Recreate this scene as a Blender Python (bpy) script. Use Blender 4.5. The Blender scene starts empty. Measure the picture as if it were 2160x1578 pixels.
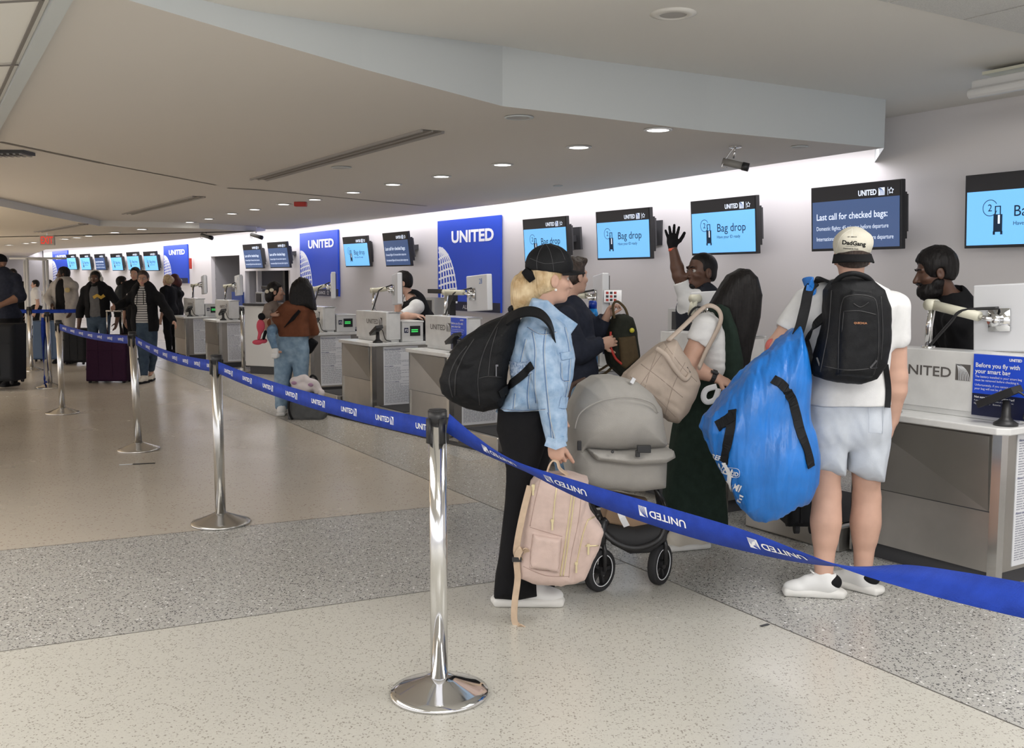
import bpy, math, random
import numpy as np
from mathutils import Vector, Matrix
random.seed(4)
C = bpy.context.scene.collection
pi = math.pi
# ---------------------------------------------------------------- camera, world, large lights, exposure
F, CX, CY, CAMZ = 2100.0, 1080.0, 789.0, 1.5
PT = math.atan(202 / F)
cam = bpy.data.objects.new('camera', bpy.data.cameras.new('camera')); C.objects.link(cam)
cam.location = (0, 0, CAMZ); cam.rotation_euler = (pi / 2 - PT, 0, 0)
cam.data.sensor_width = 36; cam.data.lens = 36 * F / 2160; cam.data.clip_start = .05; cam.data.clip_end = 200
sc = bpy.context.scene; sc.camera = cam
sc.view_settings.view_transform = 'Standard'; sc.view_settings.look = 'None'
sc.view_settings.exposure = 0.14; sc.view_settings.gamma = 1; sc.view_settings.use_curve_mapping = False
sc.cycles.max_bounces = 6; sc.cycles.diffuse_bounces = 3; sc.cycles.glossy_bounces = 3
sc.cycles.caustics_reflective = False; sc.cycles.caustics_refractive = False; sc.cycles.sample_clamp_indirect = 4
sc.cycles.use_denoising = True
wd = bpy.data.worlds.new('world'); sc.world = wd; wd.use_nodes = True
wd.node_tree.nodes['Background'].inputs[0].default_value = (.97, .96, 1.0, 1)
wd.node_tree.nodes['Background'].inputs[1].default_value = 1.35
def area(name, loc, rot, sx, sy, power, col=(1, 1, 1)):
    l = bpy.data.lights.new(name, 'AREA'); l.shape = 'RECTANGLE'; l.size = sx; l.size_y = sy
    l.energy = power; l.color = col
    o = bpy.data.objects.new(name, l); C.objects.link(o); o.location = loc; o.rotation_euler = rot; return o
def spot(loc, power, ang=2.1, col=(1, .96, .9), r=.07, blend=.8):
    l = bpy.data.lights.new('downlight_lamp', 'SPOT'); l.energy = power; l.spot_size = ang; l.spot_blend = blend
    l.shadow_soft_size = r; l.color = col
    o = bpy.data.objects.new('downlight_lamp', l); C.objects.link(o); o.location = loc; return o
# unseen fill lamps added at ceiling height above and beside the camera
area('fill_light', (.5, .6, 2.78), (.5, 0, -.3), 3.2, 2.2, 170, (1, .985, .95))
area('fill_light', (-3.2, 3.6, 2.45), (0, 0, .5), 1.6, 4.5, 70, (1, .97, .93))
area('fill_light', (2.6, 3.4, 2.8), (0, 0, 0), 1.6, 1.6, 50, (1, .98, .95))
# ---------------------------------------------------------------- pixel <-> place
cP, sP = math.cos(PT), math.sin(PT)
def ray(px, py):
    u = (px - CX) / F; v = (CY - py) / F
    return Vector((u, cP + v * sP, -sP + v * cP))
def W(px, py, Y):
    d = ray(px, py); return Vector((0, 0, CAMZ)) + d * (Y / d.y)
def Z(px, py, z=0.0):
    d = ray(px, py); return Vector((0, 0, CAMZ)) + d * ((z - CAMZ) / d.z)
def A(v): return np.array(v, dtype=float)
# ---------------------------------------------------------------- objects
def wloc(o):
    v = Vector((0, 0, 0))
    while o is not None: v = v + o.location; o = o.parent
    return v
def tag(o, label=None, cat=None, group=None, kind=None):
    if label: o['label'] = label
    if cat: o['category'] = cat
    if group: o['group'] = group
    if kind: o['kind'] = kind
    return o
def thing(name, label, cat, loc=(0, 0, 0), group=None, rz=0):
    o = bpy.data.objects.new(name, None); C.objects.link(o); o.location = loc; o.rotation_euler = (0, 0, rz)
    o.empty_display_size = .1
    return tag(o, label, cat, group)
def mesh_obj(name, V, Fc, mats, parent=None, mi=None, smooth=False, world=True, bev=0, sub=0, label=None):
    me = bpy.data.meshes.new(name)
    V = np.asarray(V, dtype=float).reshape(-1, 3)
    if parent is not None and world: V = V - np.array(wloc(parent))
    if isinstance(Fc, np.ndarray):
        n = len(Fc); k = Fc.shape[1]
        me.vertices.add(len(V)); me.vertices.foreach_set('co', V.astype(np.float32).ravel())
        me.loops.add(n * k); me.loops.foreach_set('vertex_index', Fc.astype(np.int32).ravel())
        me.polygons.add(n); me.polygons.foreach_set('loop_start', np.arange(0, n * k, k, dtype=np.int32))
        try: me.polygons.foreach_set('loop_total', np.full(n, k, dtype=np.int32))
        except Exception: pass
        me.update(calc_edges=True); me.validate()
    else:
        me.from_pydata([tuple(v) for v in V], [], [tuple(f) for f in Fc])
    for m in (mats if isinstance(mats, (list, tuple)) else [mats]): me.materials.append(m)
    if mi is not None and len(mi) == len(me.polygons): me.polygons.foreach_set('material_index', np.asarray(mi, dtype=np.int32))
    if smooth: me.polygons.foreach_set('use_smooth', np.ones(len(me.polygons), dtype=bool))
    me.update()
    o = bpy.data.objects.new(name, me); C.objects.link(o)
    if parent is not None: o.parent = parent
    if bev:
        b = o.modifiers.new('b', 'BEVEL'); b.width = bev; b.segments = 2; b.limit_method = 'ANGLE'
    if sub:
        b = o.modifiers.new('s', 'SUBSURF'); b.levels = sub; b.render_levels = sub
    if label: o['label'] = label
    return o
def copytree(o, parent=None):
    c = o.copy(); C.objects.link(c); c.parent = parent
    for ch in list(o.children): copytree(ch, c)
    return c
class MB:
    def __init__(s): s.v = []; s.f = []; s.m = []
    def add(s, V, Fc, mi=0, M=None):
        b = len(s.v)
        for p in V:
            p = Vector(p)
            if M is not None: p = M @ p
            s.v.append(tuple(p))
        for f in Fc: s.f.append(tuple(i + b for i in f)); s.m.append(mi)
        return s
    def box(s, c, d, R=None, mi=0):
        x, y, z = d[0] / 2, d[1] / 2, d[2] / 2; c = Vector(c)
        V = [Vector((i, j, k)) for i in (-x, x) for j in (-y, y) for k in (-z, z)]
        if R is not None: V = [R @ v for v in V]
        return s.add([c + v for v in V], [(0, 1, 3, 2), (4, 6, 7, 5), (0, 4, 5, 1), (2, 3, 7, 6), (0, 2, 6, 4), (1, 5, 7, 3)], mi)
    def bx(s, x0, x1, y0, y1, z0, z1, mi=0):
        return s.box(((x0 + x1) / 2, (y0 + y1) / 2, (z0 + z1) / 2), (abs(x1 - x0), abs(y1 - y0), abs(z1 - z0)), None, mi)
    def quad(s, a, b, c, d, mi=0): return s.add([a, b, c, d], [(0, 1, 2, 3)], mi)
    def prism(s, poly, z0, z1, M=None, mi=0):
        n = len(poly); V = [(x, y, z0) for x, y in poly] + [(x, y, z1) for x, y in poly]
        Fc = [tuple(range(n))[::-1], tuple(range(n, 2 * n))] + [(i, (i + 1) % n, n + (i + 1) % n, n + i) for i in range(n)]
        return s.add(V, Fc, mi, M)
    def tube(s, pts, r, n=10, mi=0, cap=True, q=1.0, up=None):
        P = [Vector(p) for p in pts]; N = len(P)
        rr = r if isinstance(r, (list, tuple)) else [r] * N
        V = []; Fc = []; pu = None
        for i, p in enumerate(P):
            t = (P[min(i + 1, N - 1)] - P[max(i - 1, 0)]).normalized()
            if pu is None:
                a = Vector(up) if up is not None else (Vector((0, 0, 1)) if abs(t.z) < .9 else Vector((1, 0, 0)))
            else: a = pu
            x = a - t * a.dot(t); x.normalize(); y = t.cross(x); pu = x
            for k in range(n):
                w = 2 * pi * k / n; V.append(p + (x * math.cos(w) * q + y * math.sin(w)) * rr[i])
        for i in range(N - 1):
            for k in range(n):
                a = i * n + k; b = i * n + (k + 1) % n; Fc.append((a, b, b + n, a + n))
        if cap: Fc.append(tuple(range(n))[::-1]); Fc.append(tuple(range((N - 1) * n, N * n)))
        return s.add(V, Fc, mi)
    def cyl(s, a, b, r, n=16, mi=0, r2=None): return s.tube([a, b], [r, r2 if r2 is not None else r], n, mi)
    def lathe(s, prof, o=(0, 0, 0), n=32, mi=0):
        V = []; Fc = []
        for r, z in prof:
            for k in range(n): V.append((o[0] + r * math.cos(2 * pi * k / n), o[1] + r * math.sin(2 * pi * k / n), o[2] + z))
        for i in range(len(prof) - 1):
            for k in range(n):
                a = i * n + k; b = i * n + (k + 1) % n; Fc.append((a, b, b + n, a + n))
        Fc.append(tuple(range(n))[::-1]); Fc.append(tuple(range((len(prof) - 1) * n, len(prof) * n)))
        return s.add(V, Fc, mi)
    def ell(s, c, r, M=None, n=16, mi=0):
        V = []; Fc = []; m = n // 2
        for i in range(1, m):
            for k in range(n):
                a = pi * i / m; b = 2 * pi * k / n
                V.append((r[0] * math.sin(a) * math.cos(b), r[1] * math.sin(a) * math.sin(b), r[2] * math.cos(a)))
        V += [(0, 0, r[2]), (0, 0, -r[2])]; T = len(V) - 2
        for i in range(m - 2):
            for k in range(n):
                a = i * n + k; b = i * n + (k + 1) % n; Fc.append((a, a + n, b + n, b))
        for k in range(n):
            Fc.append((T, k, (k + 1) % n)); Fc.append((T + 1, (m - 2) * n + (k + 1) % n, (m - 2) * n + k))
        V = [Vector(v) for v in V]
        if M is not None: V = [M @ v for v in V]
        return s.add([Vector(c) + v for v in V], Fc, mi)
    def strap(s, pts, w, t, side=None, mi=0, M=None):
        """flat ribbon through pts; side: width direction (vector or list)"""
        P = [Vector(p) for p in pts]; N = len(P); V = []; Fc = []
        for i, p in enumerate(P):
            tg = (P[min(i + 1, N - 1)] - P[max(i - 1, 0)]).normalized()
            sd = Vector(side[i] if isinstance(side, list) else side); sd = (sd - tg * sd.dot(tg)).normalized(); nn = tg.cross(sd)
            ww = w[i] if isinstance(w, (list, tuple)) else w
            for a, b in ((-1, -1), (1, -1), (1, 1), (-1, 1)): V.append(p + sd * ww / 2 * a + nn * t / 2 * b)
        for i in range(N - 1):
            for k in range(4):
                a = i * 4 + k; b = i * 4 + (k + 1) % 4; Fc.append((a, b, b + 4, a + 4))
        Fc.append((3, 2, 1, 0)); Fc.append(tuple(range((N - 1) * 4, N * 4)))
        return s.add(V, Fc, mi, M)
    def obj(s, name, mats, parent=None, smooth=False, world=True, bev=0, sub=0, label=None):
        return mesh_obj(name, s.v, s.f, mats, parent, s.m, smooth, world, bev, sub, label)
def spl(pts, n=8):
    """Catmull-Rom through points"""
    P = [Vector(p) for p in pts]; out = []
    for i in range(len(P) - 1):
        p0 = P[max(i - 1, 0)]; p1 = P[i]; p2 = P[i + 1]; p3 = P[min(i + 2, len(P) - 1)]
        for k in range(n):
            t = k / n; out.append(.5 * ((2 * p1) + (p2 - p0) * t + (2 * p0 - 5 * p1 + 4 * p2 - p3) * t * t + (3 * p1 - p0 - 3 * p2 + p3) * t ** 3))
    out.append(P[-1]); return out
# ---------------------------------------------------------------- text
_tc = {}
def text(s_, size=1.0, bold=0.0, align='LEFT', sx=1.0):
    k = (s_, bold, align)
    if k not in _tc:
        cu = bpy.data.curves.new('t', 'FONT'); cu.body = s_; cu.size = 1; cu.offset = bold; cu.align_x = align
        cu.resolution_u = 3
        o = bpy.data.objects.new('t', cu); C.objects.link(o)
        dg = bpy.context.evaluated_depsgraph_get(); me = bpy.data.meshes.new_from_object(o.evaluated_get(dg))
        _tc[k] = ([tuple(v.co) for v in me.vertices], [tuple(p.vertices) for p in me.polygons])
        bpy.data.objects.remove(o); bpy.data.curves.remove(cu); bpy.data.meshes.remove(me)
    V, Fc = _tc[k]
    return [(x * size * sx, y * size, 0) for x, y, z in V], Fc
def face_M(o, x, z):
    """matrix: text plane (x right, y up) onto point o with right dir x and up dir z"""
    x = Vector(x).normalized(); z = Vector(z).normalized(); n = x.cross(z)
    M = Matrix((x, z, n)).transposed().to_4x4(); M.translation = Vector(o); return M
# ---------------------------------------------------------------- materials
_mats = {}
def mat(name, col, rough=.6, metal=0.0, emit=0.0, noise=None, bump=None, spec=.5, alpha=1.0, sheen=0, trans=0, coat=0, wave=None, col2=None):
    if name in _mats: return _mats[name]
    m = bpy.data.materials.new(name); m.use_nodes = True; nt = m.node_tree; b = nt.nodes['Principled BSDF']
    c = tuple(col) + (1,)
    b.inputs['Base Color'].default_value = c; b.inputs['Roughness'].default_value = rough; b.inputs['Metallic'].default_value = metal
    b.inputs['Specular IOR Level'].default_value = spec
    if sheen: b.inputs['Sheen Weight'].default_value = sheen
    if coat: b.inputs['Coat Weight'].default_value = coat
    if alpha < 1: b.inputs['Alpha'].default_value = alpha
    if trans: b.inputs['Transmission Weight'].default_value = trans
    if emit: b.inputs['Emission Color'].default_value = c; b.inputs['Emission Strength'].default_value = emit
    tc = nt.nodes.new('ShaderNodeTexCoord')
    if noise:   # (scale, amount, detail)
        n = nt.nodes.new('ShaderNodeTexNoise'); n.inputs['Scale'].default_value = noise[0]; n.inputs['Detail'].default_value = noise[2] if len(noise) > 2 else 3
        nt.links.new(tc.outputs['Object'], n.inputs['Vector'])
        r = nt.nodes.new('ShaderNodeMapRange'); r.inputs['From Min'].default_value = .32; r.inputs['From Max'].default_value = .68
        nt.links.new(n.outputs['Fac'], r.inputs['Value'])
        mx = nt.nodes.new('ShaderNodeMix'); mx.data_type = 'RGBA'
        c2 = tuple(col2) if col2 else tuple(min(1, x * (1 + noise[1])) for x in col)
        c1 = tuple(col) if col2 else tuple(x * (1 - noise[1]) for x in col)
        mx.inputs['A'].default_value = c1 + (1,); mx.inputs['B'].default_value = c2 + (1,)
        nt.links.new(r.outputs['Result'], mx.inputs['Factor']); nt.links.new(mx.outputs['Result'], b.inputs['Base Color'])
    if bump:    # (scale, strength, [vector scale])
        n2 = nt.nodes.new('ShaderNodeTexNoise'); n2.inputs['Scale'].default_value = bump[0]; n2.inputs['Detail'].default_value = 4
        mp = nt.nodes.new('ShaderNodeMapping'); mp.inputs['Scale'].default_value = bump[2] if len(bump) > 2 else (1, 1, 1)
        nt.links.new(tc.outputs['Object'], mp.inputs['Vector']); nt.links.new(mp.outputs['Vector'], n2.inputs['Vector'])
        bp = nt.nodes.new('ShaderNodeBump'); bp.inputs['Strength'].default_value = bump[1]; bp.inputs['Distance'].default_value = .01
        nt.links.new(n2.outputs['Fac'], bp.inputs['Height']); nt.links.new(bp.outputs['Normal'], b.inputs['Normal'])
    _mats[name] = m; return m
def terrazzo(name, base, spk, amt, scale, amt2=.0, spk2=(.9, .9, .88), rough=.22, var=.06):
    m = bpy.data.materials.new(name); m.use_nodes = True; nt = m.node_tree; b = nt.nodes['Principled BSDF']
    tc = nt.nodes.new('ShaderNodeTexCoord'); last = None
    n = nt.nodes.new('ShaderNodeTexNoise'); n.inputs['Scale'].default_value = .9; n.inputs['Detail'].default_value = 5
    nt.links.new(tc.outputs['Object'], n.inputs['Vector'])
    mx = nt.nodes.new('ShaderNodeMix'); mx.data_type = 'RGBA'
    mx.inputs['A'].default_value = tuple(x * (1 - var) for x in base) + (1,); mx.inputs['B'].default_value = tuple(x * (1 + var) for x in base) + (1,)
    nt.links.new(n.outputs['Fac'], mx.inputs['Factor']); last = mx.outputs['Result']
    for sc_, a, col in ((scale, amt, spk), (scale * 1.9, amt * .8, tuple(.5 * x + .5 * y for x, y in zip(spk, base))), (scale * .8, amt2, spk2)):
        if a <= 0: continue
        v = nt.nodes.new('ShaderNodeTexVoronoi'); v.inputs['Scale'].default_value = sc_; v.inputs['Randomness'].default_value = 1
        nz = nt.nodes.new('ShaderNodeTexNoise'); nz.inputs['Scale'].default_value = sc_ * 1.1
        ad = nt.nodes.new('ShaderNodeMix'); ad.data_type = 'VECTOR'; ad.inputs['Factor'].default_value = .018
        nt.links.new(tc.outputs['Object'], ad.inputs[4]); nt.links.new(nz.outputs['Color'], ad.inputs[5])
        nt.links.new(tc.outputs['Object'], nz.inputs['Vector']); nt.links.new(ad.outputs[1], v.inputs['Vector'])
        sp = nt.nodes.new('ShaderNodeSeparateColor'); nt.links.new(v.outputs['Color'], sp.inputs['Color'])
        lt = nt.nodes.new('ShaderNodeMath'); lt.operation = 'LESS_THAN'; lt.inputs[1].default_value = a
        nt.links.new(sp.outputs['Red'], lt.inputs[0])
        l2 = nt.nodes.new('ShaderNodeMath'); l2.operation = 'LESS_THAN'; l2.inputs[1].default_value = .38
        nt.links.new(v.outputs['Distance'], l2.inputs[0])
        mu = nt.nodes.new('ShaderNodeMath'); mu.operation = 'MULTIPLY'; nt.links.new(lt.outputs[0], mu.inputs[0]); nt.links.new(l2.outputs[0], mu.inputs[1])
        m2 = nt.nodes.new('ShaderNodeMix'); m2.data_type = 'RGBA'; nt.links.new(mu.outputs[0], m2.inputs['Factor'])
        nt.links.new(last, m2.inputs['A']); m2.inputs['B'].default_value = tuple(col) + (1,); last = m2.outputs['Result']
    nt.links.new(last, b.inputs['Base Color']); b.inputs['Roughness'].default_value = rough
    n3 = nt.nodes.new('ShaderNodeTexNoise'); n3.inputs['Scale'].default_value = 1.3; n3.inputs['Detail'].default_value = 6
    nt.links.new(tc.outputs['Object'], n3.inputs['Vector'])
    r = nt.nodes.new('ShaderNodeMapRange'); r.inputs['From Min'].default_value = .3; r.inputs['From Max'].default_value = .7
    r.inputs['To Min'].default_value = rough; r.inputs['To Max'].default_value = rough + .06
    nt.links.new(n3.outputs['Fac'], r.inputs['Value']); nt.links.new(r.outputs['Result'], b.inputs['Roughness'])
    return m
M_white = mat('white_laminate', (.70, .70, .69), .45)
M_quartz = mat('white_quartz', (.74, .74, .73), .25, noise=(9, .06, 6))
M_steel = mat('brushed_steel', (.46, .44, .41), .33, .9, noise=(3, .1, 4), bump=(60, .04, (1, 1, .05)))
M_steel2 = mat('steel_post', (.62, .61, .59), .22, 1.0, noise=(6, .05, 4))
M_chrome = mat('chrome', (.78, .78, .78), .09, 1.0, bump=(5, .05))
M_black = mat('black_plastic', (.018, .018, .02), .42)
M_dark = mat('dark_grey_plastic', (.06, .06, .065), .5)
M_rubber = mat('black_rubber', (.02, .02, .022), .8)
M_blue = mat('poster_blue', (.012, .065, .56), .4, emit=.12, noise=(.5, .12, 2))
M_navy = mat('poster_navy', (.008, .012, .05), .4)
M_belt = mat('belt_blue', (.016, .05, .36), .65, bump=(250, .25), noise=(22, .14), spec=.2)
M_let = mat('white_lettering', (.86, .87, .9), .6)
M_gry = mat('grey_lettering', (.12, .11, .105), .5)
M_num = mat('blue_lettering', (.03, .16, .5), .5)
M_paper = mat('paper_white', (.78, .79, .82), .7)
M_ink = mat('printed_ink', (.33, .34, .39), .8)
M_ink2 = mat('printed_ink_blue', (.06, .07, .2), .8)
M_red = mat('red_plastic', (.45, .03, .02), .5)
# ---------------------------------------------------------------- implicit surfaces for bodies, clothes and soft bags
class SDF:
    def __init__(s, h): s.h = h; s.ops = []; s.lo = None; s.hi = None
    def _bb(s, lo, hi, grow=True):
        if grow:
            s.lo = lo if s.lo is None else np.minimum(s.lo, lo); s.hi = hi if s.hi is None else np.maximum(s.hi, hi)
    def cone(s, a, b, ra, rb=None, k=.02, q=1.0, n=None, op='u'):
        a = A(a); b = A(b); rb = ra if rb is None else rb
        lo = np.minimum(a - ra, b - rb); hi = np.maximum(a + ra, b + rb); s._bb(lo, hi, op == 'u')
        s.ops.append((op, lo, hi, k, ('c', a, b, ra, rb, q, None if n is None else A(n) / np.linalg.norm(A(n))))); return s
    def chain(s, pts, rad, k=.02, q=1.0, n=None, op='u'):
        for i in range(len(pts) - 1): s.cone(pts[i], pts[i + 1], rad[i], rad[i + 1], k, q, n, op)
        return s
    def ell(s, c, r, R=None, k=.02, op='u'):
        c = A(c); r = A(r); m = float(max(r)); R = np.eye(3) if R is None else np.array(R)
        ext = np.abs(R) @ r
        s._bb(c - ext, c + ext, op == 'u'); s.ops.append((op, c - ext, c + ext, k, ('e', c, r, R))); return s
    def box(s, c, hs, R=None, r=.01, k=.005, op='u'):
        c = A(c); hs = A(hs); R = np.eye(3) if R is None else np.array(R); ext = np.abs(R) @ hs
        s._bb(c - ext, c + ext, op == 'u'); s.ops.append((op, c - ext, c + ext, k, ('b', c, hs, R, r))); return s
    def plane(s, p, n, k=.003):       # removes the side the normal points to
        s.ops.append(('p', None, None, k, ('p', A(p), A(n) / np.linalg.norm(A(n))))); return s
    def noise(s, amp, sc, seed=0, v=(1, 1, 1)):
        s.ops.append(('n', None, None, 0, (amp, sc, seed, v))); return s
    def run(s):
        h = s.h; m = 3 * h + .012; o = s.lo - m; n = np.ceil((s.hi + m - o) / h).astype(int) + 1
        ax = [(o[i] + h * np.arange(n[i])).astype(np.float32) for i in range(3)]
        D = np.full(tuple(n), .12, dtype=np.float32)
        for op, lo, hi, k, pr in s.ops:
            if op == 'n':
                amp, sc_, seed, v = pr; rs = np.random.RandomState(seed)
                X, Y, Zz = [ax[i] * v[i] for i in range(3)]
                X = X[:, None, None]; Y = Y[None, :, None]; Zz = Zz[None, None, :]
                tot = 0
                for q in range(4):
                    d = rs.normal(size=3); d /= np.linalg.norm(d); e = rs.normal(size=3); e /= np.linalg.norm(e); f = sc_ * (1 + .55 * q)
                    w = np.sin(f * .6 * (X * e[0] + Y * e[1] + Zz * e[2]) + q)
                    tot = tot + np.sin(f * (X * d[0] + Y * d[1] + Zz * d[2]) + 1.6 * w + rs.rand() * 6) / (1 + .5 * q)
                D += (amp * .5 * tot).astype(np.float32); continue
            if op == 'p':
                _, p, nn = pr
                d = ((ax[0] - p[0]) * nn[0])[:, None, None] + ((ax[1] - p[1]) * nn[1])[None, :, None] + ((ax[2] - p[2]) * nn[2])[None, None, :]
                D = np.maximum(D, d.astype(np.float32)); continue
            g = k + 2.5 * h + .004
            i0 = np.clip(((lo - g - o) / h).astype(int), 0, n - 1); i1 = np.clip(((hi + g - o) / h).astype(int) + 2, 1, n)
            if (i1 <= i0).any(): continue
            sl = tuple(slice(i0[i], i1[i]) for i in range(3))
            x = ax[0][sl[0]][:, None, None]; y = ax[1][sl[1]][None, :, None]; z = ax[2][sl[2]][None, None, :]
            if pr[0] == 'c':
                _, a, b, ra, rb, q, nn = pr; ba = b - a; L = float(ba @ ba) + 1e-12
                px, py, pz = x - a[0], y - a[1], z - a[2]
                t = np.clip((px * ba[0] + py * ba[1] + pz * ba[2]) / L, 0, 1)
                vx, vy, vz = px - t * ba[0], py - t * ba[1], pz - t * ba[2]
                d2 = vx * vx + vy * vy + vz * vz
                if nn is not None and q != 1:
                    w = vx * nn[0] + vy * nn[1] + vz * nn[2]; d2 = d2 + w * w * (1 / q ** 2 - 1)
                    r_ = ra + (rb - ra) * t; ln = np.sqrt(d2); d = (ln - r_) * np.where(ln > 1e-6, 1, 1) * (.5 + .5 * q)
                else: d = np.sqrt(d2) - (ra + (rb - ra) * t)
            elif pr[0] == 'e':
                _, c, r, R = pr; X, Y, Zz = x - c[0], y - c[1], z - c[2]
                l = [R[0][i] * X + R[1][i] * Y + R[2][i] * Zz for i in range(3)]
                k0 = np.sqrt(sum((l[i] / r[i]) ** 2 for i in range(3))); k1 = np.sqrt(sum((l[i] / r[i] ** 2) ** 2 for i in range(3))) + 1e-6
                d = k0 * (k0 - 1) / k1; d = np.maximum(d, -float(min(r)))
            elif pr[0] == 'g': d = polydist(x, y, z, pr)
            else:
                _, c, hs, R, rr = pr; X, Y, Zz = x - c[0], y - c[1], z - c[2]
                l = [np.abs(R[0][i] * X + R[1][i] * Y + R[2][i] * Zz) - (hs[i] - rr) for i in range(3)]
                d = np.sqrt(sum(np.maximum(v, 0) ** 2 for v in l)) + np.minimum(np.maximum(np.maximum(l[0], l[1]), l[2]), 0) - rr
            E = D[sl]; d = d.astype(np.float32)
            if op == 'u': hh = np.maximum(k - np.abs(E - d), 0) / max(k, 1e-6); D[sl] = np.minimum(E, d) - hh * hh * k * .25
            else: d = -d; hh = np.maximum(k - np.abs(E - d), 0) / max(k, 1e-6); D[sl] = np.maximum(E, d) + hh * hh * k * .25
        D[0] = D[-1] = .1; D[:, 0] = D[:, -1] = .1; D[:, :, 0] = D[:, :, -1] = .1
        return nets(D, o, h)
    def obj(s, name, mats, parent=None, regions=None, label=None):
        V, Q = s.run(); mi = None
        if regions:     # (centre, R or None, radii, index)
            cen = V[Q].mean(axis=1); mi = np.zeros(len(Q), dtype=np.int32)
            for c, R, r, idx in regions:
                l = cen - A(c)
                if R is not None: l = l @ np.array(R)
                mi[((l / A(r)) ** 2).sum(axis=1) < 1] = idx
        return mesh_obj(name, V, Q, mats, parent, mi, True, True, label=label)
def nets(D, o, h):
    S = D < 0
    c = np.zeros(tuple(np.array(D.shape) - 1), dtype=np.int8)
    off = [(i, j, k) for i in (0, 1) for j in (0, 1) for k in (0, 1)]
    nx, ny, nz = c.shape
    for i, j, k in off: c += S[i:nx + i, j:ny + j, k:nz + k]
    mask = (c > 0) & (c < 8); ci = np.argwhere(mask); idx = np.full(c.shape, -1, dtype=np.int32); idx[mask] = np.arange(len(ci))
    acc = np.zeros((len(ci), 3)); cnt = np.zeros(len(ci))
    for a in off:
        for ax_ in range(3):
            if a[ax_] == 0:
                b = list(a); b[ax_] = 1
                da = D[ci[:, 0] + a[0], ci[:, 1] + a[1], ci[:, 2] + a[2]]; db = D[ci[:, 0] + b[0], ci[:, 1] + b[1], ci[:, 2] + b[2]]
                cr = (da < 0) != (db < 0); t = np.where(cr, da / np.where(da == db, 1, da - db), 0)
                p = np.array(a, dtype=float)[None, :].repeat(len(ci), 0); p[:, ax_] = t
                acc += p * cr[:, None]; cnt += cr
    V = o + h * (ci + acc / np.maximum(cnt, 1)[:, None])
    Qs = []
    for ax_ in range(3):
        u, v = (ax_ + 1) % 3, (ax_ + 2) % 3
        s0 = [slice(None)] * 3; s1 = [slice(None)] * 3; s0[ax_] = slice(0, -1); s1[ax_] = slice(1, None)
        s0 = tuple(s0); s1 = tuple(s1); ch = S[s0] != S[s1]
        e = np.argwhere(ch); e = e[(e[:, u] > 0) & (e[:, v] > 0) & (e[:, u] < D.shape[u] - 1) & (e[:, v] < D.shape[v] - 1)]
        def cell(du, dv):
            g = e.copy(); g[:, u] += du; g[:, v] += dv; return idx[g[:, 0], g[:, 1], g[:, 2]]
        q = np.stack([cell(-1, -1), cell(0, -1), cell(0, 0), cell(-1, 0)], 1)
        ins = S[e[:, 0], e[:, 1], e[:, 2]]; q[~ins] = q[~ins][:, ::-1]; Qs.append(q)
    Q = np.concatenate(Qs); return V, Q[(Q >= 0).all(axis=1)]
def fr(fwd, up=(0, 0, 1)):
    """3x3 with columns right, forward, up"""
    f = A(fwd); f = f / np.linalg.norm(f); u = A(up); u = u - f * (u @ f); u /= np.linalg.norm(u); r = np.cross(f, u)
    return np.stack([r, f, u], 1)
# ---------------------------------------------------------------- floor
T_light = terrazzo('terrazzo_cream', (.62, .60, .54), (.34, .31, .27), .34, 105)
T_grey = terrazzo('terrazzo_grey', (.50, .49, .46), (.05, .05, .055), .46, 92, .07)
T_beige = terrazzo('terrazzo_beige', (.58, .52, .44), (.36, .28, .23), .14, 70)
T_mid = terrazzo('terrazzo_coarse', (.46, .43, .38), (.16, .14, .13), .3, 80, .06)
T_joint = mat('floor_joint', (.12, .11, .1), .6)
fl = MB()
def F2(px, py, dz=0):
    p = Z(px, py); return (p.x, p.y, dz)
Jn = A(F2(2160, 1538)); Jf = A(F2(489, 840)); jd = (Jf - Jn) / np.linalg.norm(Jf - Jn)
J0 = tuple(Jn - jd * 9); J1 = tuple(Jf + jd * 34)
U0, U1 = A(F2(0, 1162)), A(F2(1024, 1058)); L0, L1 = A(F2(0, 1375)), A(F2(1044, 1227))
def on_joint(P, Q):     # where line PQ meets the joint line
    d = Q - P; n = np.array([-jd[1], jd[0], 0]); t = ((Jn - P) @ n) / (d @ n); return P + d * t
UJ, LJ = on_joint(U0, U1), on_joint(L0, L1)
UW = U0 + (U0 - U1) / np.linalg.norm(U0 - U1) * 14; LW = L0 + (L0 - L1) / np.linalg.norm(L0 - L1) * 14
z = lambda p: (p[0], p[1], 0)
fl.add([z(LW), (-16, -9, 0), J0, z(LJ)], [(0, 1, 2, 3)], 0)
fl.add([z(UW), z(LW), z(LJ), z(UJ)], [(0, 1, 2, 3)], 1)
fl.add([(-44, 10, 0), z(UW), z(UJ), z(J1), (-46, 46, 0)], [(0, 1, 2, 3, 4)], 2)
MJ = A(LJ); BJ = A(F2(1110, 1092))
r1 = A(F2(960, 1000)); 
nj = np.array([-jd[1], jd[0], 0]); nj = nj if nj[0] > 0 else -nj
k1 = MJ + jd * 1.15
fl.add([J0, tuple(A(J0) + nj * 9), tuple(k1 + nj * 9), z(k1)], [(0, 1, 2, 3)], 1)
fl.add([z(k1), tuple(k1 + nj * 9), tuple(A(J1) + nj * 9), J1], [(0, 1, 2, 3)], 3)
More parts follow.
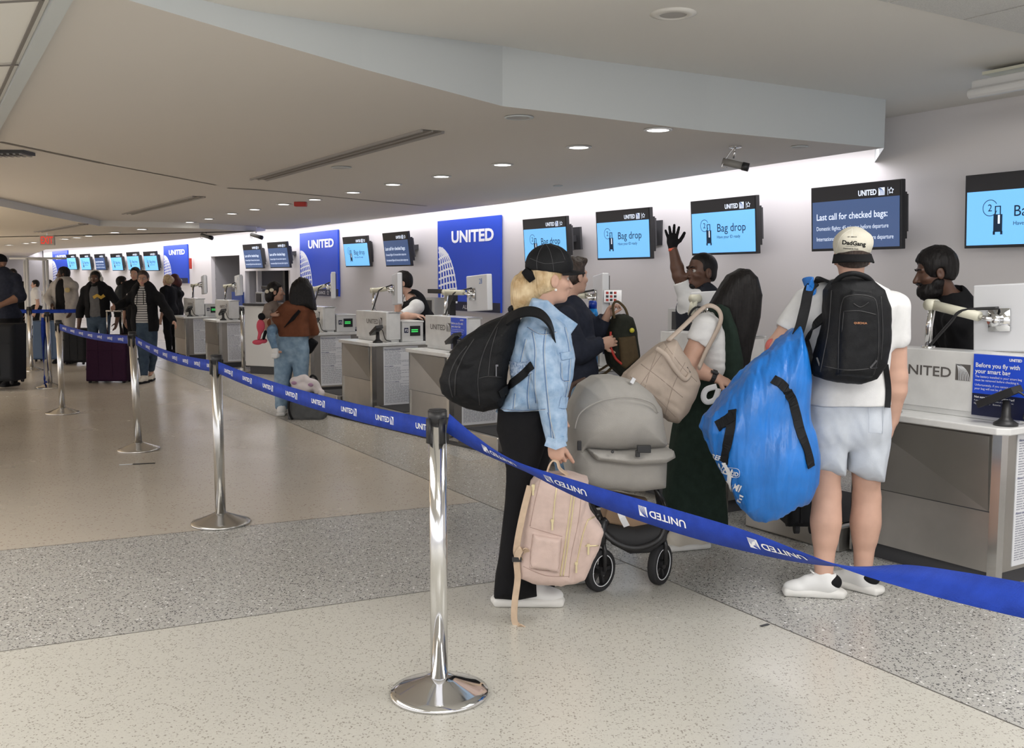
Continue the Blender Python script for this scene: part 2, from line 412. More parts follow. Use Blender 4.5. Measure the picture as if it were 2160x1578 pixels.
# darker bands that cross the passenger side in front of the desks
for s0, s1 in ((3.05, 3.75), (6.2, 6.9), (9.4, 10.1), (12.6, 13.3), (15.9, 16.6)):
    a = MJ + jd * s0 + nj * .62; b = MJ + jd * s1 + nj * .62
    fl.add([(a[0], a[1], .0008), tuple(a + nj * 3 + (0, 0, .0008)), tuple(b + nj * 3 + (0, 0, .0008)), (b[0], b[1], .0008)], [(0, 1, 2, 3)], 1)
def joint(a, b, w=.006):
    a, b = A(a), A(b); d = (b - a) / np.linalg.norm(b - a); n = np.array([-d[1], d[0], 0]) * w / 2; u = np.array([0, 0, .0012])
    fl.add([tuple(a + n + u), tuple(a - n + u), tuple(b - n + u), tuple(b + n + u)], [(0, 1, 2, 3)], 4)
joint(J0, J1); joint(UW, UJ, .004); joint(LW, LJ, .004)
tag(fl.obj('floor', [T_light, T_grey, T_beige, T_mid, T_joint]), kind='structure')
mk = MB(); c0 = Z(296, 979); d0 = Vector((.96, .28, 0)); n0 = Vector((-.28, .96, 0))
mk.box(c0 + d0 * .03 + Vector((0, 0, .003)), (.17, .035, .002), Matrix((d0, n0, (0, 0, 1))).transposed(), 0)
mk.box(c0 - d0 * .11 + Vector((0, 0, .003)), (.1, .03, .002), Matrix((d0, n0, (0, 0, 1))).transposed(), 1)
tag(mk.obj('floor_sticker', [M_black, M_paper]), 'torn black and white tape strip on the floor before the third post', 'sticker')
mk = MB(); c0 = Z(1613, 1320); mk.box(c0 + Vector((0, 0, .003)), (.05, .014, .002), Matrix.Rotation(.6, 3, 'Z'), 0)
tag(mk.obj('floor_tape', M_dark), 'small grey scrap of tape on the pale floor beside the dark joint', 'tape')
# ---------------------------------------------------------------- walls
M_wall = mat('wall_paint', (.88, .85, .85), .55)
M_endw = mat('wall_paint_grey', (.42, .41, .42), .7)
WP = [(8.2, .2), (5.95, 4.0), (3.25, 8.58), (1.63, 11.43), (-1.48, 16.33), (-4.6, 21.4), (-9.7, 28.15), (-19.0, 40.6)]
def wall_seg(name, pts, z0, z1, m, th=.12):
    w = MB()
    for i in range(len(pts) - 1):
        a, b = Vector((*pts[i], 0)), Vector((*pts[i + 1], 0)); d = (b - a).normalized(); n = Vector((-d.y, d.x, 0))
        if n.x < 0: n = -n
        w.add([(a.x, a.y, z0), (b.x, b.y, z0), (b.x, b.y, z1), (a.x, a.y, z1)] + [(p.x + n.x * th, p.y + n.y * th, zz) for p, zz in ((a, z0), (b, z0), (b, z1), (a, z1))],
              [(3, 2, 1, 0), (4, 5, 6, 7), (0, 1, 5, 4), (1, 2, 6, 5), (2, 3, 7, 6), (3, 0, 4, 7)])
    return tag(w.obj(name, m), kind='structure')
def wpt(px):      # point of the wall under an image column
    d = ray(px, 587)
    for i in range(len(WP) - 1):
        a, b = Vector(WP[i]), Vector(WP[i + 1]); e = b - a
        den = d.x * -e.y + d.y * e.x
        if abs(den) < 1e-9: continue
        t = (a.x * -e.y + a.y * e.x) / den; q = Vector((d.x * t, d.y * t)); s_ = (q - a).dot(e) / e.dot(e)
        if -.001 <= s_ <= 1.001: dd = e.normalized(); return Vector((q.x, q.y, 0)), Vector((-dd.x, -dd.y, 0)), Vector((-dd.y, dd.x, 0)) * (1 if -dd.y > 0 or (abs(dd.y) > 0 and -dd.y * 1 > 0) else -1)
    return None
# doorway in the far part: the wall is broken between image columns 445 and 510 and 520..612
def seg_to(px): p = wpt(px)[0]; return (p.x, p.y)
DR = [seg_to(612), seg_to(517), seg_to(506), seg_to(446)]
def door_top(px, py): p = wpt(px)[0]; return W(px, py, p.y).z
zt1 = door_top(565, 571); zt2 = door_top(470, 540)
near = [p for p in WP if p[1] < DR[0][1]]
wall_seg('wall_right', near + [DR[0]], 0, 3.2, M_wall)
wall_seg('wall_right_lintel', [DR[0]] + [p for p in WP if DR[0][1] < p[1] < DR[1][1]] + [DR[1]], zt1, 3.2, M_wall)
wall_seg('wall_right_pier', [DR[1], DR[2]], 0, 3.2, M_wall)
wall_seg('wall_right_header', [DR[2], DR[3]], zt2, 3.2, M_wall)
wall_seg('wall_right_far', [DR[3]] + [p for p in WP if p[1] > DR[3][1]], 0, 3.2, M_wall)
# rooms behind the openings
rb = MB()
for a, b in ((DR[0], DR[1]), (DR[2], DR[3])):
    a = Vector((*a, 0)); b = Vector((*b, 0)); d = (b - a).normalized(); n = Vector((-d.y, d.x, 0)); n = n if n.x > 0 else -n
    for p, q in ((a + n * 1.6, b + n * 3.2), (a + n * .1, a + n * 1.6), (b + n * .1, b + n * 3.2)):
        rb.add([p, q, q + Vector((0, 0, 3)), p + Vector((0, 0, 3))], [(0, 1, 2, 3)], 0)
    rb.add([a, b, b + n * 3.2, a + n * 1.6], [(0, 1, 2, 3)], 0, Matrix.Translation((0, 0, 2.9)))
    rb.add([a, b, b + n * 3.2, a + n * 1.6], [(0, 1, 2, 3)], 0, Matrix.Translation((0, 0, .01)))
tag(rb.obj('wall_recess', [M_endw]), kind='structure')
# door frames and blue dado inside the recess
fx = MB()
for px in (521, 577, 589):
    p = wpt(px)[0]; n = Vector((.78, .62, 0)); q = p + n * .3
    fx.box((q.x, q.y, 1.1), (.1, .1, 2.2), Matrix.Rotation(.67, 3, 'Z'), 0 if px != 577 else 1)
p = wpt(553)[0] + Vector((.78, .62, 0)) * .9; fx.box((p.x, p.y, .6), (1.4, .05, 1.2), Matrix.Rotation(-.98, 3, 'Z'), 2)
p = wpt(512)[0] + Vector((-.1, -.1, 0)); fx.box((p.x, p.y, .65), (.75, .05, 1.05), Matrix.Rotation(-.98, 3, 'Z'), 2)
tag(fx.obj('door_1', [M_wall, M_black, mat('dado_blue', (.03, .07, .3), .5)]), kind='structure')
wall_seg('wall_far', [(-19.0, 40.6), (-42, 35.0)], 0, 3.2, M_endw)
wall_seg('wall_back_end', [(9.5, -.9), (8.2, .2)], 0, 3.2, M_wall)
# ---------------------------------------------------------------- ceilings
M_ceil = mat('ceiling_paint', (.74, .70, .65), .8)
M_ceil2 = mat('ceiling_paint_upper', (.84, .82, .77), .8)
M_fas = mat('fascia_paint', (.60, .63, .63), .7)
M_seam = mat('ceiling_seam', (.22, .20, .18), .8)
bot = [(270, 0), (509, 71), (764, 145), (1060, 224), (1213, 242), (1493, 277), (1865, 312)]
top = [(356, 0), (500, 19), (764, 58), (1060, 97), (1213, 122), (1467, 158), (1868, 210)]
B = [Z(x, y, 2.5) for x, y in bot]; Tz = []
for i, (x, y) in enumerate(top):
    b = B[i]; Tz.append(W(x, y, b.y).z if i else 2.56)
ext = (B[0] - B[1]).normalized(); B = [B[0] + ext * 7] + B; Tz = [2.5] + Tz
Tz = [max(t, 2.505) for t in Tz]
cov = [Z(1865, 312, 2.5), Z(1650, 343, 2.5), Z(1350, 388, 2.5), Z(1060, 430, 2.5), Z(619, 483, 2.5), Z(560, 484, 2.5)]
e0 = Z(540, 478, 2.5); e1 = Z(420, 470, 2.5); e2 = Z(210, 465, 2.5); e3 = Z(100, 441, 2.5); e4 = Z(0, 418, 2.5)
ed = (e4 - e3).normalized(); e5 = e4 + ed * 9
le = [Z(0, 235, 2.5), Z(60, 118, 2.5), Z(118, 0, 2.5)]
ld = (le[0] - le[2]).normalized(); l0 = le[0] + ld * 9.5; l1 = le[2] - ld * 7
poly = [B[0]] + B[1:] + cov[1:] + [e0, e1, e2, e3, e4, e5, l0, le[0], le[2], l1]
cl = MB(); cl.add([tuple(p) for p in poly], [tuple(range(len(poly)))], 0)
cu = bpy.data.meshes.new('x')
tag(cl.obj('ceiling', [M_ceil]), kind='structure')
fa = MB()
for i in range(len(B) - 1):
    a, b = B[i], B[i + 1]; fa.add([a, b, (b.x, b.y, Tz[i + 1]), (a.x, a.y, Tz[i])], [(0, 1, 2, 3)])
# end of the dropped part, turning back to the wall
a = B[-1]; b = a + Vector((a.x, a.y, 0)).normalized() * 1.3 + Vector((-.10, 0, 0)); fa.add([a, b, (b.x, b.y, Tz[-1]), (a.x, a.y, Tz[-1])], [(0, 1, 2, 3)], 1)
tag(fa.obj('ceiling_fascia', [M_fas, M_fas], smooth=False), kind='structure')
uc = MB(); V = []; n = len(B)
for i in range(n): V.append((B[i].x, B[i].y, Tz[i]))
for i in range(n):
    q = B[i] + Vector((.7, -.75, 0)) * 1.4; V.append((q.x, q.y, 2.86 - (2.86 - Tz[i]) * .45))
for i in range(n):
    q = B[i] + Vector((.7, -.75, 0)) * 3.2; V.append((q.x, q.y, 2.86))
for i in range(n):
    q = B[i] + Vector((.7, -.75, 0)) * 9; V.append((q.x, q.y, 2.86))
uc.add(V, [(r * n + i, r * n + i + 1, (r + 1) * n + i + 1, (r + 1) * n + i) for r in range(3) for i in range(n - 1)])
c1 = Z(1868, 258, 2.86); c2 = Z(2160, 212, 2.86); cd = (c2 - c1).normalized()
e = V[n - 1]; f = V[4 * n - 1]
uc.add([e, (c1.x - cd.x * .6, c1.y - cd.y * .6, 2.86), tuple(c2 + cd * 9), f], [(0, 1, 2, 3)])
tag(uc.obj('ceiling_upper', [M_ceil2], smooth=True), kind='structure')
# acoustic tiles at the top right
tl = MB(); t0 = Z(1860, 0, 2.855); t1 = Z(2160, 70, 2.855); td = (t1 - t0).normalized(); tn = Vector((-td.y, td.x, 0)); tn = -tn if tn.y > 0 else tn
M_tile = mat('ceiling_tile', (.66, .66, .64), .9, noise=(180, .12, 2), bump=(220, .3))
o0 = t0 - td * 2.4
for i in range(8):
    for j in range(4):
        p = o0 + td * (i * .61 + .305) + tn * (j * .61 + .305); tl.box((p.x, p.y, 2.852), (.592, .592, .012), Matrix((td, tn, (0, 0, 1))).transposed(), 0)
tl.box(tuple(o0 + td * 2.44 + tn * 1.22 + Vector((0, 0, .004))), (4.9, 2.46, .006), Matrix((td, tn, (0, 0, 1))).transposed(), 1)
tag(tl.obj('ceiling_tiles', [M_tile, M_seam]), kind='structure')
# trim and a second ceiling at the upper left
tr = MB(); a = l1 + Vector((0, 0, -.02)); b = l0 + Vector((0, 0, -.02))
w = Vector((-.05, -.02, 0)); tr.strap([a, b], .06, .05, (1, 0, 0), 0); tr.strap([a + w, b + w], .012, .02, (1, 0, 0), 1)
q = Vector((-7, -2, 0)); tr.add([a + w * .2, b + w * .2, b + w + q, a + w + q], [(0, 1, 2, 3)], 2)
for i, (px, py) in enumerate(((38, 137), (90, 0))):
    m = Z(px, py, 2.47); tr.strap([m, m + Vector((-5, .9, 0))], .008, .006, (0, 1, 0), 1)
tag(tr.obj('trim_1', [M_fas, M_seam, M_ceil2]), kind='structure')
# the lower ceiling beyond and its edge
e_ = [cov[-1] , e0, e1, e2, e3, e4, e5]
fb = MB()
for i in range(len(e_) - 1):
    a, b = e_[i], e_[i + 1]; za, zb = 2.40, 2.40
    if i == 0: za = 2.47
    fb.add([a, b, (b.x, b.y, zb), (a.x, a.y, za)], [(0, 1, 2, 3)])
tag(fb.obj('ceiling_step', [M_ceil2]), kind='structure')
fc = [Z(540, 487, 2.40), Z(400, 503, 2.40), Z(260, 517, 2.40), Z(96, 526.5, 2.40)]
P2 = [(p.x, p.y, 2.40) for p in e_[1:]] + [(-42, 35, 2.4), (-19.5, 40.5, 2.40)] + [tuple(p) for p in fc[::-1]]
cc = MB(); cc.add(P2, [tuple(range(len(P2)))[::-1]]); tag(cc.obj('ceiling_far', [mat('ceiling_paint_far', (.78, .72, .62), .8)]), kind='structure')
# seams and slot diffusers
sm = MB()
def strip(x0, y0, x1, y1, w, zc=2.497, mi=0, z2=None):
    a, b = Z(x0, y0, zc), Z(x1, y1, zc); d = (b - a).normalized(); n = Vector((-d.y, d.x, 0)) * w / 2
    sm.add([a + n, a - n, b - n, b + n], [(0, 1, 2, 3)], mi)
strip(0, 300, 215, 345, .05); strip(215, 345, 455, 391, .03); strip(480, 397, 560, 402, .07); strip(560, 402, 900, 435, .045)
tag(sm.obj('ceiling_seam', [M_seam]), kind='structure')
def slot(x0, y0, x1, y1, w, zc, label):
    a, b = Z(x0, y0, zc), Z(x1, y1, zc); d = (b - a).normalized(); n = Vector((-d.y, d.x, 0)); R = Matrix((d, n, (0, 0, 1))).transposed(); L = (b - a).length
    t = thing('air_diffuser', label, 'vent', tuple((a + b) / 2))
    m = MB(); c = (a + b) / 2
    for s_ in (-1, 1): m.box(c + n * s_ * w / 2 + Vector((0, 0, -.006)), (L, .02, .02), R)
    m.box(c + Vector((0, 0, -.004)), (L, .012, .016), R); m.obj('frame', mat('diffuser_paint', (.33, .31, .29), .6), t)
    m = MB(); m.box(c + Vector((0, 0, -.002)), (L, w, .003), R); m.obj('slot', M_seam, t)
slot(545, 378, 912, 275, .16, 2.498, 'long slot air diffuser in the dropped ceiling above the desks')
slot(268, 451, 420, 414, .14, 2.498, 'second slot air diffuser farther along the ceiling')
slot(80, 489, 176, 472, .14, 2.398, 'slot air diffuser in the low ceiling beyond the step')
# ---------------------------------------------------------------- downlights
M_glow = mat('lamp_glow', (1, .97, .92), .5, emit=9)
M_glow0 = mat('unlit_lens', (.45, .43, .40), .4)
def downlight(px, py, zc, r, label, on=True, pw=16, group=None):
    p = Z(px, py, zc); t = thing('downlight', label, 'ceiling light', (p.x, p.y, zc), group)
    m = MB(); m.lathe([(r * 1.02, -.001), (r * 1.3, -.004), (r * 1.3, -.009), (r * 1.0, -.012), (r, -.004)], (p.x, p.y, zc), 24); m.obj('trim_ring', M_white if on else M_fas, t, True)
    m = MB(); m.lathe([(r, -.005), (r, -.008)], (p.x, p.y, zc), 24); m.obj('lens', M_glow if on else M_glow0, t)
    if on and pw: spot((p.x, p.y, zc - .03), pw)
GL = 'lit recessed downlights in the ceiling'
dl = [(1388, 272), (1221, 309), (1060, 346), (931, 371), (829, 388), (745, 405), (664, 420), (598, 430), (537, 441), (489, 450), (440, 461), (400, 468)]
nm = ['first lit downlight, the nearest and largest', 'second lit downlight from the camera end of the row', 'third lit downlight of the row, above the capped woman', 'fourth lit downlight of the row, nearest above the near blue poster',
      'fifth lit downlight, just right of the long slot diffuser tip', 'sixth lit downlight of the row along the desks', 'seventh lit downlight, right of the red ceiling fitting', 'eighth lit downlight, left of the red ceiling fitting',
      'ninth lit downlight of the row, above the doorway screens', 'tenth lit downlight of the row along the desks', 'eleventh lit downlight, near the ceiling step', 'twelfth lit downlight, last before the ceiling step']
for i, (x, y) in enumerate(dl): downlight(x, y, 2.5, .075, nm[i], True, 34 if i > 1 else 20, GL)
for i, (x, y) in enumerate([(299, 483), (242, 490), (187, 497), (162, 500.5), (137, 503.5), (71.5, 511), (55, 513), (19, 516.6)]):
    downlight(x, y, 2.40, .09, ['small lit downlight beyond the step, nearest the blue reflection', 'small lit downlight beyond the step, second along', 'small far downlight right of the exit sign', 'small far downlight just right of the exit sign edge',
      'small far downlight above and right of the exit sign', 'small far downlight under the exit sign left corner', 'small far downlight left of the exit sign', 'farthest small downlight at the left edge'][i], True, 0, 'small lit downlights in the far ceiling')
downlight(1095, 246, 2.5, .07, 'unlit round downlight beside the fascia', False); downlight(720, 352, 2.5, .07, 'unlit round downlight near the slot diffuser', False)
downlight(1687, 308, 2.5, .05, 'unlit dark round fitting right of the security camera', False); downlight(1177, 391, 2.5, .04, 'tiny dark round fitting over the poster', False)
p = Z(1420, 37, 2.83)
t = thing('ceiling_speaker', 'large round flush speaker in the upper ceiling', 'speaker', (p.x, p.y, 2.85)); m = MB()
m.lathe([(.07, 0), (.115, 0), (.12, -.01), (.075, -.02), (.07, -.012)], (p.x, p.y, 2.856), 32); m.obj('rim', M_ceil2, t, True)
m = MB(); m.lathe([(.072, -.008), (.072, -.013)], (p.x, p.y, 2.856), 32); m.obj('grille', M_glow0, t)
# linear fixture at the upper right
t = thing('linear_light', 'white linear wall light fixture at the upper right above the screens', 'light fixture', (3.2, 6.5, 2.7)); m = MB()
a = Z(2046, 192, 2.72); b = Z(2175, 168, 2.72); d = (b - a).normalized(); b = a + d * 2.2; n = Vector((-d.y, d.x, 0)); n = n if n.x > 0 else -n
R = Matrix((d, n, (0, 0, 1))).transposed(); c = (a + b) / 2
m.box(c + n * .06 + Vector((0, 0, .02)), (2.2, .1, .09), R); m.tube([a + Vector((0, 0, -.02)), b + Vector((0, 0, -.02))], .035, 12); m.obj('housing', M_white, t, bev=.006)
m = MB(); m.box(c + n * .16 + Vector((0, 0, .115)), (2.15, .16, .02), R); m.obj('reflector', mat('reflector_cream', (.75, .74, .6), .5), t)
area('fill_light', (-9.5, 10, 2.35), (0, .5, 0), 3, 6, 600, (1, .96, .9)); area('fill_light', (-15, 18, 2.35), (0, .5, 0), 3, 8, 1000, (1, .96, .9)); area('fill_light', (-21, 28, 2.3), (0, .5, 0), 3, 8, 900, (1, .97, .93))  # added fill lamps beyond the left edge, brightening the far floor and ceiling
# cove lights that wash the wall
for i in range(len(WP) - 2):
    a, b = Vector((*WP[i + 1], 0)), Vector((*WP[i + 2], 0)); d = (b - a); L = d.length; d.normalize(); n = Vector((d.y, -d.x, 0)); n = n if n.x < 0 else -n
    if i == 0: continue
    c = (a + b) / 2 + n * .3; ang = math.atan2(d.y, d.x)
    area('cove_light', (c.x, c.y, 2.62 if i < 3 else 2.55), (0, 0, ang), L, .1, 3.3 * L * (1 if i < 4 else 1.3), (1, .95, 1))
# ---------------------------------------------------------------- marks
def globe(m, M, s, mi=0, n=9):
    """white lattice of a globe quarter inside a unit square, drawn as ribbons"""
    def rib(pts, w):
        P = [Vector((x, y, .0)) for x, y in pts]
        for i in range(len(P) - 1):
            t = (P[i + 1] - P[i]).normalized(); q = Vector((-t.y, t.x, 0)) * w / 2
            m.add([(p * s)[:] for p in (P[i] + q, P[i] - q, P[i + 1] - q, P[i + 1] + q)], [(0, 1, 2, 3)], mi, M)
    for k in range(5):
        a = .25 + .19 * k; rib([(a * math.sin(t) + .02 * k, 1 - (1 - math.cos(t)) * .95 - .05 * k * 0) for t in [i * pi / 2 / n for i in range(n + 1)]], .045)
    for k in range(1, 6):
        y = 1 - k * .17; rib([(x, y + .12 * math.sin(x * 2.2) - .12) for x in [i / n * math.sqrt(max(0, 1 - (y * .95) ** 2)) for i in range(n + 1)]], .05)
def logo(m, M, s, mi=0, mi2=1):
    """square mark: plate in mi, arcs in mi2"""
    m.add([(0, 0, 0), (s, 0, 0), (s, s, 0), (0, s, 0)], [(0, 1, 2, 3)], mi, M)
    T = M @ Matrix.Translation((s * .02, s * .02, s * .01))
    for k in range(7):
        r = .25 + .12 * k; n = 8; P = []
        for i in range(n + 1):
            t = pi / 2 * i / n; x = r * math.sin(t) * .96; y = .96 - (.96 - .96 * math.cos(t)) * 1.0
            if x < .97 and y > 0: P.append((x, y * (1 - .0 * k)))
        for i in range(len(P) - 1):
            a, b = Vector((*P[i], 0)), Vector((*P[i + 1], 0)); q = (b - a).normalized(); q = Vector((-q.y, q.x, 0)) * .022
            m.add([(p * s)[:] for p in (a + q, a - q, b - q, b + q)], [(0, 1, 2, 3)], mi2, T)
def star(m, M, s, mi=0):
    P = [Vector((math.cos(a), math.sin(a), 0)) for a in [pi / 2 + 2 * pi * i / 5 for i in range(5)]]
    for i in range(5):
        a = P[i]; mid = (P[i] + P[(i + 1) % 5]) * .5 * .62; b = P[(i + 1) % 5]
        for u, v in ((a, mid), (mid, b)):
            t = (v - u).normalized(); q = Vector((-t.y, t.x, 0)) * .1
            m.add([(p * s)[:] for p in (u + q, u - q, v - q, v + q)], [(0, 1, 2, 3)], mi, M)
# ---------------------------------------------------------------- wall posters
def poster(x0, x1, yt0, yb0, label, full=True):
    p0, r, n = wpt(x0); p1, _, _ = wpt(x1); d = (p1 - p0); L = d.length; d.normalize(); out = Vector((d.y, -d.x, 0)); out = out if out.x < 0 else -out
    zt = W(x0, yt0, p0.y).z; zb = W(x0, yb0, p0.y).z; H = zt - zb
    c = (p0 + p1) / 2 + out * .03; t = thing('wall_poster', label, 'poster', (c.x, c.y, (zt + zb) / 2)); R = Matrix((d, -out, (0, 0, 1))).transposed()
    m = MB(); m.box((c.x, c.y, (zt + zb) / 2), (L, .03, H), R, 0); m.box(tuple(Vector((c.x, c.y, zb + .07)) + out * .003), (L * .998, .03, .14), R, 1); m.obj('panel', [M_blue, M_navy], t)
    o = p0 + out * .05
    M = face_M((o.x, o.y, 0), d, (0, 0, 1))
    m = MB(); V, Fc = text('UNITED', 1, .035); w = max(v[0] for v in V); h = max(v[1] for v in V); s = L * .67 / w
    hz = H * .125
    m.add([(v[0] * s + L * .24, zt - H * .25 + v[1] / h * hz, 0) for v in V], Fc); m.obj('lettering', mat('poster_letters', (.9, .91, .95), .5, emit=.15), t)
    g = MB()
    T = M @ Matrix.Translation((.0, 0, 0))
    def rib(P, w):
        P = [Vector((x, y, 0)) for x, y in P]
        for i in range(len(P) - 1):
            tt = (P[i + 1] - P[i])
            if tt.length < 1e-6: continue
            tt.normalize(); q = Vector((-tt.y, tt.x, 0)) * w / 2
            g.add([P[i] + q, P[i] - q, P[i + 1] - q, P[i + 1] + q], [(0, 1, 2, 3)], 0, T)
    Rg = H * .60; cx, cy = L * .02, zb + H * .0 + .14
    for k in range(6):
        f = (k + .8) / 6 * (L * .32)
        rib([(cx + f * math.sin(a), cy + Rg * math.cos(a)) for a in [i * pi / 2 / 14 for i in range(15)]], L * .018)
    for k in range(9):
        y = cy + Rg * (.97 - .125 * k); ww = math.sqrt(max(0, 1 - min(1, (y - cy) / Rg) ** 2)) * L * .32
        rib([(cx + ww * j / 8, y + H * .05 * math.sin(j / 8 * 1.5) - H * .04) for j in range(9)], H * .022)
    g.obj('globe_mark', mat('poster_letters', (0, 0, 0)), t)
    a = MB(); V, Fc = text('A STAR ALLIANCE MEMBER', 1, .01); w = max(v[0] for v in V); s = .085
    for (M2, ob) in ((M, a),):
        V2, F2_ = text('ALLIANCE', s, .01); wv = max(v[0] for v in V2); a.add([(v[0] * 1.25 + L * .70 - wv * 1.25, v[1] + zb + .035, .02) for v in V2], F2_, 0, M2)
        star(a, M2 @ Matrix.Translation((L * .77, zb + .066, .02)), .05)
    a.obj('footer_lettering', M_let, t)
    # bring lettering onto the panel plane
    for ch in t.children:
        if ch.name.startswith('lettering'):
            for v in ch.data.vertices:
                q = M @ (Vector(v.co) + Vector(wloc(t))); v.co = q - Vector(wloc(t))
    return t
poster(929, 1061, 467, 653, 'large blue poster with white lettering and globe above the black backpack')
poster(638, 718, 493, 622, 'blue poster behind the woman in the brown top')
poster(350, 400, 519, 597, 'blue poster above the agent with blonde hair')
poster(115, 147, 531, 600, 'farthest blue poster, partly behind the man in the pale hooded jacket')
# ---------------------------------------------------------------- wall screens
M_scr = mat('screen_cyan', (.17, .50, .88), .3, emit=.78); M_scr2 = mat('screen_slate', (.045, .085, .20), .3, emit=.7)
M_hdr = mat('screen_black', (.006, .006, .010), .3); M_wl = mat('screen_white_text', (.75, .82, .95), .5, emit=.75); M_dl = mat('screen_dark_text', (.01, .05, .12), .5)
def make_tv(mode):
    t = thing('wall_screen', '-', 'screen'); w, h = .96, .555
    m = MB(); m.bx(-w / 2, w / 2, 0, .045, -h / 2, h / 2); m.bx(-w / 2 + .1, w / 2 - .02, .045, .09, -h / 2 + .08, h / 2 - .1); m.obj('housing', M_black, t, bev=.004)
    m = MB(); m.bx(-w / 2 + .02, w / 2 - .02, -.004, 0, -h / 2 + .022, h / 2 - .13, 0); m.bx(-w / 2 + .015, w / 2 - .015, -.003, 0, h / 2 - .13, h / 2 - .012, 1)
    m.obj('display', [M_scr if mode == 'bag' else M_scr2, M_hdr], t)
    T = lambda x, z_: face_M((x, -.006, z_), (1, 0, 0), (0, 0, 1))
    m = MB(); V, Fc = text('UNITED', .062, .03); w_ = max(v[0] for v in V); m.add([(v[0] * .19 / w_, v[1], 0) for v in V], Fc, 0, T(.045, h / 2 - .106)); logo(m, T(.255, h / 2 - .116), .062, 0, 1)
    star(m, T(.38, h / 2 - .085), .026); m.bx(.346, .349, -.006, -.005, h / 2 - .118, h / 2 - .055)
    m.obj('header_lettering', [M_wl, M_scr2], t)
    m = MB()
    if mode == 'bag':
        V, Fc = text('Bag drop', .115, .0); m.add(V, Fc, 0, T(-.08, -.05))
        V, Fc = text('Have your ID ready', .042, .0); m.add(V, Fc, 0, T(-.08, -.115))
        V, Fc = text('2', .075, .0); m.add(V, Fc, 0, T(-.285, -.005))
        m.obj('screen_lettering', [M_dl], t); m = MB()
        for i in range(18):
            a0 = .5 + i * .3; a1 = a0 + .3
            if a1 > 5.9: break
            c = Vector((-.265, 0, .02)); r = .062
            m.add([(c.x + q * math.cos(a), -.006, c.z + q * math.sin(a)) for q, a in ((r, a0), (r - .005, a0), (r - .005, a1), (r, a1))], [(0, 1, 2, 3)])
        m.bx(-.235, -.165, -.008, -.005, -.16, -.03); m.bx(-.225, -.218, -.008, -.005, -.03, .03); m.bx(-.185, -.178, -.008, -.005, -.03, .03); m.bx(-.225, -.178, -.008, -.005, .025, .032)
        m.bx(-.238, -.222, -.008, -.005, -.18, -.155); m.bx(-.178, -.162, -.008, -.005, -.18, -.155); m.bx(-.198, -.182, -.010, -.009, -.10, -.035, 1)
        m.obj('bag_icon', [M_dl, M_wl], t)
    else:
        V, Fc = text('Last call for checked bags:', .078, .012); w_ = max(v[0] for v in V); m.add([(v[0] * .76 / w_, v[1], 0) for v in V], Fc, 0, T(-.415, -.01))
        for i, s in enumerate(('Domestic flights: 45 minutes before departure', 'International flights: 60 minutes before departure')):
            V, Fc = text(s, .05, .0); w_ = max(v[0] for v in V); m.add([(v[0] * (.77 if i == 0 else .82) / w_, v[1], 0) for v in V], Fc, 0, T(-.415, -.10 - .09 * i))
        m.obj('screen_lettering', [M_wl], t)
    m = MB(); m.bx(-.05, .12, .09, .42, -.04, .04); m.bx(-.12, .2, .40, .43, -.14, .14); m.bx(.28, .455, .045, .11, -.14, .16); m.obj('bracket', M_dark, t)
    return t
tvb = make_tv('bag'); tvl = make_tv('last'); used = {'bag': 0, 'last': 0}
def tv(px, py, hpx, mode, label, tilt=.1, yaw=0, s=1.0):
    global tvb, tvl
    Y = .555 * s * F / hpx * .995; q = wpt(px); r = q[1]
    if px < 340: Y = q[0].y - .75; s = Y * hpx / (.555 * F)
    p = W(px, py, Y)
    src = tvb if mode == 'bag' else tvl
    t = src if not used[mode] else copytree(src)
    used[mode] = 1; t['label'] = label; t['group'] = 'wall screens over the desks'
    t.location = p; t.rotation_euler = (tilt, 0, math.atan2(r.y, r.x) + yaw); t.scale = (s, s, s)
    return t
tv(2160, 440, 158, 'bag', 'cyan bag drop screen cut off by the right edge of the photo', .04)
tv(1802, 458, 137, 'last', 'dark slate checked-bag notice screen behind the cream cap', .05)
tv(1524, 478, 116, 'bag', 'cyan bag drop screen right above the agent with the raised arm', .06)
tv(1313, 495, 103, 'bag', 'cyan bag drop screen above the blue bottle', .06)
tv(1149, 507, 93, 'bag', 'cyan bag drop screen partly hidden by the black baseball cap', .07)
tv(836, 526, 71, 'last', 'dark notice screen above the agent leaning on his desk', .12, .0)
tv(751, 531, 63.5, 'bag', 'cyan bag drop screen just right of the blue poster behind the brown top', .12, .08)
tv(587, 538, 54.5, 'last', 'dark notice screen at the doorway, nearer of the two', .13, .02)
tv(533, 541, 51, 'last', 'dark notice screen at the doorway, farther of the two', .13, .02)
for x, hp, md, lb in ((318, 41, 'bag', 'cyan screen nearest the small blue poster'), (281, 38.5, 'bag', 'far cyan screen above the walking woman in stripes'), (246, 36, 'bag', 'far cyan screen left of the walking woman'),
                      (211, 34, 'last', 'dark far screen above the man with white headphones'), (180, 34, 'bag', 'far cyan screen left of the man with headphones'), (151, 32.5, 'bag', 'farthest cyan screen beside the last blue poster')):
    tv(x, 551 if x > 250 else 553, hp, md, lb, .12, .08)
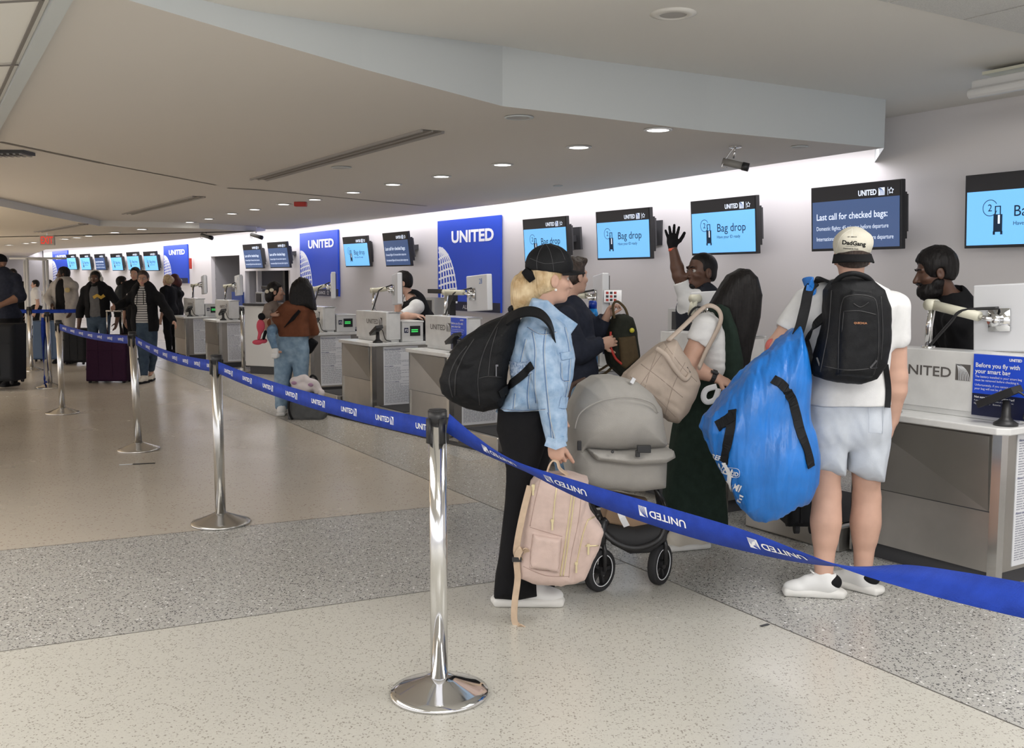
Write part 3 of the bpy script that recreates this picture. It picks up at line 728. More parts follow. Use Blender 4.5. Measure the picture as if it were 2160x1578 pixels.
# ---------------------------------------------------------------- check-in desks
front = [Z(2113, 902, .8), Z(785, 724, .8), Z(655, 702.5, .8), Z(462, 676, .8), Z(392, 668, .8)]
fa_ = Vector((front[0].x, front[0].y)); fb_ = Vector((front[1].x, front[1].y)); ud = (fb_ - fa_)
corners = [('31', fa_), ('30', fa_ + ud * .255), ('29', fa_ + ud * .50), ('28', fa_ + ud * .757), ('27', fb_), ('26', Vector((front[2].x, front[2].y))), ('24', Vector((front[3].x, front[3].y))), ('23', Vector((front[4].x, front[4].y)))]
ANG = math.atan2(-ud.y, -ud.x)      # local x runs along the desk front towards the camera end
def make_desk():
    t = thing('check_in_desk', '-', 'counter')
    m = MB(); m.bx(-.83, -.0, .0, .78, .09, .765, 0); m.bx(-.80, -.04, .04, .78, 0, .09, 1)
    m.obj('cabinet', [M_steel, M_dark], t)
    m = MB(); m.bx(-.035, .012, -.012, .04, .02, .765); m.obj('corner_post', M_steel2, t); m = MB(); m.bx(-.84, -.825, -.01, .02, .02, .765); m.obj('edge_strip', M_steel2, t)
    m = MB()   # folded upper panel: two triangles that meet on a diagonal ridge
    x0, x1, z0, z1 = -.82, -.045, .39, .755
    m.add([(x0, -.004, z1), (x1, -.004, z1), (x1, -.004, z0), (x0, -.004, z0), (x0, -.02, z0 + .0), (x0 + .02, -.004, z1), (x1, -.022, z1)], [(5, 1, 2), (0, 2, 3)], 0)
    m.add([(x0, -.003, z1), (x1, -.032, z1), (x1, -.006, z0)], [(0, 2, 1)], 0); m.add([(x0, -.003, z1), (x1, -.006, z0), (x0, -.020, z0)], [(0, 2, 1)], 0)
    m.add([(x1, -.032, z1), (x1, 0, z1), (x1, 0, z0), (x1, -.006, z0)], [(0, 1, 2, 3)], 0); m.add([(x0, -.003, z1), (x0, 0, z1), (x0, 0, z0), (x0, -.020, z0)], [(0, 1, 2, 3)], 0)
    m.add([(x0, -.003, z1), (x1, -.032, z1), (x1, 0, z1), (x0, 0, z1)], [(0, 1, 2, 3)], 0); m.add([(x0, -.020, z0), (x1, -.006, z0), (x1, 0, z0), (x0, 0, z0)], [(0, 1, 2, 3)], 0)
    m.obj('front_panel', mat('steel_panel', (.33, .315, .29), .38, .85, noise=(2, .08, 4), bump=(60, .04, (1, 1, .05))), t)
    m = MB(); m.bx(-.83, -.04, -.0015, 0, .383, .389, 0); m.obj('panel_joint', M_dark, t)
    m = MB(); m.prism([(-.86, -.04), (.0, -.04), (.045, .0), (.045, .95), (-.86, .95)], .765, .80); m.obj('worktop', M_quartz, t, bev=.006)
    m = MB(); m.bx(.0, .004, .13, .55, .11, .755, 0)
    for z0 in (.755, .56, .41): pass
    rs = random.Random(3); zz = .735
    heads = {0: 'About hazardous materials', 13: 'About baggage', 25: 'About carry-on baggage'}
    for r in range(44):
        if r in heads:
            V, Fc = text(heads[r], .018, .01); m.add(V, Fc, 2, face_M((.0055, .14, zz - .014), (0, 1, 0), (0, 0, 1))); m.bx(.004, .0052, .36, .54, zz - .008, zz - .006, 2); zz -= .022
        x = .145; e = rs.choice((.33, .34, .53)) if r < 28 else .5
        while x < e:
            w = rs.uniform(.015, .06); m.bx(.004, .0052, x, min(x + w, e), zz - .0045, zz, 1); x += w + .007
        zz -= .0125 if r < 28 else .0118
    m.obj('notice_sheet', [M_paper, M_ink, M_ink2], t)
    return t
def make_shield(poster_=False, num='31'):
    t = thing('counter_shield', '-', 'desk screen')
    m = MB(); m.bx(-.82, 0, .17, .20, .83, 1.13); m.bx(-.82, -.78, .2, .34, .83, 1.13); m.bx(-.04, 0, .2, .34, .83, 1.13); m.bx(-.8, -.02, .18, .33, .80, .83); m.bx(-.82, -.0, .2, .36, 1.11, 1.13)
    m.obj('panel', M_quartz, t, bev=.003)
    o = -.25 if poster_ else -.07
    m = MB(); V, Fc = text('UNITED', .073, .012); w = max(v[0] for v in V); m.add([(v[0] * .32 / w, v[1], 0) for v in V], Fc, 0, face_M((o - .46, .1685, .995), (1, 0, 0), (0, 0, 1)))
    logo(m, face_M((o - .115, .1685, .985), (1, 0, 0), (0, 0, 1)), .082, 0, 1); m.obj('lettering', [M_gry, M_let], t)
    if poster_:
        m = MB(); m.bx(-.262, .03, .160, .168, .82, 1.125, 0); m.bx(-.262, .03, .1595, .162, .82, .93, 1)
        def tx(s, sz, x, z_, b=.0): V, Fc = text(s, sz, b); m.add(V, Fc, 2, face_M((x, .158, z_), (1, 0, 0), (0, 0, 1)))
        tx('UNITED', .018, -.075, 1.10, .04); tx('Before you fly with', .030, -.25, 1.062, .02); tx('your smart bag', .030, -.25, 1.032, .02)
        tx('The battery installed in your smart bag', .0155, -.25, 1.010); tx('must be removed before checking it.', .0155, -.25, .992)
        tx('Unfortunately, if you cannot remove it', .0155, -.25, .968); tx('your bag will not be allowed.', .0155, -.25, .950)
        tx('Not sure if you have a smart bag?', .0155, -.25, .908, .02); tx('If you do, it probably has some of these features:', .0105, -.25, .893); tx('Lights    USB ports    Batteries', .0115, -.25, .878)
        m.obj('smart_bag_notice', [M_blue, M_navy, M_let], t)
    m = MB(); m.bx(-.36, 0, .36, .62, .80, 1.02); m.bx(-.37, .005, .355, .63, 1.01, 1.03); m.obj('scale_box', M_white, t, bev=.008)
    m = MB(); m.bx(0, .004, .385, .435, .90, .955, 0); m.bx(0, .006, .455, .58, .865, .975, 1); m.obj('weight_display', [M_navy, M_black], t)
    m = MB(); V, Fc = text('F2', .04, .02); m.add(V, Fc, 0, face_M((.0055, .392, .913), (0, 1, 0), (0, 0, 1)))
    for k in range(2): m.bx(.006, .0075, .47, .55, .925 - k * .02, .938 - k * .02, 1)
    m.obj('display_digits', [M_let, mat('led_green', (.05, .6, .12), .5, emit=.6)], t)
    return t
def make_monitor(num, yaw=.0, xm=-.12, hgt=1.33):
    t = thing('desk_monitor', '-', 'monitor')
    m = MB(); Rm = Matrix.Rotation(yaw, 3, 'Z') @ Matrix.Rotation(-.05, 3, 'Y'); c = Vector((xm, .36, hgt))
    m.box(c, (.46, .055, .34), Rm); m.obj('housing', mat('monitor_white', (.72, .73, .76), .4), t, bev=.008)
    m = MB(); m.box(c + Rm @ Vector((0, .030, 0)), (.43, .008, .30), Rm); m.obj('display', M_black, t)
    if num:
        m = MB(); V, Fc = text(num, .07, .0); M = face_M(c + Rm @ Vector((.06, -.0285, .085)), Rm @ Vector((1, 0, 0)), Rm @ Vector((0, 0, 1))); m.add(V, Fc, 0, M); m.obj('desk_number', M_num, t)
    # arm
    b = Vector((-.62, .3, 1.12)); k = b + Vector((.015, 0, .24)); pl = c + Rm @ Vector((-.08, -.035, -.01)); e = pl + Rm @ Vector((-.07, -.06, .02))
    m = MB(); m.tube([b, b + Vector((0, 0, .12)), k], .019, 12); m.cyl(b, b + Vector((0, 0, .02)), .035); m.obj('arm_post', M_chrome, t, True); m = MB()
    m.box(pl, (.115, .012, .115), Rm); m.cyl(pl + Rm @ Vector((0, -.005, 0)), pl + Rm @ Vector((-.01, -.05, 0)), .032); m.tube([pl + Rm @ Vector((-.01, -.04, 0)), e], .013, 10); m.obj('mount_plate', M_chrome, t, True)
    m = MB(); m.tube([k + Vector((0, -.01, 0)), e], .026, 10, q=1.0); m.cyl(k + Vector((0, -.04, 0)), k + Vector((0, .03, 0)), .03); m.obj('arm', mat('arm_cream', (.66, .64, .52), .35), t, True)
    m = MB(); m.tube(spl([pl + Vector((0, -.01, .06)), (k + e) / 2 + Vector((.06, -.03, .0)), (k + e) / 2 + Vector((.0, -.035, -.06)), b + Vector((.02, -.02, .02))], 6), .008, 8); m.obj('cable', M_black, t, True)
    return t
def make_terminal():
    t = thing('card_terminal', '-', 'card reader'); c = Vector((-.03, .08, 0))
    m = MB(); m.lathe([(.055, .80), (.055, .812), (.035, .825), (.022, .84), (.018, .92)], c, 20); m.obj('stand', M_black, t, True)
    m = MB(); R = Matrix.Rotation(-.45, 3, 'Y') @ Matrix.Rotation(.1, 3, 'X'); m.box((c.x - .04, c.y, .935), (.20, .085, .035), R, 0); m.box((c.x - .04 + .0, c.y, .955), (.12, .06, .004), R, 1); m.obj('keypad', [M_black, M_dark], t, bev=.008)
    m = MB(); m.tube(spl([(c.x + .05, c.y, .97), (c.x + .09, c.y + .02, .93), (c.x + .04, c.y + .08, .83), (c.x - .02, c.y + .22, .806)], 6), .005, 8); m.obj('cord', M_black, t, True)
    return t
desk0 = make_desk(); sh0 = make_shield(False); shp = make_shield(True); term0 = make_terminal(); first = {}
where = {'31': 'right of the man in pale shorts', '30': 'before the agent with the raised arm', '29': 'behind the stroller', '28': 'behind the large black backpack',
         '27': 'before the agent leaning on his elbow', '26': 'right of the woman in the brown top', '24': 'just right of the walking woman in stripes', '23': 'before the agent with the blonde bun'}
def place(src, key, c, label, group, dz=0):
    t = src if key not in first else copytree(src); first[key] = 1
    t.location = (c.x, c.y, dz); t.rotation_euler = (0, 0, ANG); t['label'] = label; t['group'] = group; return t
moni = {'31': (0, -.16, 1.305), '30': (.0, -.46, 1.245), '29': (-.48, -.0, 1.36), '28': (-.08, -.06, 1.36), '27': (-.31, -.12, 1.38), '26': (-.36, -.1, 1.40), '24': (-.12, -.05, 1.38), '23': (-.15, -.05, 1.38)}
for num, c in corners:
    d = place(desk0, 'd', c, 'steel check-in desk ' + where[num], 'check-in desks')
    if num in ('31', '28'): place(shp, 'p', c, 'white desk shield with blue notice ' + where[num], 'desk screens')
    else: place(sh0, 's', c, 'white desk shield with weight display ' + where[num], 'desk screens')
    y, xm, hg = moni[num]
    t = make_monitor(num if num in ('31', '28', '23', '24') else '', y, xm, hg); t.location = (c.x, c.y, 0); t.rotation_euler = (0, 0, ANG); t['label'] = 'white monitor on the desk ' + where[num]; t['group'] = 'desk monitors'
    place(term0, 't', c, 'card terminal on the desk ' + where[num], 'card terminals')
RD = Matrix.Rotation(ANG, 3, 'Z')
def D(num, x, y, z_=0):      # desk-local point
    c = dict(corners)[num]; v = RD @ Vector((x, y, 0)); return Vector((c.x + v.x, c.y + v.y, z_))
def Dpx(num, y, px, z_=0):
    return min((D(num, -1.6 + .02 * i, y, z_) for i in range(110)), key=lambda p: abs(1080 + F * p.x / (p.y * cP + (1.5 - p.z) * sP) - px))
def Drot(extra=0): return Matrix.Rotation(ANG + extra, 3, 'Z')
# bag scales between the desks
for i, (n, lb) in enumerate((('31', 'low steel bag scale with a yellow warning sticker left of the man in shorts'), ('30', 'low steel bag scale between the desks behind the stroller'), ('29', 'low steel bag scale behind the pink backpack'), ('28', 'low steel bag scale behind the woman in denim'), ('27', 'low steel bag scale left of the leaning agent desk'))):
    t = thing('bag_scale', lb, 'luggage scale', tuple(D(n, -1.3, .5)), 'bag scales'); L = .72
    m = MB(); m.box(D(n, -1.22, .34, .07), (.70, .82, .14), Drot()); m.obj('platform', M_steel, t, bev=.01)
    m = MB(); m.box(D(n, -1.22, .34, .142), (.6, .74, .006), Drot()); m.obj('belt', M_rubber, t)
    if i == 0:
        m = MB(); m.box(D(n, -.98, -.02, .146), (.13, .085, .003), Drot(), 0)
        for k in range(4): m.box(D(n, -.98, -.02 + (k - 1.5) * .019, .148), (.11, .009, .002), Drot(), 1)
        m.obj('warning_sticker', [mat('sticker_yellow', (.6, .42, .02), .5), M_black], t)
# desk-back equipment: black frames with a pale printer, behind the agents
for n, x, y, lb in (('29', -.3, 1.75, 'black frame stand with pale printer right of the green backpack'), ('26', .0, 1.9, 'black frame stand with grey printer under the blue poster'), ('23', -.4, 1.7, 'far black frame stand behind the blonde agent')):
    t = thing('printer_stand', lb, 'stand', tuple(D(n, x, y)), 'black printer stands'); m = MB()
    m.box(D(n, x + .3, y, .66), (.07, .09, 1.32), Drot()); m.box(D(n, x, y, 1.32), (.66, .09, .06), Drot()); m.box(D(n, x + .36, y, 1.26), (.05, .1, .14), Drot()); m.box(D(n, x - .3, y, .5), (.05, .09, 1.0), Drot()); m.obj('frame', M_black, t, bev=.006)
    m = MB(); m.box(D(n, x - .1, y - .02, .92), (.42, .3, .62), Drot()); m.obj('printer', M_white, t, bev=.01)
    m = MB(); m.box(D(n, x - .1, y - .175, 1.12), (.28, .012, .16), Drot()); m.obj('hatch', M_dark, t)
    m = MB(); m.box(D(n, x, y, .03), (.7, .4, .06), Drot()); m.obj('foot', M_dark, t)
for n in ('31', '28', '27', '26', '24'):
    t = thing('desk_keyboard', 'black keyboard on the desk ' + where[n], 'keyboard', tuple(D(n, -.2, .74, .8)), 'keyboards'); m = MB()
    m.box(D(n, -.15, .78, .83), (.45, .2, .03), Drot() @ Matrix.Rotation(.25, 3, 'X')); m.obj('key_deck', M_black, t, bev=.005); m = MB(); m.box(D(n, -.15, .80, .806), (.4, .1, .012), Drot()); m.obj('foot', M_dark, t)
# small things on desks
t = thing('notice_board', 'small grey notice plate with stickers on a pole above the blue bottle', 'sign', tuple(W(1293, 700, 7.6))); m = MB()
c = W(1293, 625, 7.6); m.box(c, (.135, .02, .10), Matrix.Rotation(-.1, 3, 'Z')); m.obj('plate', M_steel2, t, bev=.003)
m = MB()
for i in range(3):
    for j in range(3): m.box(c + Vector((-.045 + .03 * i, -.014, -.028 + .027 * j)), (.02, .004, .018), None, (i + j) % 2)
m.obj('stickers', [M_red, M_black], t); m = MB(); m.cyl(c, (c.x, c.y, .8), .008, 10); m.obj('pole', M_steel2, t)
bt = W(1250, 685, 6.55); t = thing('water_bottle', 'tall blue plastic bottle standing on the desk behind the capped woman', 'bottle', (bt.x, bt.y, .8)); m = MB()
zb = W(1250, 700, 6.55).z
m.lathe([(.034, .80), (.036, .82), (.036, 1.25), (.036, zb + .12), (.026, zb + .155)], (bt.x, bt.y, 0), 24); m.obj('body', mat('bottle_blue', (.01, .25, .7), .2), t, True)
m = MB(); m.lathe([(.027, zb + .152), (.028, zb + .19), (.022, zb + .205)], (bt.x, bt.y, 0), 20); m.obj('cap', mat('bottle_cap', (.01, .05, .4), .3), t, True)
c = D('31', -.62, .03, .8); t = tag(MB().lathe([(.045, 0), (.045, .004), (.03, .008)], c, 24).obj('coin_tray', M_steel2), 'small round steel dish set on the near desk beside the man in shorts', 'dish')
m = MB()
for k in range(2): m.box(D('30', .25 + .05 * k, .55, 1.0), (.02, .02, .4), Drot())
tag(m.obj('ticket_holder', mat('orange_plastic', (.7, .12, .05), .5)), 'orange upright holder behind the long dark hair', 'holder')
# ---------------------------------------------------------------- ceiling fittings
def seccam(px, py, label, s=1.0, zc=2.5):
    p = Z(px, py, zc); t = thing('security_camera', label, 'security camera', tuple(p)); 
    m = MB(); m.lathe([(.05 * s, 0), (.045 * s, -.01 * s)], p, 16); m.tube([p, p + Vector((-.01, 0, -.09)) * s], .008 * s, 8); m.tube(spl([p, p + Vector((-.05, 0, -.06)) * s, p + Vector((-.10, 0, -.15)) * s, p + Vector((-.06, 0, -.16)) * s], 5), .004 * s, 6); m.obj('mount', M_steel2, t, True)
    m = MB(); a = p + Vector((-.09, .02, -.11)) * s; b = p + Vector((.05, -.03, -.15)) * s; m.tube([a, b], .028 * s, 12); m.obj('body', mat('camera_body', (.25, .24, .22), .5), t, True)
    m = MB(); m.tube([b, b + (b - a).normalized() * .05 * s], .032 * s, 12); m.obj('lens', M_black, t, True)
seccam(1551, 309, 'black and grey security camera hanging under the dropped ceiling'); seccam(541, 479, 'small security camera at the ceiling step corner', 1.3); seccam(436, 480, 'far small security camera below the ceiling step', 1.3, 2.5)
p = Z(634, 426, 2.5); t = tag(MB().box((p.x, p.y, 2.47), (.16, .1, .06)).obj('fire_beacon', M_red, bev=.01), 'small red fire alarm fitting on the dropped ceiling', 'alarm')
q = wpt(409)[0]; zz = W(409, 556, q.y).z; t = tag(MB().box((q.x - .06, q.y - .06, zz), (.09, .05, .28), Matrix.Rotation(-.9, 3, 'Z')).obj('wall_alarm', M_red, bev=.01), 'small red wall alarm right of the small blue poster', 'alarm')
p = W(100, 507, 20); t = thing('exit_sign', 'red lettered exit sign hanging from the far ceiling', 'sign', tuple(p)); m = MB(); m.box(p, (.30, .05, .19)); m.obj('case', mat('sign_pale', (.5, .44, .38), .5), t, bev=.01)
m = MB(); V, Fc = text('EXIT', .20, .02); w_ = max(v[0] for v in V); m.add([(v[0] * .25 / w_, v[1], 0) for v in V], Fc, 0, face_M(p + Vector((-.125, -.03, -.065)), (1, 0, 0), (0, 0, 1))); m.obj('lettering', mat('exit_red', (.8, .05, .03), .5, emit=.5), t)
m = MB(); m.cyl(p + Vector((0, 0, .09)), (p.x, p.y, 2.42), .012, 8); m.obj('stem', M_steel2, t)
p = Z(22, 322, 2.49); t = thing('ceiling_grille', 'small black open grille in the ceiling at the left edge', 'vent', tuple(p)); m = MB(); m.box(p, (.3, .2, .03)); m.obj('frame', M_dark, t); m = MB()
for k in range(6): m.box(p + Vector((-.12 + .048 * k, 0, -.02)), (.02, .18, .012))
m.obj('louvre', M_steel2, t)
# ---------------------------------------------------------------- stanchions and belts
def make_post(shade=M_steel2):
    t = thing('stanchion', '-', 'barrier post')
    m = MB(); m.lathe([(.178, 0), (.180, .006), (.176, .014), (.15, .022), (.06, .058), (.045, .066)], (0, 0, 0), 48); m.obj('base', shade, t, True)
    m = MB(); m.cyl((0, 0, .05), (0, 0, .99), .0315, 32); m.obj('pole', shade, t, True)
    m = MB(); m.cyl((0, 0, .99), (0, 0, 1.035), .034, 32); m.lathe([(.034, 1.035), (.03, 1.04)], (0, 0, 0), 32)
    for a in (0, 1, 2, 3): m.box((.033 * math.cos(a * pi / 2), .033 * math.sin(a * pi / 2), .965), (.014 if a % 2 == 0 else .022, .022 if a % 2 == 0 else .014, .088))
    m.obj('belt_head', M_black, t, True); return t
posts = {'a': (927, 1463), 'b': (466, 1104), 'c': (293, 949), 'd': (132, 872), 'e': (106, 818), 'f': (67, 782), 'g': (514, 784)}
PP = {k: Z(x, y) for k, (x, y) in posts.items()}
lab = {'a': 'nearest steel barrier post, standing in front of everyone', 'b': 'second steel barrier post, left of the nearest one', 'c': 'third steel barrier post, leaning before the walking woman', 'd': 'fourth steel barrier post, before the black suitcases',
       'e': 'steel barrier post behind the fourth one, its belt end on the floor', 'f': 'steel barrier post beside the man in dark blue', 'g': 'thin steel barrier post near the white cabinet'}
p0 = make_post(M_chrome); p1 = make_post(M_steel2); done = [0, 0]
for k, p in PP.items():
    if k == 'a': t = p0
    else: t = p1 if not done[0] else copytree(p1); done[0] = 1
    t.location = p; t['label'] = lab[k]; t['group'] = 'barrier posts'; t.rotation_euler = (0, 0, .55)
    if k == 'c': t.rotation_euler = (0, -.02, .55)
def belt(pts, w, name_lab, txt=None, flip=False, norm=None, tsz=.033, scuff=None):
    """pts: list of (Vector, roll) ; roll 0 = upright band, turned about its own run"""
    P = spl([p for p, r in pts], 12); rr = spl([Vector((r, 0, 0)) for p, r in pts], 12); N = len(P); V = []; Fc = []; fr_ = []
    for i, p in enumerate(P):
        tg = (P[min(i + 1, N - 1)] - P[max(i - 1, 0)]).normalized(); up = Vector((0, 0, 1)); sd = (up - tg * up.dot(tg)).normalized(); nn = tg.cross(sd); r = rr[i].x
        a = sd * math.cos(r) + nn * math.sin(r); b = nn * math.cos(r) - sd * math.sin(r); fr_.append((p, a, b)); V += [p + a * w / 2 + b * .0008, p - a * w / 2 + b * .0008, p - a * w / 2 - b * .0008, p + a * w / 2 - b * .0008]
    for i in range(N - 1):
        for k in range(4): a = i * 4 + k; b = i * 4 + (k + 1) % 4; Fc.append((a, b, b + 4, a + 4))
    Fc += [(0, 1, 2, 3), (4 * N - 4, 4 * N - 3, 4 * N - 2, 4 * N - 1)]
    t = thing('barrier_belt', name_lab, 'barrier belt', tuple(P[0])); mesh_obj('webbing', V, Fc, M_belt, t, None, True)
    L = [0]
    for i in range(N - 1): L.append(L[-1] + (P[i + 1] - P[i]).length)
    def at(s):
        s = max(0, min(L[-1] - 1e-5, s)); i = max(j for j in range(N) if L[j] <= s); i = min(i, N - 2); f = (s - L[i]) / (L[i + 1] - L[i]); g = [fr_[i][q].lerp(fr_[i + 1][q], f) for q in range(3)]; return g
    if txt:
        m = MB(); V1, F1 = text('UNITED', tsz, .02); wv = max(v[0] for v in V1); S = MB(); S.add([(v[0] * 1.15, v[1] * .9 - tsz * .3, 0) for v in V1], F1, 0); logo(S, Matrix.Translation((wv * 1.15 + tsz * .25, -tsz * .5, 0)), tsz * .95, 0, 1)
        for s0, side, fl_, rev in txt:
            VV = []
            for v in S.v:
                x, y = (v[0] - wv * .7), v[1]
                if fl_: x, y = -x, -y
                if rev: x = -x
                g = at(s0 + x); VV.append(g[0] + g[1] * y + g[2] * side * (.0022 + v[2]))
            m.add(VV, S.f); m.m[-len(S.f):] = S.m
        m.obj('lettering', [M_let, M_belt], t)
    return t, L[-1]
def head(k, z_=.965): p = PP[k]; return Vector((p.x, p.y, z_))
def between(a, b, sag, ra=0, rb=0):
    out = []
    d = (b - a).normalized()
    for i in range(7):
        f = i / 6; p = (a + d * .045).lerp(b - d * .045, f); out.append((p - Vector((0, 0, sag * 4 * f * (1 - f))), ra + (rb - ra) * f))
    return out
for a, b, sg, lb in (('d', 'c', .03, 'blue belt between the fourth and third posts'), ('c', 'b', .035, 'blue belt between the third and second posts'), ('b', 'a', .03, 'blue belt between the second and nearest posts')):
    L = (PP[a] - PP[b]).length; t = [(s, 1, False, False) for s in [.22 + i * .37 for i in range(int((L - .3) / .37) + 1)]]
    belt(between(head(a), head(b), sg), .072, lb, t)
BN = [(945, 893, 3.46, 0.05), (1010, 938, 3.33, .5), (1100, 985, 3.15, .9), (1230, 1037, 2.95, .45), (1420, 1098, 2.66, .25), (1580, 1143, 2.44, .5), (1700, 1176, 2.29, .95), (1800, 1197, 2.18, 1.45), (1900, 1212, 2.08, 2.0), (2020, 1237, 1.96, 2.3), (2160, 1266, 1.83, 2.45), (2300, 1292, 1.7, 2.5)]
belt([(W(x, y, Y), r) for x, y, Y, r in BN], .072, 'long sagging twisted blue belt running from the nearest post to the right edge', [(.30, 1, True, False), (.62, 1, True, False), (1.02, 1, True, False), (1.42, 1, True, False)], tsz=.034)
pe = head('e'); belt([(pe + Vector((-.04, -.02, -.0)), 0), (pe + Vector((-.05, -.03, -.3)), 0), (pe + Vector((-.05, -.05, -.6)), 0), (Vector((pe.x - .05, pe.y - .04, .03)), .2), (Vector((pe.x - .2, pe.y + .3, .012)), 1.5), (Vector((pe.x - .42, pe.y + .8, .012)), 1.57)], .06, 'blue belt hanging loose to the floor beside the post, its end lying flat', None)
pf = head('f'); belt([(pf + Vector((-.6, -.3, .02)), 0), (pf + Vector((0, 0, .0)), 0), (pf + Vector((.75, .25, 0)), 0)], .06, 'dark blue belt crossing behind the man in dark blue', None)
pg = head('g'); belt([(pg, 0), (pg + Vector((.9, 1.2, -.05)), 0)], .06, 'short blue belt from the thin post by the cabinet', None)
# low dark floor rail in front of the desks
ra = Z(1980, 1300); 
rl = MB(); rl.strap([Z(640, 862) + Vector((0, 0, .012)), Z(1060, 962) + Vector((0, 0, .012))], .05, .02, (1, .3, 0), 0); tag(rl.obj('floor_track', M_black), 'black low track on the floor below the blue belt', 'floor track')
# white cabinet and glass door near the doorway
c = Z(565, 790); t = thing('lectern_cabinet', 'white panelled cabinet with a black top left of the woman in the brown top', 'cabinet', tuple(c))
R_ = Matrix.Rotation(-.45, 3, 'Z'); m = MB(); m.box((c.x, c.y + .25, .60), (.62, .5, .95), R_); m.obj('body', M_white, t, bev=.01); m = MB(); m.box((c.x, c.y + .25, 1.09), (.66, .54, .04), R_); m.obj('top', M_black, t, bev=.01)
m = MB(); m.box((c.x, c.y + .25, .06), (.5, .42, .12), R_); m.obj('plinth', M_dark, t)
# white pipe frame far left
t = thing('pipe_frame', 'tall white pipe frame standing at the far left', 'frame', tuple(Z(62, 700))); m = MB()
for x0, y0, x1, y1, Y in ((57, 545, 59, 650, 18.9), (92, 548, 94, 650, 20), (99, 548, 101, 650, 19), (52, 549, 54, 650, 19)): m.cyl(W(x0, y0, Y), (W(x1, y1, Y).x, Y, 0), .028, 10)
m.cyl(W(20, 545, 19), W(140, 545, 19), .02, 8); m.cyl(W(57, 546, 18.9), W(99, 548, 19), .02, 8); m.obj('pipes', M_white, t, True)
# ---------------------------------------------------------------- people: engine
def poly_prim(s, pts, Y, T, r=.05, k=.02, yaw=0.0, op='u', bulge=0.0):
    """soft slab: outline seen at distance Y, turned about the upright by yaw, half depth T, edge radius r"""
    e = np.array([math.cos(yaw), math.sin(yaw), 0]); m = np.array([-math.sin(yaw), math.cos(yaw), 0])
    cx = sum(p[0] for p in pts) / len(pts); cy = sum(p[1] for p in pts) / len(pts); O = A(W(cx, cy, Y)); o = np.array([0, 0, CAMZ])
    P = []
    for px, py in pts:
        d = A(ray(px, py)); t = ((O - o) @ m) / (d @ m); q = o + d * t - O; P.append((q @ e, q[2]))
    R = np.stack([e, m, np.array([0, 0, 1])], 1); P = np.array(P)
    cs = np.array([O + R @ np.array([p[0], w, p[1]]) for p in P for w in (-T, T)])
    lo, hi = cs.min(0), cs.max(0); s._bb(lo, hi, op == 'u'); s.ops.append((op, lo, hi, k, ('g', O, R, P, T, r, bulge))); return s
def sdf_poly(x, z, P):
    d = None; sg = None; n = len(P)
    for i in range(n):
        a = P[i]; b = P[i - 1]; ex, ez = b[0] - a[0], b[1] - a[1]; wx = x - a[0]; wz = z - a[1]
        t = np.clip((wx * ex + wz * ez) / (ex * ex + ez * ez + 1e-12), 0, 1); qx = wx - ex * t; qz = wz - ez * t; dd = qx * qx + qz * qz
        d = dd if d is None else np.minimum(d, dd)
        c1 = z >= a[1]; c2 = z < b[1]; c3 = ex * wz > ez * wx; f = (c1 & c2 & c3) | (~c1 & ~c2 & ~c3)
        sg = f if sg is None else sg ^ f
    return np.sqrt(d) * np.where(sg, -1, 1)
SDF.poly = poly_prim
def polydist(x, y, z, pr):
    _, O, R, P, T, r, bg = pr; X, Y, Zz = x - O[0], y - O[1], z - O[2]
    l = [X, Y, Zz] if abs(R[0][0] - 1) < 1e-9 else [R[0][i] * X + R[1][i] * Y + R[2][i] * Zz for i in range(3)]
    d2 = sdf_poly(l[0], l[2], P); Tt = T
    if bg: Tt = T * (1 - bg * np.clip(1 + d2 / .12, 0, 1) ** 2)
    a = d2 + r; b = np.abs(l[1]) - Tt + r
    return np.sqrt(np.maximum(a, 0) ** 2 + np.maximum(b, 0) ** 2) + np.minimum(np.maximum(a, b), 0) - r
def Pt(px, py, Y): return A(W(px, py, Y))
S_light = mat('skin_fair', (.60, .37, .28), .5, noise=(14, .06), spec=.35)
S_tan = mat('skin_tan', (.48, .28, .20), .5, noise=(14, .06), spec=.35)
S_brown = mat('skin_brown', (.30, .165, .11), .5, noise=(14, .06), spec=.35)
S_dark = mat('skin_dark', (.105, .052, .034), .45, noise=(14, .08), spec=.4)
S_lip = mat('lips', (.42, .17, .15), .45); S_lipd = mat('lips_dark', (.16, .07, .06), .45)
M_eye = mat('eye_white', (.50, .47, .44), .45); M_iris = mat('iris', (.02, .012, .01), .2)
H_black = mat('hair_black', (.008, .0065, .0065), .5, noise=(60, .4), bump=(90, .6, (1, 1, .08)), spec=.25)
H_blond = mat('hair_blonde', (.50, .33, .16), .5, noise=(22, .35, 6), bump=(80, 1.0, (1, 1, .15)), col2=(.80, .64, .40))
H_brown = mat('hair_brown', (.035, .02, .014), .5, noise=(60, .4), bump=(90, .8, (1, 1, .2)))
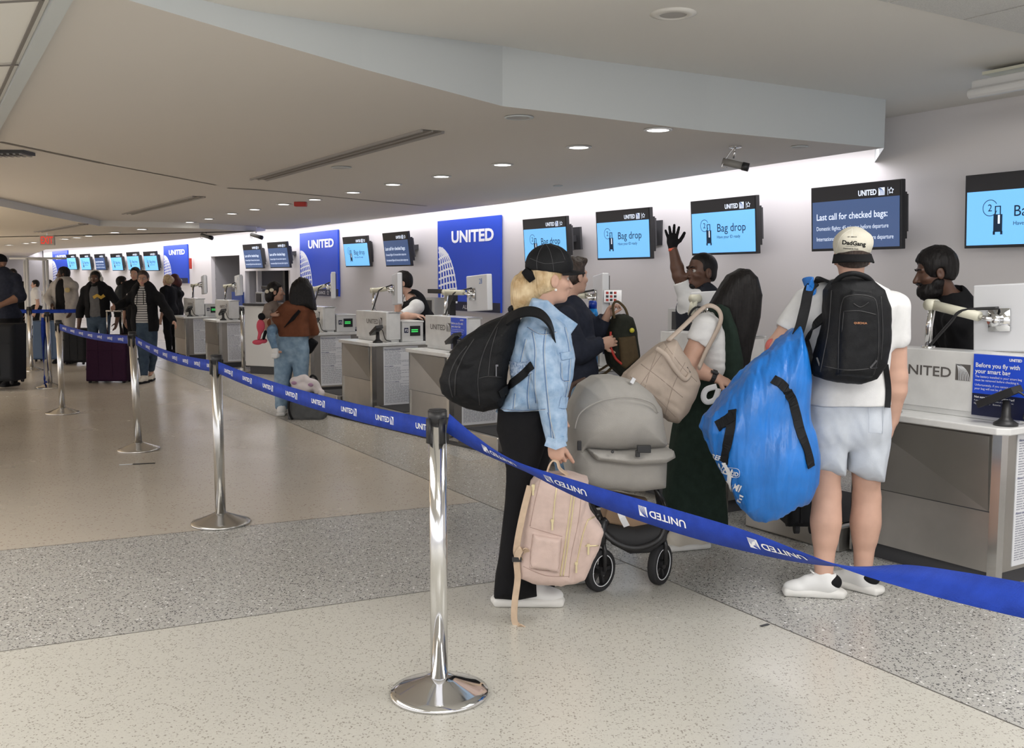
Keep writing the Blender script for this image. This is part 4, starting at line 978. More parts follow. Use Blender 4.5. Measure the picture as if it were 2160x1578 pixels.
class Fig:
    def __init__(s, label, base, H, yaw, skin=S_light, lip=S_lip, build=1.0, fem=False, name='person', cat='person', group=None):
        s.H = H; s.k = H / 1.75; s.b = build; s.fem = fem; s.skin = skin; s.lip = lip; b = A(base); s.base = b
        s.f = np.array([math.cos(yaw), math.sin(yaw), 0]); s.l = np.array([-math.sin(yaw), math.cos(yaw), 0]); s.r = -s.l; s.yaw = yaw
        up = np.array([0, 0, 1.]); f, l = s.f, s.l; J = s.J = {}
        sw = (.102 if not fem else .090) * H * (.5 + .5 * build); hw = .052 * H
        J['pel'] = b + up * .535 * H; J['neck'] = b + up * .845 * H; J['head'] = b + up * .935 * H + f * .015
        for n, sg in (('L', 1), ('R', -1)):
            J['sh' + n] = b + up * .812 * H + l * sg * sw; J['el' + n] = b + up * .63 * H + l * sg * (sw + .035) - f * .02; J['wr' + n] = b + up * .485 * H + l * sg * (sw + .03) + f * .06
            J['hip' + n] = b + up * .50 * H + l * sg * hw; J['kn' + n] = b + up * .28 * H + l * sg * hw * 1.05 + f * .015; J['an' + n] = b + up * .048 * H + l * sg * hw * 1.1 - f * .02
            J['ft' + n] = f + l * sg * .18
        s.hf = f; s.hu = up; s.t = thing(name, label, cat, (b[0], b[1], b[2]), group); s.hs = s.k
    def set(s, **kw):
        for k, v in kw.items(): s.J[k] = A(v)
        return s
    def shift(s, keys, v):
        for k in keys: s.J[k] = s.J[k] + A(v)
    def look(s, yaw, pitch=0, roll=0):
        s.hf = np.array([math.cos(yaw) * math.cos(pitch), math.sin(yaw) * math.cos(pitch), math.sin(pitch)]); u = np.array([0, 0, 1.]) + s.l * roll
        s.hu = u - s.hf * (u @ s.hf); s.hu /= np.linalg.norm(s.hu); return s
    def torso(s, S, g=0.0, k=.04, legs=True):
        J = s.J; p, n = J['pel'], J['neck']; a = n - p; K = s.k * s.b; ax = s.f - a * (s.f @ a) / (a @ a); at = lambda t: p + a * t
        wd = [(-.06, .155, .75), (.08, .158, .74), (.30, .132, .74), (.55, .152, .72), (.78, .158, .66), (.92, .11, .62)] if not s.fem else [(-.06, .165, .76), (.08, .162, .74), (.32, .118, .76), (.58, .142, .74), (.78, .140, .66), (.92, .10, .62)]
        for i in range(len(wd) - 1): S.cone(at(wd[i][0]), at(wd[i + 1][0]), wd[i][1] * K + g, wd[i + 1][1] * K + g, k, wd[i][2], ax)
        mid = at(.88)
        for sd in 'LR':
            S.cone(mid, J['sh' + sd], .06 * K + g, .052 * K + g, k); S.cone(J['neck'] + a * .02, J['sh' + sd], .045 * K + g * .6, .045 * K + g, .03)
            bt = at(-.02) + s.l * (.065 if sd == 'L' else -.065) * K - ax * .05 * K; S.ell(bt, (.085 * K + g,) * 3, None, .04)
            if s.fem: S.ell(at(.66) + s.l * (.065 if sd == 'L' else -.065) * K + ax * .085 * K, (.062 * K + g,) * 3, None, .03)
    def arm(s, S, sd, g=0.0, fr_=2.0, k=.02, rad=None):
        J = s.J; K = s.k * (.4 + .6 * s.b); sh, el, wr = J['sh' + sd], J['el' + sd], J['wr' + sd]; r = rad or (.052, .043, .040, .027)
        if fr_ <= 1: e = sh + (el - sh) * fr_; S.cone(sh, e, r[0] * K + g, (r[0] + (r[1] - r[0]) * fr_) * K + g, k); return e, (el - sh)
        S.cone(sh, el, r[0] * K + g, r[1] * K + g, k); f2 = fr_ - 1; m = el + (wr - el) * .3
        if f2 > .3: S.cone(el, m, r[1] * K + g, (r[2] + .002) * K + g, k); e = el + (wr - el) * f2; S.cone(m, e, (r[2] + .002) * K + g, (r[2] + (r[3] - r[2]) * (f2 - .3) / .7) * K + g, k)
        else: e = el + (wr - el) * f2; S.cone(el, e, r[1] * K + g, r[2] * K + g, k)
        return e, (wr - el)
    def leg(s, S, sd, g=0.0, fr_=2.0, k=.03, rad=None):
        J = s.J; K = s.k * (.5 + .5 * s.b); h, kn, an = J['hip' + sd], J['kn' + sd], J['an' + sd]; r = rad or (.088, .056, .054, .036)
        if fr_ <= 1: e = h + (kn - h) * fr_; S.cone(h, e, r[0] * K + g, (r[0] + (r[1] - r[0]) * fr_) * K + g, k); return e, kn - h
        S.cone(h, kn, r[0] * K + g, r[1] * K + g, k); m = kn + (an - kn) * .32 - s.f * (0 if rad else .012); S.cone(kn, m, r[1] * K + g, (r[2] + .004) * K + g, k); e = kn + (an - kn) * (fr_ - 1); S.cone(m, e, r[2] * K + g, r[3] * K + g, k)
        return e, an - kn
    def head(s, S, beard=0.0, big=1.0):
        c = s.J['head']; R = fr(s.hf, s.hu); q = s.hs * big; f = lambda x, y, z_: c + R @ (np.array([x, y, z_]) * q)
        S.ell(f(0, -.012, .028), (.073 * q, .090 * q, .085 * q), R, .02); S.ell(f(0, .022, -.030), (.060 * q, .066 * q, .082 * q), R, .02)
        S.ell(f(0, .040, -.082), (.043 * q, .044 * q, .032 * q), R, .02); S.ell(f(0, .066, -.094), (.020 * q, .018 * q, .017 * q), R, .012)
        S.cone(f(0, .084, .002), f(0, .105, -.034), .008 * q, .012 * q, .010); S.ell(f(.012, .090, -.036), (.008 * q,) * 3, R, .006); S.ell(f(-.012, .090, -.036), (.008 * q,) * 3, R, .006)
        S.cone(f(-.036, .072, .020), f(.036, .072, .020), .011 * q, None, .012)
        for sg in (-1, 1):
            S.ell(f(sg * .031, .091, .002), (.014 * q, .012 * q, .010 * q), R, .010, 's'); S.ell(f(sg * .042, .055, -.028), (.022 * q, .024 * q, .018 * q), R, .02)
            S.ell(f(sg * .075, -.004, -.012), (.009 * q, .020 * q, .032 * q), R, .004); S.ell(f(sg * .086, .002, -.010), (.008 * q, .010 * q, .018 * q), R, .004, 's')
        S.cone(f(-.020, .084, -.058), f(.020, .084, -.058), .0065 * q, None, .006); S.cone(f(-.016, .082, -.068), f(.016, .082, -.068), .008 * q, None, .006)
        S.cone(s.J['neck'] - (s.J['neck'] - s.J['pel']) * .06, f(0, -.025, -.06), .056 * s.k * (.5 + .5 * s.b) * (.88 if s.fem else 1), .050 * s.k * (.88 if s.fem else 1), .025)
        s.hfn = f; s.hR = R; s.hq = q
    def hand(s, S, sd, d, n, curl=.5, side=1, spread=.0, sz=1.0, k=.005, thumb=None, g=0.0, knuckle=None):
        w = s.J['wr' + sd]; d = A(d) / np.linalg.norm(d); n = A(n); n = n - d * (n @ d); n /= np.linalg.norm(n); t = np.cross(d, n) * side; q = sz * s.k
        R = np.stack([t, d, n], 1); S.ell(w + d * .045 * q, (.040 * q + g, .054 * q + g, .017 * q + g), R, .02); S.cone(w - d * .01, w + d * .03 * q, .026 * q + g, .025 * q + g, .015, .75, n)
        for i, (o, L) in enumerate(((.030, .070), (.010, .080), (-.010, .074), (-.029, .058))):
            b = w + d * (.088 - abs(o - .008) * .25) * q + t * o * q; dd = d * math.cos(spread * (1.5 - i) * .5) + t * math.sin(spread * (1.5 - i) * .5); a = 0; r = (.0092 if i < 3 else .008) * q + g; p0 = b - d * .012 * q
            for j, fl_ in enumerate((.46, .30, .24)):
                a += curl * (.75 if j == 0 else 1.0) * (1 + .08 * (i - 1)); v = dd * math.cos(a) + n * math.sin(a); p1 = p0 + v * L * q * fl_ * (1.18 if j == 0 else 1); S.cone(p0, p1, r, r * .9, .004 if j else .007); p0 = p1; r *= .93
        tv = A(thumb) if thumb is not None else t * .80 + d * .55 + n * .35; tv = tv / np.linalg.norm(tv)
        p0 = w + d * .025 * q + t * .022 * q; p1 = p0 + tv * .040 * q; p2 = p1 + (tv * .8 + d * .45 + n * .2 * curl) * .032 * q; p3 = p2 + (tv * .6 + d * .6 + n * .5 * curl) * .026 * q
        S.cone(p0, p1, .014 * q + g, .0115 * q + g, .01); S.cone(p1, p2, .0115 * q + g, .010 * q + g, .004); S.cone(p2, p3, .010 * q + g, .0085 * q + g, .004)
    def body(s, h=.006, hands=None, legs=True, extra=None, armr=None, legr=None, beard=0, big=1.0, tg=-.006):
        S = SDF(h); s.torso(S, tg); s.head(S, beard, big)
        for sd in 'LR':
            s.arm(S, sd, 0, 2.0, .02, armr); s.leg(S, sd, 0, 2.0, .03, legr)
            hk = (hands or {}).get(sd, {}); dflt = s.J['wr' + sd] - s.J['el' + sd]
            if hk is not None: s.hand(S, sd, hk.get('d', dflt), hk.get('n', s.l * (-1 if sd == 'L' else 1)), hk.get('curl', .35), hk.get('side', 1 if sd == 'R' else -1), hk.get('spread', .08), hk.get('sz', 1.0), thumb=hk.get('thumb'))
            an = s.J['an' + sd]; ff = s.J['ft' + sd]; ff = ff / np.linalg.norm(ff); S.cone(an - A((0, 0, .02)), an + ff * .11 * s.k - A((0, 0, .045 * s.k)), .034 * s.k, .026 * s.k, .02)
        if extra: extra(S)
        q = s.hq; o = S.obj('body', [s.skin, s.lip], s.t, [(s.hfn(0, .088, -.063), s.hR, (.023 * q, .02 * q, .0125 * q), 1)]); s.bd = o; return o
    def eyes(s):
        for sg in (-1, 1):
            m = MB(); c = s.hfn(sg * .031, .0705, .002); R = Matrix([list(r) for r in s.hR]); m.ell(c, (.0120 * s.hq,) * 3, None, 12, 0); c2 = s.hfn(sg * .031, .0764, .002); m.ell(c2, (.0068 * s.hq,) * 3, None, 10, 1); m.obj('eye', [M_eye, M_iris], s.t, True)
    def brows(s, mt):
        m = MB()
        for sg in (-1, 1): m.tube([s.hfn(sg * .014, .0885, .020), s.hfn(sg * .030, .0870, .026), s.hfn(sg * .046, .076, .021)], .0032 * s.hq, 6)
        m.obj('eyebrows', mt, s.t, True)
    def shoes(s, mt, sole, h=.006, sz=1.0, name='shoe'):
        for sd in 'LR':
            an = s.J['an' + sd]; ff = s.J['ft' + sd]; ff = A((ff[0], ff[1], 0)); ff /= np.linalg.norm(ff); z0 = s.base[2]; k = s.k * sz; c = A((an[0], an[1], z0)); R = fr(ff); g = lambda x, y, z_: c + R @ (np.array([x, y, z_]) * k)
            S = SDF(h); S.ell(g(0, -.025, .062), (.044 * k, .052 * k, .055 * k), R, .02); S.cone(g(0, -.01, .062), g(0, .12, .042), .045 * k, .033 * k, .03); S.ell(g(0, .128, .040), (.047 * k, .062 * k, .032 * k), R, .02); S.cone(g(0, -.03, .07), g(0, -.012, .108), .043 * k, .042 * k, .015); S.cone(g(0, .01, .09), g(0, .07, .07), .034 * k, .034 * k, .03)
            S.cone(g(0, -.018, .13), g(0, -.01, .18), .034 * k, .036 * k, .004, op='s'); S.plane(c + A((0, 0, .026 * k)), (0, 0, -1)); o = S.obj(name, mt, s.t)
            S = SDF(h); S.box(g(0, .045, .018), (.047 * k, .146 * k, .020 * k), R, .016 * k); S.ell(g(0, .11, .020), (.053 * k, .086 * k, .022 * k), R, .01); S.ell(g(0, -.06, .022), (.047 * k, .054 * k, .024 * k), R, .01); S.plane(A((0, 0, z0 + .001)), (0, 0, -1)); S.obj('sole', sole, o)
    def shirt(s, mt, g=.012, arm=.5, h=.008, hem=-.02, wr=.003, sleeve=None, name='shirt', open_=False, seed=1, extra=None, arms='LR', pre=None):
        S = SDF(h); J = s.J; a = J['neck'] - J['pel']; au = a / np.linalg.norm(a)
        for sd in arms:
            e, d = s.arm(S, sd, g + .004, arm, .02, sleeve); d = d / np.linalg.norm(d)
            rr = (.075 if arm <= 1 else .055) * s.k * (.5 + .5 * s.b) + g; S.cone(e + d * rr * .93, e + d * .28, rr, rr * 1.1, .006, op='s')
        if pre: pre(S)
        s.torso(S, g)
        if extra: extra(S)
        S.cone(s.J['neck'] + au * .045, s.J['neck'] + au * .12, .062 * s.k, .07 * s.k, .01, op='s')
        S.noise(wr, 38, seed, (1, 1, .7)); S.plane(J['pel'] + a * hem, -au); return S.obj(name, mt, s.t)
    def pants(s, mt, g=.014, fr_=1.93, h=.008, rad=None, wr=.003, name='trousers', top=.14, seed=2, extra=None):
        S = SDF(h); J = s.J; a = J['neck'] - J['pel']; K = s.k * s.b; ax = s.f
        for sd in 'LR':
            e, d = s.leg(S, sd, g, fr_, .03, rad); d = d / np.linalg.norm(d); rr = (rad[3] if rad and fr_ > 1 else .085 if fr_ <= 1.2 else .05) * s.k + g + .015; S.cone(e + d * rr * .95, e + d * (rr + .15), rr, rr, .006, op='s')
        for i, (t0, t1) in enumerate(((-.08, .0), (.0, .16))): S.cone(J['pel'] + a * t0, J['pel'] + a * t1, (.16 if s.fem else .152) * K + g, (.158 if s.fem else .148) * K + g - .006 * i, .03, .74, ax)
        for sg in (-1, 1): S.ell(J['pel'] - a * .04 + s.l * sg * .065 * K - ax * .05 * K, (.085 * K + g,) * 3, None, .04)
        if extra: extra(S)
        S.noise(wr, 34, seed, (1, 1, .6)); S.plane(J['pel'] + a * top, a); return S.obj(name, mt, s.t)
    def hair(s, mt, h=.006, th=.012, front=.05, low=-.045, extra=None, noise=.002, name='hair', cut=True):
        S = SDF(h); q = s.hq; f = s.hfn; R = s.hR; S.ell(f(0, -.014, .030), ((.073 * q + th), (.090 * q + th), (.085 * q + th)), R, .02)
        S.ell(f(0, -.030, -.02), (.070 * q + th * .5, .068 * q + th * .5, .06 * q), R, .02)
        if cut: S.box(f(0, front + .10, -.06), (.12 * q, .10 * q, .118 * q), R, .03, .03, 's'); S.plane(f(0, 0, low), -s.hu + s.hf * .35)
        for sg in ((-1, 1) if cut else ()): S.ell(f(sg * .082, -.002, -.02), (.020 * q, .026 * q, .034 * q), R, .012, 's')
        if extra: extra(S)
        if noise: S.noise(noise, 120, 3, (1, 1, .15))
        return S.obj(name, mt, s.t)
def cloth_mat(name, col, rough=.85, var=.08, sc=30, sheen=.0, b=.12): return mat(name, col, rough, noise=(sc, var), bump=(260, b), sheen=sheen, spec=.22)
from mathutils.bvhtree import BVHTree
class Skin:
    """finds the visible surface of an object along a sight line, to lay seams, straps and print on it"""
    def __init__(s, *obs):
        V = []; P = []
        for o in obs:
            w = wloc(o); b = len(V); V += [v.co + w for v in o.data.vertices]; P += [tuple(i + b for i in p.vertices) for p in o.data.polygons]
        s.t = BVHTree.FromPolygons(V, P)
    def at(s, px, py, off=.003, dflt=None):
        o = Vector((0, 0, CAMZ)); d = ray(px, py).normalized(); h = s.t.ray_cast(o, d)
        if h[0] is None: return None
        n = h[1]; n = n if n.dot(d) < 0 else -n
        return h[0] + n * off, n
    def line(s, m, pts, r=.003, off=.001, n=8, q=1.0, mi=0):
        P = [Vector((x, y, 0)) for x, y in pts]; P = spl(P, n) if len(P) > 2 else [P[0].lerp(P[1], i / n) for i in range(n + 1)]; out = []
        for p in P:
            h = s.at(p.x, p.y, off)
            if h: out.append(h[0])
            elif len(out) > 1: m.tube(out, r, 6, mi); out = []
        if len(out) > 1: m.tube(out, r, 6, mi)
    def band(s, m, pts, w, t=.006, off=.004, n=8, mi=0, ends=None):
        P = spl([Vector((x, y, 0)) for x, y in pts], n); out = []; sd = []
        for i, p in enumerate(P):
            h = s.at(p.x, p.y, off)
            if h: out.append(h[0]); sd.append(h[1])
        if len(out) < 2: return
        sides = []
        for i in range(len(out)):
            tg = (out[min(i + 1, len(out) - 1)] - out[max(i - 1, 0)]).normalized(); sides.append(tg.cross(sd[i]))
        m.strap(out, w, t, sides, mi)
    def write(s, m, s_, px, py, h, rot=0.0, bold=.02, wide=1.0, off=.003, arc=0.0, mi=0):
        """text whose cap height is h image pixels, starting at px,py"""
        V, Fc = text(s_, 1, bold); hh = .70; out = []; c, sn = math.cos(rot), math.sin(rot); last = None
        for x, y, _ in V:
            x = x / hh * h * wide; y = y / hh * h + arc * x * x; g = s.at(px + x * c + y * sn, py + x * sn - y * c, off)
            if g: last = g[0]
            out.append(last if last is not None else Vector((0, 0, -1)))
        Fc = [f for f in Fc if max((out[i] - out[f[0]]).length for i in f) < .2]; m.add(out, Fc, mi)
def brim(F_, rx, ry, L, z0, droop, mt, parent, sgn=1, curve=.015, amax=1.25):
    f = F_.hfn; m = MB(); na, nl = 24, 8; V = []; Fc = []
    for t in (0, 1):
        for i in range(na + 1):
            a_ = -amax + 2 * amax * i / na
            for j in range(nl + 1):
                u = j / nl; w = math.cos(a_ / amax * pi / 2) ** .45; V.append(f((rx + .006 * u) * math.sin(a_), sgn * (ry * math.cos(a_) + L * u * w), z0 - droop * u - curve * (math.sin(a_) ** 2) - t * .005))
    n1 = (na + 1) * (nl + 1)
    for i in range(na):
        for j in range(nl):
            p = i * (nl + 1) + j; Fc.append((p, p + 1, p + nl + 2, p + nl + 1)); Fc.append((n1 + p, n1 + p + nl + 1, n1 + p + nl + 2, n1 + p + 1))
        e = i * (nl + 1) + nl; Fc.append((e, n1 + e, n1 + e + nl + 1, e + nl + 1))
    m.add(V, Fc); return m.obj('brim', mt, parent, True)
# ---------------------------------------------------------------- woman in the denim jacket
C_denim = mat('denim_light', (.24, .38, .58), .85, noise=(26, .2, 8), bump=(300, .25), col2=(.44, .58, .76)); C_denim2 = mat('denim_jeans', (.10, .19, .31), .85, noise=(20, .2, 8), bump=(300, .25), col2=(.22, .34, .48))
C_seam = mat('denim_seam', (.11, .19, .36), .85); C_blk = cloth_mat('fabric_black', (.008, .008, .0095)); C_blk2 = cloth_mat('nylon_black', (.008, .0085, .010), .6, .2, 20, 0, .2)
C_white = cloth_mat('cotton_white', (.74, .74, .74), .85, .03); C_shoe = mat('shoe_white', (.78, .78, .77), .6); C_sole = mat('sole_white', (.72, .71, .68), .6)
Y1 = Z(1095, 1262).y
a = Fig('woman in a light denim jacket and black cap carrying a large black backpack', Z(1105, 1266), 1.68, .16, fem=True); J = a.J
a.set(pel=Pt(1102, 905, Y1), neck=Pt(1140, 682, Y1), head=Pt(1161, 588, Y1), shR=Pt(1140, 722, Y1 - .16), shL=Pt(1156, 716, Y1 + .17), elR=Pt(1160, 822, Y1 - .21), wrR=Pt(1172, 930, Y1 - .22), elL=Pt(1172, 815, Y1 + .2), wrL=Pt(1165, 858, Y1 + .14),
      hipR=Pt(1102, 930, Y1 - .08), knR=Pt(1092, 1085, Y1 - .09), anR=Pt(1092, 1238, Y1 - .09), hipL=Pt(1115, 930, Y1 + .08), knL=Pt(1122, 1080, Y1 + .12), anL=Pt(1148, 1214, Y1 + .20))
a.look(.30, -.02)
a.body(.0045, {'R': dict(d=(.05, 0, -1), n=(.35, 1, 0), curl=1.15, side=1, thumb=(.6, .35, -.6)), 'L': dict(curl=.6)}, legr=(.062, .045, .045, .032), tg=-.035); a.eyes(); a.brows(H_blond)
a.shoes(C_shoe, C_sole, sz=1.16)
S = SDF(.0055)
S.chain([J['shR'], J['elR'], Pt(1173, 925, Y1 - .22)], [.070, .064, .050], .02); S.cone(Pt(1174, 952, Y1 - .22), Pt(1176, 1010, Y1 - .22), .06, .07, .006, op='s')
S.chain([J['shL'], J['elL'], J['wrL']], [.068, .060, .046], .02)
S.poly([(1112, 655), (1088, 690), (1078, 750), (1078, 810), (1060, 850), (1046, 866), (1075, 872), (1150, 868), (1192, 850), (1205, 800), (1212, 755), (1205, 705), (1192, 680), (1165, 662)], Y1, .175, .11, .03)
S.poly([(1122, 628), (1108, 660), (1125, 690), (1180, 700), (1190, 680), (1160, 650), (1146, 628)], Y1, .085, .05, .02)
S.ell(Pt(1152, 628, Y1 + .01), (.064, .072, .07), None, .01, 's'); S.noise(.0042, 30, 5, (1, 1, .8)); S.noise(.0016, 90, 8)
jk = S.obj('denim_jacket', [C_denim], a.t)
S = SDF(.005); S.poly([(1118, 632), (1150, 632), (1175, 655), (1213, 682), (1196, 706), (1180, 705), (1140, 668), (1116, 655)], Y1, .095, .012, .004, yaw=.1); S.ell(Pt(1150, 645, Y1), (.058, .070, .10), None, .01, 's'); S.poly([(1185, 640), (1225, 640), (1225, 720), (1190, 712)], Y1, .05, .01, .004, op='s'); S.obj('collar', C_denim, jk)
sk = Skin(jk); m = MB(); m2 = MB()
for pts in ([(1150, 695), (1146, 740), (1150, 800), (1156, 860), (1163, 925)], [(1108, 715), (1098, 760), (1092, 800)], [(1122, 700), (1128, 740), (1126, 800), (1130, 850)], [(1190, 690), (1200, 740), (1198, 800), (1190, 850)], [(1050, 862), (1100, 866), (1150, 863)], [(1112, 690), (1140, 705), (1172, 700)], [(1085, 830), (1082, 862)], [(1118, 775), (1112, 830), (1114, 862)], [(1180, 745), (1205, 742)], [(1182, 765), (1184, 800), (1200, 803)], [(1155, 870), (1168, 925)]):
    sk.line(m, pts, .0022, -.0004); sk.line(m2, [(x + 3, y + 1) for x, y in pts], .0009, .0010)
m.obj('seam', C_seam, jk, True); m2.obj('stitching', mat('stitch_pale', (.62, .60, .55), .8), jk, True)
m = MB(); sk.band(m, [(1072, 775), (1090, 779), (1110, 777), (1121, 772)], .062, .004, .0035); m.obj('waist_band', mat('denim_faded', (.46, .56, .70), .9, noise=(95, .3, 2), col2=(.12, .20, .38)), jk)
m = MB(); sk.band(m, [(1182, 752), (1195, 750), (1206, 748)], .032, .006, .004); sk.band(m, [(1180, 848), (1190, 850), (1198, 848)], .05, .005, .004); m.obj('pocket_flap', C_denim, jk, bev=.003)
m = MB(); m.strap([Pt(1152, 930, Y1 - .262), Pt(1172, 938, Y1 - .272), Pt(1192, 930, Y1 - .262)], .045, .01, (0, 0, 1)); m.obj('cuff', C_denim, jk)
S = SDF(.006); S.poly([(1050, 862), (1047, 905), (1058, 940), (1068, 985), (1066, 1050), (1058, 1130), (1045, 1215), (1042, 1257), (1090, 1262), (1135, 1252), (1128, 1200), (1122, 1100), (1130, 1000), (1152, 930), (1150, 862)], Y1 - .08, .10, .07, .02)
S.poly([(1060, 862), (1058, 905), (1072, 960), (1090, 1050), (1105, 1150), (1118, 1238), (1170, 1234), (1160, 1130), (1150, 1000), (1170, 930), (1172, 862)], Y1 + .10, .09, .06, .02); S.noise(.003, 22, 4, (1, 1, .5)); S.obj('black_trousers', C_blk, a.t)
# hair, ponytail, cap
def pony(S):
    S.ell(Pt(1106, 612, Y1), (.062, .062, .088), None, .02); S.ell(Pt(1100, 640, Y1), (.045, .05, .062), None, .03); S.cone(Pt(1120, 585, Y1), Pt(1108, 600, Y1), .022, .05, .02); S.ell(Pt(1136, 612, Y1), (.030, .06, .05), None, .02)
a.hair(H_blond, .0045, .008, .045, -.075, pony, .0035)
S = SDF(.004); f = a.hfn; R = a.hR
S.ell(f(0, -.008, .060), (.090, .112, .100), R, .01); S.plane(f(0, 0, .028), -(a.hu) - a.hf * .10); S.ell(f(0, -.105, .012), (.034, .05, .038), R, .008, 's'); S.cone(f(0, -.005, .157), f(0, -.005, .159), .008, None, .004)
S.noise(.0012, 60, 2); cp = S.obj('baseball_cap', C_blk2, a.t)
brim(a, .082, .094, .080, .046, .012, C_blk2, cp)
sk = Skin(cp); m = MB()
for pts in ([(1150, 512), (1160, 530), (1166, 555), (1168, 572)], [(1150, 512), (1138, 530), (1132, 552), (1134, 575)], [(1150, 512), (1180, 525), (1192, 548)], [(1118, 545), (1150, 556), (1190, 552)]): sk.line(m, pts, .0012, .0)
m.obj('seam', M_dark, cp, True)
m = MB(); m.tube([Pt(1106, 570, Y1 - .05), Pt(1116, 580, Y1 - .055), Pt(1124, 592, Y1 - .055)], [.018, .024, .018], 12); m.obj('hair_tie', C_blk, a.t, True)
m = MB(); m.ell(f(.086, -.002, -.052), (.0065,) * 3); m.obj('pearl_earring', mat('pearl', (.85, .8, .75), .2), a.t, True)
# black backpack on her back
t = thing('backpack', 'large black backpack worn by the woman in the denim jacket', 'backpack', tuple(Pt(1010, 860, Y1)))
S = SDF(.006); S.poly([(1082, 652), (1060, 668), (1010, 690), (965, 725), (940, 765), (929, 800), (934, 826), (955, 845), (985, 858), (1020, 864), (1058, 858), (1066, 845), (1068, 800), (1076, 760), (1088, 715), (1098, 672)], Y1 - .01, .165, .09, .01, bulge=.0)
S.poly([(1000, 770), (965, 760), (950, 810), (975, 838), (1010, 845)], Y1 - .10, .10, .05, .02); S.noise(.004, 26, 9); S.noise(.0015, 90, 4); bk = S.obj('bag_body', C_blk2, t)
sk = Skin(bk); m = MB()
for pts in ([(1066, 664), (1040, 700), (1018, 750), (1008, 800), (1012, 855)], [(1000, 715), (978, 750), (962, 790), (960, 835)], [(1010, 798), (1030, 794), (1058, 796)], [(1050, 690), (1036, 740), (1030, 795)], [(985, 730), (962, 760), (948, 800), (955, 838)]): sk.line(m, pts, .0032, .0)
m.obj('zip', M_black, t, True)
m = MB(); g = sk.at(1046, 783, .004)[0]; m.box(g, (.005, .005, .045)); m.box(g + Vector((.003, -.003, .026)), (.012, .005, .008)); m.obj('zip_puller', mat('zip_grey', (.16, .16, .17), .35, .8), t)
m = MB(); m.strap(spl([Pt(1070, 676, Y1 - .15), Pt(1092, 662, Y1 - .19), Pt(1118, 657, Y1 - .215), Pt(1142, 664, Y1 - .225), Pt(1160, 684, Y1 - .21), Pt(1170, 715, Y1 - .16)], 8), .058, .010, (0, 1, .8)); m.obj('shoulder_strap', C_blk2, t)
sk = Skin(jk, bk); m = MB(); sk.band(m, [(1052, 832), (1070, 818), (1090, 802), (1110, 785), (1124, 770)], .036, .008, .006); m.obj('lower_strap', C_blk2, t)
m = MB(); m.tube(spl([Pt(1085, 668, Y1 - .02), Pt(1076, 652, Y1 - .02), Pt(1090, 648, Y1 - .02), Pt(1098, 660, Y1 - .02)], 6), .011, 8); m.obj('handle', C_blk2, t, True)
# pink backpack hanging from her hand
C_pink = cloth_mat('nylon_pink', (.60, .46, .41), .6, .05, 20, .1, .15); M_gold = mat('gold_zip', (.72, .62, .38), .35, .5); C_str = cloth_mat('webbing_tan', (.58, .44, .32), .8)
Yp = Y1 - .24
t = thing('pink_backpack', 'pale pink backpack with gold zips hanging from the hand of the woman in denim', 'backpack', tuple(Pt(1175, 1215, Yp)))
S = SDF(.005); S.poly([(1138, 1003), (1120, 1020), (1108, 1070), (1100, 1130), (1090, 1180), (1095, 1208), (1130, 1220), (1180, 1224), (1202, 1215), (1240, 1010), (1200, 1000)], Yp, .14, .055, .01); S.poly([(1175, 1010), (1235, 1040), (1245, 1080), (1250, 1088), (1272, 1115), (1262, 1150), (1232, 1215), (1205, 1224), (1182, 1222), (1178, 1120)], Yp, .10, .045, .012)
S.poly([(1125, 1125), (1182, 1135), (1178, 1205), (1118, 1195)], Yp - .135, .035, .02, .006); S.noise(.003, 34, 7); S.noise(.001, 120, 3); S.obj('bag_body', C_pink, t)
pkb = [o for o in t.children][0]; sk = Skin(pkb); m = MB()
for pts in ([(1176, 1018), (1170, 1060), (1166, 1105)], [(1207, 1035), (1201, 1085), (1192, 1150), (1182, 1215)], [(1213, 1037), (1207, 1085), (1198, 1150), (1188, 1215)], [(1240, 1097), (1229, 1130), (1215, 1195)], [(1240, 1097), (1254, 1090)], [(1234, 1152), (1262, 1151)], [(1128, 1022), (1124, 1045)]): sk.line(m, pts, .0034, .0)
m.obj('gold_zip', M_gold, t, True)
m = MB()
for pts in ([(1140, 1012), (1128, 1060), (1118, 1110)], [(1118, 1112), (1150, 1122), (1186, 1132)], [(1124, 1128), (1122, 1195), (1175, 1205)], [(1226, 1045), (1220, 1100), (1205, 1170), (1200, 1218)], [(1185, 1135), (1178, 1200)], [(1104, 1195), (1150, 1214), (1200, 1216)]): sk.line(m, pts, .0022, -.0006)
m.obj('seam', mat('seam_pink', (.42, .30, .26), .7), t, True)
m = MB()
for x, y in ((1165, 1108), (1215, 1198), (1241, 1160), (1126, 1036)):
    g = sk.at(x, y, .005)
    if g: m.box(g[0], (.008, .005, .04)); m.box(g[0] + Vector((0, 0, .022)), (.013, .006, .012))
m.obj('zip_puller', M_gold, t)
m = MB(); m.strap(spl([Pt(1152, 1008, Yp + .01), Pt(1158, 985, Yp + .01), Pt(1166, 972, Yp + .01), Pt(1176, 974, Yp), Pt(1182, 990, Yp), Pt(1206, 1006, Yp)], 6), .035, .007, (.2, 1, 0)); m.obj('handle', C_str, t)
